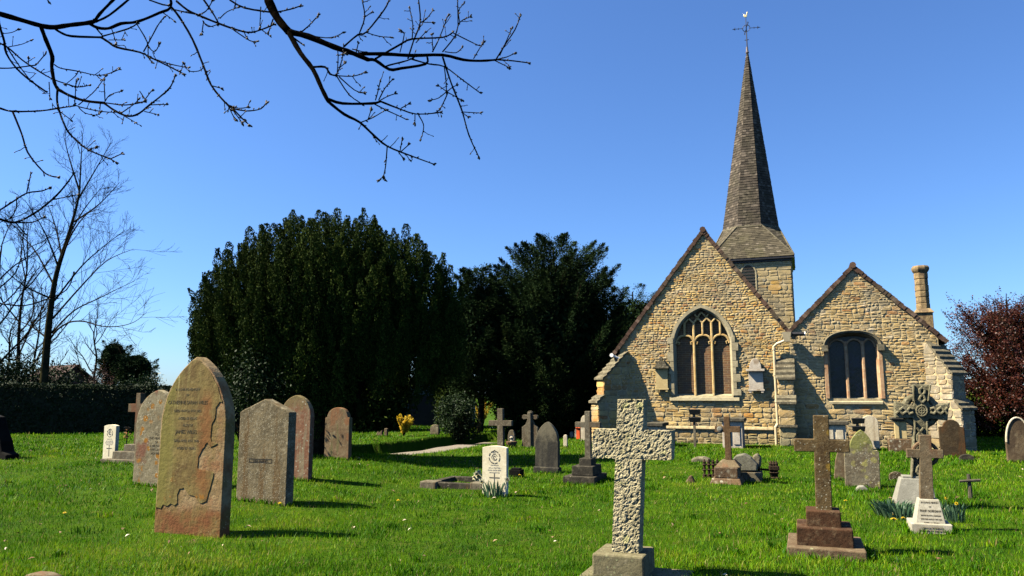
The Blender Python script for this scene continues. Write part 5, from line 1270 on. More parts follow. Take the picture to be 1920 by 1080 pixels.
for x, y in cen:
    n_ = R.randint(18, 50); s_ = R.uniform(.03, .11); bands.append(tufts(np.array([x, y]) + rs.normal(0, s_, (n_, 2)), R.uniform(.045, .068), .006 + .0007 * y, R.choice([.12, .2, .3, .78])))
off = 0; Vs, Fs, Ts = [], [], []
for V, Fa, t_ in bands: Vs.append(V); Fs.append(Fa + off); Ts.append(t_); off += len(V)
GR = [(0, (.010, .045, .0006)), (.28, (.029, .108, .0008)), (.52, (.070, .180, .0012)), (.75, (.125, .232, .002)), (.9, (.17, .235, .006)), (.95, (.21, .22, .03)), (1, (.22, .165, .07))]
n = NT('grass_blade'); c = n.ramp(n.attr(), GR); n.b.inputs['Specular IOR Level'].default_value = .08; n.done(c, .5)
tr_ = n.new('ShaderNodeBsdfTranslucent'); n.put(tr_.inputs[0], c); ms = n.new('ShaderNodeMixShader'); ms.inputs[0].default_value = .35
n.l.new(n.b.outputs[0], ms.inputs[1]); n.l.new(tr_.outputs[0], ms.inputs[2]); n.l.new(ms.outputs[0], n.n['Material Output'].inputs[0])
tag(arrays('grass', np.concatenate(Vs), np.concatenate(Fs), n.mat, np.concatenate(Ts)), kind='stuff')
# fallen leaves and petals scattered on the lawn
LV, LF, LT = [], [], []
for y0, y1, cnt in ((5, 9, 90), (9, 16, 160), (16, 25, 90)):
    for _ in range(cnt):
        y = R.uniform(y0, y1); x = R.uniform(-1, 1) * (.72 * y + 1)
        if church_mask(np.array([x]), np.array([y]))[0]: continue
        z = gz(x, y) + R.uniform(.025, .055); s_ = R.uniform(.014, .034) * (1 if y < 9 else 1.2); a = R.random() * 6.28
        ex = Vector((math.cos(a), math.sin(a), R.uniform(-.5, .5))) * s_; ey = Vector((-math.sin(a), math.cos(a), R.uniform(-.5, .5))) * s_ * R.uniform(.4, .7)
        c0 = Vector((x, y, z)); o = len(LV); up = Vector((0, 0, s_ * .3))
        LV += [c0 - ex, c0 - ey * .8 + up, c0 + ex, c0 + ey * .8 + up]; LF.append((o, o + 1, o + 2, o + 3)); LT.append(R.random())
n = NT('dry_leaf'); c = n.ramp(n.attr(), [(0, (.05, .025, .012)), (.4, (.12, .065, .03)), (.7, (.24, .16, .09)), (.9, (.36, .29, .2)), (1, (.46, .42, .33))]); M['dry_leaf'] = n.done(c, .8)
tag(arrays('fallen_leaves', [tuple(v) for v in LV], LF, M['dry_leaf'], LT), kind='stuff')
# dandelions
M['petal_yellow'] = plain('yellow_petal', (.52, .36, .01), .15, 20, .7); M['petal_white'] = plain('cream_petal', (.55, .52, .30), .1, 20, .7); M['stem_green'] = plain('green_stem', (.06, .13, .03), .2, 20, .7)
DAN = ((1676, 985, 'largest yellow dandelion, in front of the daffodil leaves by the granite base'), (1694, 983, 'flat yellow dandelion left of the white lettered pedestal'), (524, 954, 'yellow dandelion just in front of the broad grey speckled headstone'), (120, 973, 'yellow dandelion in the lawn at the lower left'), (746, 948, 'yellow dandelion out in the open lawn left of the daffodils'), (1586, 949, 'yellow dandelion between the front right cross and the yellow green headstone'), (974, 898, 'yellow dandelion beside the small black block'))
for px, py, lab in DAN:
    P = ground(px, py); mb = MB(); st_ = MB(); e = empty('dandelion', P, R.random() * 6, lab, 'dandelion', 'dandelions in the lawn')
    k = 1.5 if px == 1676 else 1.0
    for r_, nn_, zz_ in ((.026, 12, .07), (.018, 10, .078), (.010, 7, .083)):
        for i in range(nn_):
            a = 2 * math.pi * i / nn_ + r_ * 40; d = Vector((math.cos(a), math.sin(a), 0)); s_ = d.cross(Vector((0, 0, 1))) * .006 * k
            mb.add([Vector((0, 0, zz_)) - s_ * .5, d * r_ * k + Vector((0, 0, zz_ + .006)) - s_, d * r_ * k * 1.1 + Vector((0, 0, zz_ + .006)) + s_, Vector((0, 0, zz_)) + s_ * .5], [(0, 1, 2, 3)])
    mb.build('flower_head', M['petal_yellow'], e); st_.tube([(0, 0, -.01), (.004, 0, .04), (0, 0, .07)], .003, 5); st_.build('stem', M['stem_green'], e)
# daffodil clumps
M['daff_leaf'] = leafmat('daffodil_leaf', [(0, (.035, .085, .04)), (.6, (.065, .13, .062)), (1, (.11, .18, .085))], .2, .5)
def flower(mb, c, s_, facing):
    f = facing.normalized(); a = f.orthogonal().normalized(); b = f.cross(a)
    for i in range(6):
        t = i * math.pi / 3; d = a * math.cos(t) + b * math.sin(t); e_ = a * -math.sin(t) + b * math.cos(t)
        mb.add([c, c + d * s_ * .6 - e_ * s_ * .32, c + d * s_ * 1.1, c + d * s_ * .6 + e_ * s_ * .32], [(0, 1, 2, 3)], 0)
    mb.tube([c, c + f * s_ * .55], [s_ * .3, s_ * .42], 8, 1, caps=False)
def daffodils(label, px0, px1, pyb, pyt, nblades, flowers, depth=.25, toward=Vector((0, -.1, 0)), splay=.4):
    P = ground((px0 + px1) / 2, pyb); k = cdepth(*P) / F; W = (px1 - px0) * k; H = zat(P.x, P.y, pyt) - P.z
    e = empty('daffodil_clump', P, 0, label, 'daffodils', 'daffodil clumps among the graves')
    mb = MB(); rg = random.Random(int(px0))
    for i in range(nblades):
        x, y = rg.uniform(-.33, .33) * W, rg.uniform(-.5, .5) * depth; h = H * rg.uniform(.6, 1.05)
        lx, ly = (x / W * 2 * splay + rg.uniform(-.25, .25)) * h, rg.uniform(-.25, .2) * h; a = rg.uniform(-.9, .9); wv_ = .009 * rg.uniform(.8, 1.4)
        d = Vector((math.cos(a), math.sin(a), 0)) * wv_; z0 = gz(P.x + x, P.y + y) - P.z - .02; b = Vector((x, y, z0)); pts = [b, b + Vector((lx * .25, ly * .25, h * .45)), b + Vector((lx * .6, ly * .6, h * .8)), b + Vector((lx, ly, h * (1 - .12 * abs(lx) / h)))]
        vs = []
        for q_, s_ in zip(pts, (1, 1, .85, .15)): vs += [q_ - d * s_, q_ + d * s_]
        mb.add(vs, [(0, 1, 3, 2), (2, 3, 5, 4), (4, 5, 7, 6)], 0, rg.random())
    mb.build('leaves', M['daff_leaf'], e, fix=False)
    for px, py, s_, kind in flowers:
        r = ray(px, py); t = (P.y - .12) / r.y; c = r * t + Vector((0, 0, EYE)) - P
        fb = MB(); flower(fb, c, s_, Vector((rg.uniform(-.5, .3), -1, rg.uniform(-.1, .4))))
        fo = fb.build('flower', [M['petal_white'] if kind == 'w' else M['petal_yellow'], M['petal_yellow']], e, fix=False)
        sb_ = MB(); sb_.tube([Vector((c.x * .6, c.y * .5, 0)), Vector((c.x * .85, c.y * .9, c.z * .6)), c + Vector((0, .01, 0))], .004, 5); sb_.build('stem', M['daff_leaf'], fo)
daffodils('daffodils with pale flowers growing at the foot of the middle war grave', 902, 946, 932, 897, 34, [(904, 903, .05, 'w'), (951, 899, .045, 'w')], .1)
daffodils('cream daffodil bunch at the corner of the low grave kerb', 886, 904, 912, 885, 10, [(894, 889, .06, 'w'), (899, 893, .06, 'w'), (890, 895, .05, 'w'), (895, 899, .055, 'w'), (898, 885, .045, 'w')], .12)
daffodils('dense blue green daffodil leaves left of the white lettered pedestal', 1646, 1716, 971, 934, 190, [(1672, 964, .035, 'w')], .5, splay=.9)
daffodils('blue green daffodil leaves with two yellow buds right of the white lettered pedestal', 1762, 1804, 977, 938, 90, [(1773, 934, .022, 'y'), (1793, 944, .024, 'y')], .3, splay=.6)
daffodils('few yellow flowers in front of the pinkish grey chest tomb', 1380, 1394, 833, 823, 14, [(1384, 829, .05, 'y'), (1389, 827, .05, 'y'), (1387, 831, .04, 'y')], .2)
# dried flowers on the cross steps
P = Place(239, 846); mb = MB(); rg = random.Random(6)
for i in range(46):
    a, r_ = rg.random() * 6.28, rg.random() * .09; c = Vector((r_ * math.cos(a), -.05 + r_ * .6 * math.sin(a), rg.uniform(.0, .30))); s_ = .03
    v1 = Vector((rg.uniform(-1, 1), rg.uniform(-1, 1), rg.uniform(-1, 1))) * s_; v2 = Vector((rg.uniform(-1, 1), rg.uniform(-1, 1), rg.uniform(-1, 1))) * s_
    mb.add([c - v1, c - v2, c + v1, c + v2], [(0, 1, 2, 3)], 0, rg.uniform(.1, .7))
n = NT('dried_petals'); M['dried'] = n.done(n.ramp(n.attr(), [(0, (.12, .05, .02)), (.5, (.38, .16, .04)), (1, (.5, .42, .3))]), .8)
e = P.root('dried_flowers', 'withered brown and orange flower bunch beside the cross with stepped base', 'flowers'); e.location.z += P.Z(239, 822)
mb.build('blooms', M['dried'], e, fix=False); mb = MB(); mb.tube([(0, -.05, -P.Z(239, 822) - .02), (.0, -.05, .12)], .012, 5); mb.build('stem', M['wood'], e)

# ================================================================== TREES
rt = np.random.RandomState(17)
def unit(v): return v / (np.linalg.norm(v, axis=-1, keepdims=True) + 1e-9)
def leaf_faces(C, Dr, ln, wd, flat=None):
    n_ = len(C); s = unit(np.cross(Dr, rt.normal(size=(n_, 3)) if flat is None else flat)); ln = np.asarray(ln).reshape(-1, 1); wd = np.asarray(wd).reshape(-1, 1)
    V = np.stack([C - Dr * ln * .5, C + s * wd * .5, C + Dr * ln * .5, C - s * wd * .5], 1).reshape(-1, 3)
    return V, np.arange(n_ * 4).reshape(-1, 4)
class Twigs:
    def __init__(s): s.mb = MB()
    def line(s, pts, r0, r1, n=4):
        m = len(pts); s.mb.tube(pts, [r0 + (r1 - r0) * i / (m - 1) for i in range(m)], n, 0, caps=False)
BARK = stone('bark', (.038, .031, .022), (.020, .016, .012), (.07, .06, .045), bump=.6, grain=40, spec=0.0)
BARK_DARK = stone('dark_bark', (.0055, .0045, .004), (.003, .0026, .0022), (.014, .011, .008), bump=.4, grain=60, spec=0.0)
M['bark_green'] = stone('mossy_bark', (.050, .048, .026), (.025, .023, .014), (.10, .09, .06), bump=.6, grain=40, spec=0.0)
M['yew'] = leafmat('yew_needles', [(0, (.006, .015, .002)), (.5, (.022, .040, .005)), (.85, (.052, .078, .009)), (1, (.09, .112, .018))], .08, .85, spec=.06)
M['conifer'] = leafmat('conifer_needles', [(0, (.006, .017, .005)), (.5, (.014, .030, .008)), (.85, (.025, .044, .010)), (1, (.04, .056, .015))], .08, .85, spec=.06)
M['laurel'] = leafmat('laurel_leaf', [(0, (.006, .015, .004)), (.6, (.012, .027, .006)), (1, (.022, .040, .010))], .12, .6, spec=.12)
M['hedge'] = leafmat('hedge_leaf', [(0, (.005, .013, .004)), (.6, (.012, .025, .006)), (.93, (.020, .034, .009)), (1, (.045, .055, .02))], .06, .65, spec=.1)
M['copper'] = leafmat('copper_leaf', [(0, (.018, .004, .003)), (.4, (.050, .011, .006)), (.7, (.085, .020, .010)), (.9, (.10, .034, .010)), (1, (.12, .04, .028))], .3, .45)
M['forsythia'] = leafmat('forsythia_petal', [(0, (.50, .28, .005)), (.5, (.66, .43, .006)), (1, (.70, .54, .05))], .3, .6)
M['blossom'] = leafmat('pale_blossom', [(0, (.20, .18, .06)), (.5, (.33, .29, .13)), (1, (.42, .38, .22))], .3, .6)

# --- clipped yew: a dome of upright plumes
def yew(px, Y, r, zc, label):
    P = at(px, 800, Y); P.z = gz(P.x, Y); e = empty('yew_tree', P, 0, label, 'yew tree')
    Cs, Ds, Ls, Ws, Ts, Ns = [], [], [], [], [], []
    zc -= P.z; k = 0; np_ = 560
    for i in range(np_):
        u = (i + .5) / np_; ph = i * 2.39996; cz_ = 1 - u * 1.55                  # from the crown down past the waist
        sr = math.sqrt(max(0, 1 - cz_ * cz_)); d = np.array([sr * math.cos(ph), sr * math.sin(ph), cz_])
        ex = 2.05; nrm = (abs(d) ** ex).sum() ** (1 / ex); d = d / nrm
        low = d[2] < -.05
        nar = 1 - .06 * max(0, d[2]); p = np.array([d[0] * r[0] * nar, d[1] * r[1] * nar, d[2] * (r[2] if not low else r[2] * (.72 if d[0] < -.2 else (1.1 if d[0] < .3 else .55)))]) * rt.uniform(.87, 1.05) + [0, 0, zc]
        H = rt.uniform(.75, 1.35) * (.85 if d[2] > .6 else 1.15); rad = rt.uniform(.14, .225)
        ax = unit(np.array([d[0] * .16, d[1] * .16, 1.0]) + rt.normal(0, .07, 3))
        if rt.rand() < .012: ax = unit(ax + np.array([d[0], d[1], 0]) * .7); H *= 1.2
        m = int(820 * (H / 1.2) * (rad / .17)); t = rt.rand(m) ** .9; prof = np.sin(np.pi * np.clip(t * .93 + .05, 0, 1)) ** .40 * (1 - .42 * t)
        a = rt.rand(m) * 6.283; q = np.sqrt(rt.uniform(.62, 1, m)) * rad * prof * (1 + .22 * np.sin(t * 19 * H + i) + .16 * np.sin(a * 3 + t * 31 * H + i * 2))
        o1 = unit(np.cross(ax, [0.3, 1, 0.1])); o2 = np.cross(ax, o1); out = np.cos(a)[:, None] * o1 + np.sin(a)[:, None] * o2
        Cs.append(p - ax * H * .66 + ax * (t * H)[:, None] + out * q[:, None]); Ds.append(unit(ax * rt.uniform(.6, 1.2, (m, 1)) + out * .35 + rt.normal(0, .3, (m, 3)))); Ns.append(out + ax * .25 + rt.normal(0, .28, (m, 3)))
        Ls.append(rt.uniform(.032, .055, m)); Ws.append(rt.uniform(.020, .034, m)); Ts.append(np.clip(rt.normal(.45, .22, m) + rt.normal(0, .1), 0, 1))
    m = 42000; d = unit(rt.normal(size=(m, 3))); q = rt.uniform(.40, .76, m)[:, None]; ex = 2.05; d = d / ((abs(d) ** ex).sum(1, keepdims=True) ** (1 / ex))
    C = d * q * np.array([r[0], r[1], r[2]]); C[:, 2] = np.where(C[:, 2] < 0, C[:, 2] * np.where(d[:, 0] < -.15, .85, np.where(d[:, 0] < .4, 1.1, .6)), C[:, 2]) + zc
    Cs.append(C); Ds.append(unit(rt.normal(size=(m, 3)))); Ls.append(rt.uniform(.12, .2, m)); Ws.append(rt.uniform(.08, .14, m)); Ts.append(rt.uniform(0, .5, m)); Ns.append(rt.normal(size=(m, 3)))  # larger, darker leaves packed inside the crown to block light
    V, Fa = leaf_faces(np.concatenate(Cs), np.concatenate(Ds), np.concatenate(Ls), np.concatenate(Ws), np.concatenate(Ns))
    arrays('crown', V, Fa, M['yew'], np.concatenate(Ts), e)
    tw_ = Twigs()
    for i in range(7):
        a = i * .9; b = Vector((.22 * math.cos(a), .22 * math.sin(a), -.1)); t = Vector((r[0] * .5 * math.cos(a), r[1] * .5 * math.sin(a), zc + .3)); mid = b.lerp(t, .45) + Vector((0, 0, .3))
        tw_.line([b, mid, t], .16, .05, 7)
    tw_.mb.tube([(0, 0, -.2), (0, 0, .6), (.05, 0, zc)], [.48, .36, .2], 10); tw_.mb.build('trunk', BARK, e, smooth=True)
    return e
yew(608, 18.1, (3.22, 1.4, 2.72), 3.15, 'broad dome shaped yew tree with upright plumes, left of centre')

# --- spreading dark conifer
def conifer(px, Y, R0, zc, ztop, zlow, label, nb=230, per=430, group=None, ln=(.07, .13), seed=1, name='conifer'):
    P = at(px, 800, Y); P.z = gz(P.x, Y); e = empty(name, P, 0, label, 'conifer', group); rg = np.random.RandomState(seed)
    Cs, Ds, Ls, Ws, Ts = [], [], [], [], []; tw_ = Twigs(); H = ztop - P.z
    tw_.line([Vector((0, 0, -.2)), Vector((.1, 0, H * .4)), Vector((0, .05, H * .93))], R0 * .09, .03, 8)
    for i in range(nb):
        f = (i + .5) / nb; zt = zlow - P.z + (H - zlow + P.z) * f ** .85
        if i % 2: zt = zlow - P.z + (H - zlow + P.z) * rg.uniform(.02, .97)
        tz = (zt - (zc - P.z)) / ((ztop - zc) if zt > zc - P.z else (zc - zlow + .6)); Rm = R0 * max(.05, 1 - abs(tz) ** (3.6 if tz > 0 else 2.4)) ** .5
        a = i * 2.39996 + rg.normal(0, .2); rr = Rm * rg.uniform(.72, 1.08) + .1
        tip = np.array([rr * math.cos(a), rr * math.sin(a), zt]); rise = rg.uniform(.45, 1.1) * rr
        base = np.array([0, 0, max(.3, zt - rise)]); ctl = base * .45 + tip * .55 + [0, 0, -.12 * rr]
        tw_.line([Vector(base), Vector(ctl), Vector(tip)], .012 * rr + .01, .005, 4)
        m = int(per * (.4 + rr / R0)); t = 1 - rg.rand(m) ** 1.25 * .72
        p = ((1 - t) ** 2)[:, None] * base + (2 * t * (1 - t))[:, None] * ctl + (t ** 2)[:, None] * tip
        tan = unit((ctl - base) * (1 - t)[:, None] + (tip - ctl) * t[:, None]); wd = (.025 + .50 * (1 - t) ** .9) * (.45 + .2 * rr)
        off_ = rg.normal(size=(m, 3)) * wd[:, None] * [1, 1, .7]; off_[:, 2] -= abs(rg.normal(0, .3, m)) * wd
        Cs.append(p + off_); Ds.append(unit(tan + unit(off_) * .8 + rg.normal(0, .3, (m, 3)) + [0, 0, -.15])); Ls.append(rg.uniform(*ln, m)); Ws.append(rg.uniform(.018, .034, m)); Ts.append(np.clip(rg.normal(.45, .22, m) + rg.normal(0, .12), 0, 1))
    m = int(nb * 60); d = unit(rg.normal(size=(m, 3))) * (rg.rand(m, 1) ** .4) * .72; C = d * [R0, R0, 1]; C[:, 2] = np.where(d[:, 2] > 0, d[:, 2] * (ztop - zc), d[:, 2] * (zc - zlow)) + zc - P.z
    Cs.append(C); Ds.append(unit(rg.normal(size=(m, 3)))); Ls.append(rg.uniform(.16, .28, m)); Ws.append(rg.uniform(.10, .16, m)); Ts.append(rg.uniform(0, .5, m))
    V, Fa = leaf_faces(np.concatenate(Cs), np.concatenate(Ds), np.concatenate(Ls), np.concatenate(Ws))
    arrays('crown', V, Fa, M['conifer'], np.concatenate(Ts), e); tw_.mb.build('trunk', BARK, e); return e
conifer(1040, 27.5, 2.85, 3.4, 7.6, .5, 'tall dark spreading conifer between the yew and the chancel', nb=270, per=760, seed=1)
conifer(900, 27.0, 1.35, 3.4, 6.4, 1.9, 'slimmer dark conifer with spiky tips between the yew and the tall conifer', nb=120, per=560, seed=2)
conifer(1192, 36.0, 2.1, 4.0, 7.1, 1.0, 'dark conifer showing behind the chancel roof slope', nb=120, per=300, seed=3)
conifer(203, 40.0, .8, 3.5, 4.7, 1.5, 'thin dark conifer rising behind the hedge beside the young bare tree', nb=50, per=170, seed=5)
conifer(246, 36.0, .95, 2.9, 3.75, 1.0, 'small cone shaped evergreen behind the hedge near the pale blossom', nb=60, per=200, seed=6)

# --- leafy shrubs and hedge
def shrub(name, px, Y, r, h, mat, label, cat, n_=5000, ls=(.06, .11), group=None, seed=0, twig=True, zlow=0.0):
    P = at(px, 800, Y); P.z = gz(P.x, Y); e = empty(name, P, 0, label, cat, group); rg = np.random.RandomState(seed + int(px) + 500)
    ncl = max(8, n_ // 70); d = unit(rg.normal(size=(ncl, 3))); d[:, 2] = (d[:, 2] if zlow < 0 else abs(d[:, 2]) - .15); q = rg.uniform(.55, 1.02, ncl)[:, None]
    cl = d * q * [r[0], r[1], h * .55] + [0, 0, h * .45]
    i = rg.randint(0, ncl, n_); C = cl[i] + rg.normal(size=(n_, 3)) * [.16 * r[0], .16 * r[0], .12 * h] * .8
    C[:, 2] = np.maximum(C[:, 2], .03)
    V, Fa = leaf_faces(C, unit(rg.normal(size=(n_, 3)) + [0, 0, .3]), rg.uniform(*ls, n_), rg.uniform(ls[0] * .5, ls[1] * .55, n_))
    arrays('foliage', V, Fa, mat, np.clip(rg.normal(.5, .25, n_), 0, 1), e)
    tw_ = Twigs()
    for k in range(14): c = cl[rg.randint(ncl)]; tw_.line([Vector((0, 0, -.05)), Vector(c * [.4, .4, .5]), Vector(c)], .03, .006, 4)
    tw_.mb.build('stems', BARK, e); return e
shrub('holly_bush', 465, 16.9, (1.05, .6), 2.5, M['laurel'], 'glossy holly sprawling out of the left flank of the yew', 'holly', 5200, (.05, .09))
shrub('laurel_shrub', 858, 24.5, (.75, .6), 1.35, M['laurel'], 'rounded glossy laurel shrub right of the little round headstone', 'shrub', 6500, (.06, .1), None, 0, True, -1)
for i, (px, Y, rx, h, lab) in enumerate(((702, 27.0, 1.4, 2.6, 'dark laurel added to deepen the shadow behind the yellow shrub'), (1005, 27.5, 1.4, 2.5, 'dark laurel added as backing behind the trefoil cross headstone'), (1050, 29.0, 1.5, 3.0, 'dark laurel added to deepen the shade behind the dark pointed headstone'), (640, 27.0, 1.8, 2.7, 'dark laurel added to fill the shade under the right side of the yew'), (1110, 33.0, 1.6, 3.0, 'dark laurel added as backing by the chancel corner under the conifer'), (560, 28.0, 2.4, 2.6, 'dark laurel added as backing behind the yew trunk'), (850, 30.0, .7, 2.9, 'tall laurel added as dark backing behind the rounded glossy laurel'))):
    shrub('evergreen_shrub', px, Y, (rx, 1.1), h, M['yew'], lab.replace('laurel ', 'evergreen ', 1), 'shrub', 17000, (.10, .18), 'evergreens under the trees', i, True, -1)  # dense dark shrubs added to keep the shaded ground under the trees black
def forsythia(px, Y, h, n_, label):
    P = at(px, 800, Y); P.z = gz(P.x, Y); e = empty('forsythia', P, 0, label, 'forsythia', 'forsythia bushes in flower'); rg = np.random.RandomState(int(px)); tw_ = Twigs(); Cs = []
    for i in range(26):
        a = rg.rand() * 6.28; sp_ = rg.uniform(.15, .75) * h * .75; t = np.array([sp_ * math.cos(a), sp_ * math.sin(a), h * rg.uniform(.55, 1.05)]); c = t * [.35, .35, .6]; tw_.line([Vector((0, 0, -.05)), Vector(c), Vector(t)], .012, .004, 4)
        s_ = rg.uniform(.3, 1, n_ // 26)[:, None]; Cs.append((2 * s_ * (1 - s_)) * c + s_ ** 2 * t + rg.normal(0, .022, (len(s_), 3)))
    C = np.concatenate(Cs); V, Fa = leaf_faces(C, unit(rg.normal(size=C.shape)), rg.uniform(.035, .06, len(C)), rg.uniform(.02, .035, len(C))); arrays('blossom', V, Fa, M['forsythia'], rg.rand(len(C)), e); tw_.mb.build('stems', BARK, e)
forsythia(757, 23.4, .66, 4200, 'small bright yellow forsythia at the edge of the dark yew')
forsythia(905, 37.0, 1.35, 5200, 'yellow forsythia glowing in the gap far behind the slim grey cross')
def hedge(P0, P1, h0, h1, dep, label, n_=34000):
    d = Vector((P1[0] - P0[0], P1[1] - P0[1], 0)); L = d.length; e = empty('hedge', (P0[0], P0[1], gz(*P0)), math.atan2(d.y, d.x), label, 'hedge'); rg = np.random.RandomState(4)
    u = rg.rand(n_) * L; face = rg.rand(n_); hh = h0 + (h1 - h0) * u / L; nz = .10 * vnoise(u, u * .3, 3, 3) + .05 * vnoise(u, u, 9, 4)
    top = face < .36; z = np.where(top, hh + nz - abs(rg.normal(0, .09, n_)), rg.rand(n_) * (hh + nz)); y = np.where(top, rg.rand(n_) * dep, np.where(face < .9, abs(rg.normal(0, .10, n_)) + .08 * vnoise(u, z, 4, 6), dep - abs(rg.normal(0, .08, n_))))
    C = np.stack([u, y, z], 1); V, Fa = leaf_faces(C, unit(rg.normal(size=(n_, 3)) + [0, -.2, .3]), rg.uniform(.06, .11, n_), rg.uniform(.035, .06, n_)); arrays('foliage', V, Fa, M['hedge'], np.clip(rg.normal(.45, .28, n_), 0, 1), e)
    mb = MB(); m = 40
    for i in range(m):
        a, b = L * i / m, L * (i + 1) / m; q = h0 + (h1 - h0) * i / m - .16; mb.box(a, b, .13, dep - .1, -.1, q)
    mb.build('stems', plain('hedge_shade', (.022, .026, .012), .4, 14, 1.0), e)  # solid dark core; its colour stands in for shade inside the hedge
hedge((-24.5, 25.6), (-7.5, 27.6), 1.9, 1.6, 1.3, 'long clipped dark evergreen hedge across the left of the churchyard')

# --- bare trees
def grow(tw_, p, d, L, r, lev, rg, up=.25, kids=7, n_=5):
    pts = [p.copy()]; q = p.copy(); dd = d.copy()
    for i in range(n_):
        dd = (dd + Vector((rg.gauss(0, .14), rg.gauss(0, .14), rg.gauss(0, .10) + up * .16))).normalized(); q = q + dd * (L / n_); pts.append(q.copy())
    tw_.line(pts, r, max(r * .35, .004), 5 if r > .03 else 3)
    if lev <= 0: return
    side(tw_, pts, L, r, lev, rg, up, kids)
def side(tw_, pts, L, r, lev, rg, up=.25, kids=7, t0=.22):
    m = len(pts) - 1
    for k in range(kids):
        t = t0 + (1 - t0) * (k + rg.random()) / kids; i = min(int(t * m), m - 1); f = t * m - i; p = pts[i].lerp(pts[i + 1], f); tan = (pts[i + 1] - pts[i]).normalized()
        o = tan.orthogonal().normalized(); o = Matrix.Rotation(rg.random() * 6.283, 3, tan) @ o
        d = (tan * rg.uniform(.7, 1.1) + o * rg.uniform(.5, .95) + Vector((0, 0, up * .7))).normalized(); l = L * rg.uniform(.28, .5) * (1.15 - .6 * t)
        grow(tw_, p, d, l, max(r * (.5 - .2 * t), .005), lev - 1, rg, up, max(3, kids - 2), 4)
def smooth(pts, k=3):
    out = []
    for i in range(len(pts) - 1):
        p0, p1, p2, p3 = pts[max(i - 1, 0)], pts[i], pts[i + 1], pts[min(i + 2, len(pts) - 1)]
        for j in range(k):
            t = j / k; out.append(.5 * ((2 * p1) + (p2 - p0) * t + (2 * p0 - 5 * p1 + 4 * p2 - p3) * t * t + (3 * p1 - p0 - 3 * p2 + p3) * t ** 3))
    return out + [pts[-1]]
Yt = 30.0; base = at(83, 708, Yt); base.z = gz(base.x, Yt)
e = empty('bare_tree', base, 0, 'tall slender bare tree leaning right above the hedge', 'tree', 'bare trees beyond the hedge'); rgb = random.Random(9)
def zt_(a, b): return (a / 2.16, 240 + b / 2.16)
tw_ = Twigs(); loc = lambda px, py, dy=0: at(px, py, Yt + dy) - base
tpx = [(82, 745), (83, 708), (90, 624), (97, 564), (106, 513), (123, 458), (137, 411), (148, 365), (152, 300), (155, 249)]
tp = smooth([loc(*q) for q in tpx]); tw_.mb.tube(tp, [.19 - .182 * (i / (len(tp) - 1)) ** .75 for i in range(len(tp))], 8, caps=False)
tr_main = tw_.mb.build('trunk', M['bark_green'], e, smooth=True)
tw_ = Twigs(); side(tw_, tp[12:], 3.2, .035, 2, rgb, .35, 14, .1)
LIMB = [([(210, 830), (300, 740), (400, 690), (480, 650), (545, 620)], 1.2), ([(215, 770), (330, 640), (430, 540), (540, 490)], -1), ([(220, 700), (330, 560), (420, 480), (510, 410)], .5), ([(300, 380), (400, 310), (485, 220)], -.6), ([(310, 300), (380, 180), (450, 60)], .4), ([(205, 850), (235, 815), (285, 786), (345, 784), (410, 802), (480, 803), (545, 785), (595, 745)], -.4),
        ([(220, 640), (130, 480), (30, 400)], .8), ([(235, 560), (180, 420), (100, 290)], -.8), ([(250, 520), (225, 400), (190, 300)], .6), ([(205, 690), (100, 640), (0, 560)], -1), ([(320, 250), (280, 120), (255, 20)], .3), ([(200, 860), (120, 800), (10, 760)], 1), ([(270, 450), (340, 330), (420, 230)], 1), ([(245, 540), (290, 430), (350, 350), (400, 330)], -1.3)]
for path, dy in LIMB:
    P_ = smooth([loc(*zt_(*q), dy * i) for i, q in enumerate(path)], 4); L = sum((b - a).length for a, b in zip(P_, P_[1:])); tw_.line(P_, .042, .007, 5); side(tw_, P_, L, .024, 2, rgb, .22, 12)
tw_.mb.build('limbs', BARK, e)
def bare(px, pyb, pyt, Y, r, label, seed, nl=11, lev=2, lean=0.0, mat=None):
    b = at(px, pyb, Y); b.z = gz(b.x, Y); H = at(px, pyt, Y).z - b.z; e = empty('bare_tree', b, 0, label, 'tree', 'bare trees beyond the hedge'); rg = random.Random(seed); tw_ = Twigs()
    tp = smooth([Vector((lean * H * f * f + rg.gauss(0, .1) * f, rg.gauss(0, .15) * f, -.3 + (H + .3) * f)) for f in (0, .15, .3, .45, .6, .75, .9, 1)]); tw_.mb.tube(tp, [r * (1 - .96 * (i / (len(tp) - 1)) ** .8) for i in range(len(tp))], 7, caps=False); tw_.mb.build('trunk', mat or BARK, e, smooth=True)
    tw_ = Twigs()
    for k in range(nl):
        t = .22 + .72 * (k + rg.random() * .6) / nl; i = min(int(t * (len(tp) - 1)), len(tp) - 2); p = tp[i]; a = k * 2.4 + rg.random(); d = Vector((math.cos(a) * .8, math.sin(a) * .8, rg.uniform(.55, 1.0))).normalized(); grow(tw_, p, d, H * (.5 - .32 * t) * rg.uniform(.8, 1.2), r * (.42 - .25 * t), lev, rg, .3, 8, 6)
    tw_.mb.build('limbs', BARK, e); return e
bare(28, 715, 410, 35.0, .13, 'dense bare tree left of the tall slender one', 21, 10, 3)
bare(-25, 715, 380, 31.0, .14, 'bushy bare tree at the left edge of the view', 22, 9, 3)
bare(62, 712, 520, 42.0, .11, 'smaller bare tree deep behind the hedge', 23, 12, 2)
bare(172, 712, 582, 40.0, .12, 'young fine twigged bare tree above the brick house roof', 24, 12, 2, .02)
bare(6, 712, 560, 36.0, .10, 'low twiggy bare tree close to the left edge', 25, 12, 3, .05)
shrub('blossom_bush', 276, 37.0, (.9, .8), 2.9, M['blossom'], 'pale yellow blossoming bush behind the end of the hedge', 'bush', 500, (.06, .10))
shrub('evergreen_bush', 262, 34.0, (1.0, .8), 2.5, M['laurel'], 'dark evergreen bush against the hedge end', 'bush', 3600, (.07, .12), None, 2)
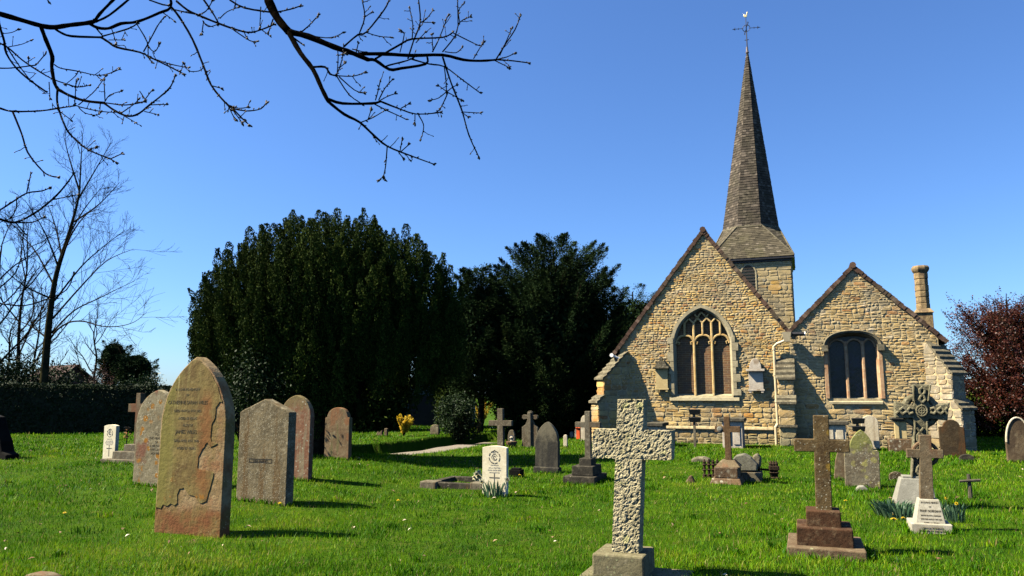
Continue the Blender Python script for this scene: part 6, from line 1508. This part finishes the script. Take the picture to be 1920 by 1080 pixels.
shrub('russet_bush', 183, 37.0, (.8, .7), 3.0, leafmat('russet_twig', [(0, (.05, .025, .015)), (1, (.12, .06, .04))], .1), 'russet twiggy bush behind the hedge right of the brick house', 'bush', 1500, (.05, .10), None, 3)
for i, (px, Y, w_, h) in enumerate(((60, 33, 2.6, 2.9), (0, 32, 2.4, 3.2), (-60, 31, 2.4, 3.4))):
    shrub('evergreen_bush', px, Y, (w_, 1.0), h, M['hedge'], ('dark bush behind the hedge beneath the tall slender tree', 'dark bush behind the hedge near the left edge', 'dark bush behind the hedge cut off by the left edge')[i], 'bush', 5000, (.09, .15), 'dark bushes behind the hedge', i)

# --- copper beech
def beech(px, Y, label):
    b = at(px, 800, Y); b.z = gz(b.x, Y); e = empty('copper_beech', b, 0, label, 'tree'); rg = random.Random(33); tw_ = Twigs(); H = 5.1
    tp = [Vector((0, 0, -.2)), Vector((.05, 0, 1.2)), Vector((0, .1, 2.6)), Vector((.1, 0, H))]; tw_.mb.tube(smooth(tp), [.2 - .19 * i / 9 for i in range(10)], 8, caps=False)
    Cs = []; nr_ = np.random.RandomState(3)
    for k in range(170):
        a = k * 2.39996; t = (k + .5) / 170; z0 = .25 + t * 2.75; spread = 3.0 * math.sqrt(max(.05, 1 - (t * 1.02) ** 2.2)); el_ = .1 + 1.3 * t
        d = Vector((math.cos(a) * math.cos(el_), math.sin(a) * math.cos(el_), math.sin(el_))); L = (spread + .7) * rg.uniform(.75, 1.1)
        pts = [Vector((0, 0, z0))]; q = pts[0].copy(); dd = d.copy()
        for i in range(6): dd = (dd + Vector((rg.gauss(0, .12), rg.gauss(0, .12), rg.gauss(0.02, .1)))).normalized(); q = q + dd * L / 6; q.z = max(q.z, .35); pts.append(q.copy())
        tw_.line(pts, .03, .006, 4)
        for j in range(16):
            f = rg.uniform(.3, 1) * 6; i = min(int(f), 5); p = pts[i].lerp(pts[i + 1], f - i); dv = Vector((rg.gauss(0, 1), rg.gauss(0, 1), rg.gauss(.5, .8))).normalized(); l = rg.uniform(.25, .7); tw_.line([p, p + dv * l], .006, .003, 3)
            m = rg.randint(14, 26) if q.z > 2.9 else rg.randint(26, 42); s_ = nr_.rand(m, 1); Cs.append(np.array(p) + np.array(dv) * l * s_ + nr_.normal(0, .07, (m, 3)))
    C = np.concatenate(Cs); V, Fa = leaf_faces(C, unit(nr_.normal(size=C.shape)), nr_.uniform(.05, .09, len(C)), nr_.uniform(.03, .055, len(C))); arrays('crown', V, Fa, M['copper'], np.clip(nr_.normal(.5, .25, len(C)), 0, 1), e); tw_.mb.build('trunk', BARK, e)
beech(1905, 26.5, 'rounded copper beech with dark red young leaves at the right edge')
shrub('evergreen_shrub', 1850, 27.5, (2.6, .9), 1.9, M['yew'], 'dark evergreen in the shade behind the copper beech', 'shrub', 9000, (.10, .18), 'evergreens under the trees', 9, True, -1)

# --- houses beyond
def cottage(px, Y, w, dep, hw, hr, rz, wallm, roofm, label, name='house'):
    b = at(px, 800, Y); b.z = gz(b.x, Y); e = empty(name, b, rz, label, 'house')
    mb = MB(); mb.prism([(-w / 2, -.3), (w / 2, -.3), (w / 2, hw), (0, hr), (-w / 2, hw)], 0, dep); mb.build('wall', wallm, e)
    rf = MB(); o = .3; sl = (hr - hw) / (w / 2)
    for s_ in (-1, 1):
        ol = [(s_ * (w / 2 + o), hw - o * sl + .02), (s_ * (w / 2 + o), hw - o * sl + .17), (0, hr + .17), (0, hr + .02)]
        rf.prism(ol if s_ > 0 else ol[::-1], -.25 - (s_ > 0) * .003, dep + .25)
    rf.build('roof', roofm, e); db = MB(); db.box(-w * .3, w * .3, -.03, .02, -.2, min(hw * .95, 2.2)); db.build('door', plain('dark_door', (.02, .018, .016), .2, 6, .7), e)
    wd = MB(); wd.box(w / 2 - .02, w / 2 + .03, dep * .3, dep * .3 + 1, .9, 2.0); wd.build('window', M['glass'], e); return e
cottage(133, 46.0, 2.8, 4.2, 1.9, 3.05, .95, plain('red_brick', (.09, .038, .024), .3, 20, .9), plain('brick_roof_tile', (.034, .016, .011), .35, 25, .9), 'brick house roof peeping over the hedge beneath the bare trees')
cottage(806, 31.5, 3.0, 4.0, 1.35, 2.35, -.05, plain('pale_teal_render', (.13, .17, .16), .1, 8, .8), plain('dark_slate', (.03, .03, .033), .3, 20, .8), 'small pale teal outbuilding half hidden in the shade between yew and laurel', 'outbuilding')

# ================================================================== OVERHANGING BRANCHES (a budding tree standing left of the camera)
def Yb(px, py): return 5.1 + .35 * math.sin(px / 140 + 1.0) + .25 * math.sin(py / 80 + px / 300)
def bp(px, py): return at(px, py, Yb(px, py))
BR = [  # (pixel path, width at start, width at end)
 ([(0,26),(35,36),(77,48),(102,51),(130,47),(171,42),(179,37)],10,8), ([(177,41),(187,26),(212,0),(228,-18)],6,5), ([(179,41),(204,29),(240,0),(262,-20)],4.5,4),
 ([(167,44),(183,52),(204,53),(227,44),(250,42),(271,36),(299,24),(320,14),(318,-12)],6,4.5), ([(320,12),(336,32),(361,74),(382,125),(396,160),(422,192),(438,204)],4.5,3),
 ([(438,204),(454,207),(468,208),(489,204),(500,192)],2.6,1.6), ([(438,205),(452,220),(468,235)],2.6,1.8), ([(428,199),(441,225)],2,1.5), ([(435,204),(445,218),(454,230)],2,1.5), ([(428,197),(448,203),(466,201)],2,1.4), ([(398,161),(417,166)],2,1.4), ([(382,126),(373,133),(354,133),(345,120)],2,1.4),
 ([(331,2),(352,19),(373,29),(410,44),(438,54),(466,61),(489,56),(514,46)],4.5,2.2), ([(322,17),(352,24),(373,28)],2.5,2), ([(382,0),(398,23),(410,44)],3.4,2.6), ([(412,35),(426,22),(447,14)],2,1.4), ([(438,56),(468,76),(481,78)],2.2,1.6), ([(458,61),(463,72)],1.8,1.4), ([(382,39),(378,65)],2,1.4), ([(380,39),(391,50),(408,46)],2,1.4), ([(373,28),(387,20),(398,2)],2.2,1.8), ([(280,0),(306,9),(317,10)],3.2,2.4),
 ([(102,53),(114,61),(134,68),(183,70),(192,70)],5,4), ([(192,68),(240,54),(259,43)],3,2.4), ([(177,49),(192,67)],3,2.6), ([(190,70),(204,79),(220,89),(262,98),(285,109),(322,127),(345,139)],5,2), ([(290,111),(322,121),(354,127)],2.4,1.6), ([(257,46),(276,79),(278,104),(285,118)],2.4,1.6), ([(269,97),(278,81),(297,46),(308,32)],2.4,1.8), ([(278,88),(290,97),(299,83)],2,1.8), ([(209,53),(218,81)],1.8,1.3), ([(204,75),(232,75)],1.8,1.3), ([(306,24),(327,39)],2,1.4),
 ([(77,51),(86,75),(98,106),(97,126),(102,155),(108,166)],8,6), ([(108,167),(130,179),(159,189),(196,193)],6,4.5), ([(195,193),(218,209),(241,218),(260,213),(280,197),(304,178),(320,162),(329,141)],4.2,2.2), ([(199,193),(236,197),(271,191)],2.6,1.8), ([(229,211),(253,194),(260,185)],2,1.5), ([(280,197),(300,196),(313,196)],2,1.6), ([(262,171),(273,188)],1.8,1.8), ([(273,185),(285,169)],1.8,1.6), ([(271,209),(297,215)],1.8,1.3), ([(234,218),(255,230)],1.8,1.3), ([(197,190),(195,150)],2,1.5), ([(197,190),(206,178),(227,171)],2,1.4),
 ([(108,167),(107,189),(112,211),(125,243),(144,264),(166,281),(207,298)],4,2.6), ([(207,298),(229,288)],2.2,1.8), ([(207,298),(219,305)],2.2,1.8), ([(108,206),(135,226)],2,1.4), ([(140,258),(152,272),(166,281)],1.8,1.4), ([(166,281),(180,276)],1.8,1.5),
 ([(102,121),(114,128),(143,133),(181,141),(204,138),(224,130)],2.6,1.6), ([(147,133),(141,143),(122,159)],2,1.4), ([(181,141),(190,150)],1.8,1.3),
 ([(-14,72),(0,81),(16,90),(41,112),(67,130),(96,147),(120,156),(147,163),(167,160)],3.8,1.8), ([(143,149),(140,196)],2,1.6), ([(140,165),(146,149)],1.8,1.4), ([(-4,30),(0,51),(8,77),(12,100),(31,128),(57,151),(88,173)],5,3), ([(14,90),(35,122),(57,151)],2.6,2), ([(16,88),(41,83),(59,75)],2,1.4), ([(6,63),(22,61),(35,55)],1.8,1.3), ([(-14,127),(16,128),(61,123),(69,120),(86,100)],3,1.7), ([(92,154),(94,185)],1.8,1.4), ([(53,122),(54,110)],1.8,1.6),
 ([(-14,200),(0,203),(24,209),(75,208),(110,203),(143,198)],4.2,2.6), ([(147,197),(163,184),(179,169),(198,143)],2.2,1.6), ([(147,200),(189,209),(228,211)],2.2,1.6), ([(148,202),(160,212),(180,216),(190,210)],2,1.4), ([(188,195),(187,212)],1.8,1.4), ([(24,210),(41,252),(52,286),(79,320),(96,330),(110,332)],3.4,2.4),
 ([(-14,402),(0,394),(26,377),(51,362),(79,358),(94,352)],3.4,2), ([(50,361),(55,339),(58,324)],2.2,1.8), ([(-14,408),(0,411),(29,417),(63,401),(96,376),(120,351),(138,326)],4.6,2.4), ([(96,375),(116,371),(147,365)],2.2,1.6), ([(29,417),(60,417),(83,407)],2.6,1.8), ([(19,411),(30,392),(31,373)],2.2,2), ([(29,417),(48,440)],2.6,2),
 ([(-14,568),(0,569),(46,573),(93,559),(125,543),(139,513)],3,1.8), ([(-12,545),(0,539),(28,513),(39,485)],3,1.8),
 ([(503,0),(519,32),(542,60)],15,13), ([(542,60),(577,68),(626,88),(662,100),(690,112)],11,7), ([(674,101),(720,101),(772,104),(830,103),(869,112),(901,114),(931,112)],6.5,4), ([(931,112),(960,114),(991,118)],3,2), ([(931,110),(947,84),(966,55),(976,29)],2.6,2), ([(937,104),(950,76),(960,52)],2.2,1.8), ([(927,113),(955,127)],2,1.5), ([(933,111),(950,107),(965,100)],2,1.8),
 ([(690,112),(704,113),(730,130),(752,128),(798,120),(801,107)],6,3.5), ([(720,126),(730,122),(765,113),(781,104)],3,2.4), ([(765,110),(776,75),(788,42),(785,0),(784,-14)],3,2), ([(788,42),(800,35),(812,19)],2,1.6), ([(788,42),(812,42)],1.8,1.4), ([(704,110),(749,84),(773,73),(830,70),(850,60)],4,2.4), ([(773,71),(774,45),(768,16)],2.2,1.6), ([(811,97),(824,71),(840,29)],2.4,1.7), ([(830,97),(853,68),(862,42),(882,31)],2.8,1.8), ([(859,48),(858,0),(857,-12)],2.2,1.8), ([(850,62),(882,78),(901,86),(908,78)],2.2,1.6), ([(888,110),(905,81)],2,1.5), ([(750,98),(758,65),(752,58)],2,1.6), ([(780,80),(798,60)],1.8,1.6), ([(834,97),(855,99),(866,90)],2,1.6), ([(812,97),(810,65)],1.8,1.6), ([(862,42),(860,20),(870,6)],1.8,1.7),
 ([(645,87),(671,65),(687,60),(720,19),(730,0),(736,-12)],3.4,2.2), ([(674,62),(684,32),(679,0),(678,-10)],2.4,1.8), ([(687,61),(710,68),(733,70)],2,1.5), ([(684,32),(698,22)],1.8,1.6), ([(545,61),(568,58),(597,29)],3.4,2), ([(571,65),(610,71),(630,68),(645,60)],2.2,1.5), ([(668,98),(672,80)],1.8,1.6), ([(660,92),(684,98)],1.8,1.4),
 ([(830,107),(846,156),(866,207),(879,253),(898,295)],3.4,2.2), ([(866,210),(901,212)],2,1.5), ([(866,210),(878,220)],1.8,1.4), ([(768,110),(804,120),(833,125),(866,149),(901,175)],3,1.8), ([(833,126),(836,150),(837,172)],2.2,1.8), ([(837,172),(822,184),(807,188)],2,1.5), ([(837,172),(852,180),(866,188)],2,1.5), ([(838,172),(848,164),(858,159)],2,1.5), ([(838,172),(822,160)],1.8,1.4), ([(840,173),(830,195),(817,211),(785,214)],2.2,1.6), ([(631,88),(634,104),(632,140)],2.2,1.6), ([(634,104),(648,101)],1.8,1.5),
 ([(540,58),(564,100),(587,130),(603,165),(616,191)],8.5,6), ([(552,72),(570,85)],3,2), ([(616,191),(645,214),(674,229),(700,253),(726,274),(765,290),(814,308)],5,2.2), ([(616,186),(642,194),(697,194),(713,190)],5,4), ([(713,190),(746,203),(781,214),(827,211)],3.4,1.8), ([(785,216),(794,233),(793,248),(788,263)],2.2,1.6), ([(700,194),(723,206),(745,216),(762,224)],2.2,1.6), ([(678,229),(700,220),(723,206)],2,1.5), ([(690,224),(696,206)],1.8,1.4), ([(704,188),(709,170),(713,152)],2,1.7), ([(710,188),(722,165),(736,149)],2.2,1.7), ([(713,188),(728,180),(743,175)],2,1.4), ([(752,203),(768,194)],1.8,1.5), ([(778,214),(778,232)],1.8,1.5),
 ([(587,126),(610,126),(619,139),(632,142)],4,2.8), ([(632,142),(662,143),(683,136)],2.2,1.6), ([(632,144),(655,178),(681,196)],2.2,1.6), ([(636,144),(665,169),(684,175)],2.2,1.6), ([(632,139),(639,120),(645,97)],2,1.6), ([(636,128),(647,118)],1.8,1.5),
 ([(726,274),(723,311),(719,331)],2.4,1.8), ([(719,331),(710,338)],2,1.8), ([(719,331),(722,338)],2,1.8), ([(750,284),(754,262)],1.8,1.6), ([(752,284),(768,270)],1.8,1.6), ([(760,288),(769,301)],1.8,1.5), ([(745,282),(756,297)],1.8,1.5),
 ([(480,19),(512,23),(542,18),(564,11)],3.4,2.2), ([(431,0),(459,15),(507,23)],3.4,3), ([(489,13),(487,53)],2,1.6), ([(512,36),(503,62)],2.6,1.8), ([(487,53),(507,68)],1.8,1.5), ([(84,-8),(92,4)],3,2.5)]
mb = MB(); buds = MB(); rg = random.Random(12)
def bud(c, d, s_):
    d = d.normalized(); a = d.orthogonal().normalized(); b = d.cross(a); vs = []
    for t, r_ in ((0, .35), (.35, .55), (.7, .42)):
        for k in range(5): th = 2 * math.pi * k / 5; vs.append(c + d * s_ * 2.2 * t + (a * math.cos(th) + b * math.sin(th)) * s_ * r_)
    vs.append(c + d * s_ * 2.2)
    buds.add(vs, [(i * 5 + k, i * 5 + (k + 1) % 5, i * 5 + 5 + (k + 1) % 5, i * 5 + 5 + k) for i in range(2) for k in range(5)] + [(10 + k, 10 + (k + 1) % 5, 15) for k in range(5)])
for path, w0, w1 in BR:
    P_ = smooth([bp(*q) for q in path], 3); kk = 5.1 / F
    m = len(P_); rad = [max(.0022, (w0 + (w1 - w0) * i / (m - 1)) * 1.15 * kk / 2 * (1 + rg.uniform(-.12, .14))) for i in range(m)]
    mb.tube(P_, rad, 7 if w0 > 5 else 5)
    if w1 < 3.2:
        L = sum((b - a).length for a, b in zip(P_, P_[1:]))
        for _ in range(int(L / .04)):                 # side buds
            t = rg.uniform(.2, 1) * (m - 1); i = min(int(t), m - 2); p = P_[i].lerp(P_[i + 1], t - i); tan = (P_[i + 1] - P_[i]).normalized(); o = Matrix.Rotation(rg.random() * 6.28, 3, tan) @ tan.orthogonal().normalized()
            bud(p, tan * .8 + o, rg.uniform(.005, .010))
        for _ in range(int(L / .16)):                  # fine side shoots
            t = rg.uniform(.15, .95) * (m - 1); i = min(int(t), m - 2); p = P_[i].lerp(P_[i + 1], t - i); tan = (P_[i + 1] - P_[i]).normalized(); o = Matrix.Rotation(rg.random() * 6.28, 3, tan) @ tan.orthogonal().normalized()
            l = rg.uniform(.02, .09); d_ = (tan * rg.uniform(.3, 1) + o).normalized(); q_ = p + d_ * l * .5 + Vector((0, 0, .004)); e_ = q_ + (d_ + Vector((0, 0, .35))).normalized() * l * .5
            mb.tube([p, q_, e_], [.0030, .0026, .0022], 4); bud(e_ - d_ * .004, d_, rg.uniform(.006, .010))
            if l > .05: bud(q_, d_ + o * .4, rg.uniform(.005, .008))
        if 0 < path[-1][1] and path[-1][0] > 0 and w1 <= 2.5:
            tan = (P_[-1] - P_[-2]).normalized()
            for _ in range(rg.randint(3, 5)):
                o = Matrix.Rotation(rg.random() * 6.28, 3, tan) @ tan.orthogonal().normalized(); bud(P_[-1] - tan * rg.uniform(0, .015), tan * 1.0 + o * rg.uniform(.1, .9), rg.uniform(.008, .014))
tb = (-6.3, 0.9); e = empty('budding_tree', (tb[0], tb[1], gz(*tb)), 0, 'budding tree whose dark knotty branches hang across the upper left sky', 'tree')
base = Vector(e.location)
tk = MB(); tk.tube(smooth([Vector((tb[0], tb[1], -.2)), Vector((tb[0] + .1, tb[1] + .1, 1.5)), Vector((-5.9, 1.3, 3.2)), Vector((-5.6, 1.6, 5.0)), Vector((-5.5, 1.7, 7.2))]), [.30 - .2 * i / 12 for i in range(13)], 10)
for st_, en, r0, r1 in ((Vector((-5.75, 1.45, 4.0)), (0, 26), .09, .019), (Vector((-5.6, 1.6, 5.2)), (503, 0), .11, .029), (Vector((-5.85, 1.35, 3.5)), (-14, 200), .05, .008), (Vector((-5.9, 1.25, 3.1)), (-14, 408), .045, .009), (Vector((-5.75, 1.45, 3.9)), (-14, 127), .04, .006), (Vector((-5.75, 1.45, 3.8)), (-14, 72), .04, .007), (Vector((-5.95, 1.2, 2.9)), (-14, 568), .04, .006), (Vector((-5.95, 1.2, 3.0)), (-12, 545), .03, .006), (Vector((-5.9, 1.25, 3.1)), (-14, 402), .03, .007)):
    q = bp(*en); nx_ = [b for b in BR if b[0][0] == en][0][0][1]; d = (q - bp(*nx_)).normalized()
    mid = q + d * .9; mid2 = st_.lerp(mid, .5) + Vector((0, 0, .15))
    if en == (503, 0): mid = q + d * 1.0; mid2 = Vector((-3.9, 3.0, 6.9))
    ps = smooth([st_, mid2, mid, q], 4); tk.tube(ps, [r0 + (r1 - r0) * i / (len(ps) - 1) for i in range(len(ps))], 7)
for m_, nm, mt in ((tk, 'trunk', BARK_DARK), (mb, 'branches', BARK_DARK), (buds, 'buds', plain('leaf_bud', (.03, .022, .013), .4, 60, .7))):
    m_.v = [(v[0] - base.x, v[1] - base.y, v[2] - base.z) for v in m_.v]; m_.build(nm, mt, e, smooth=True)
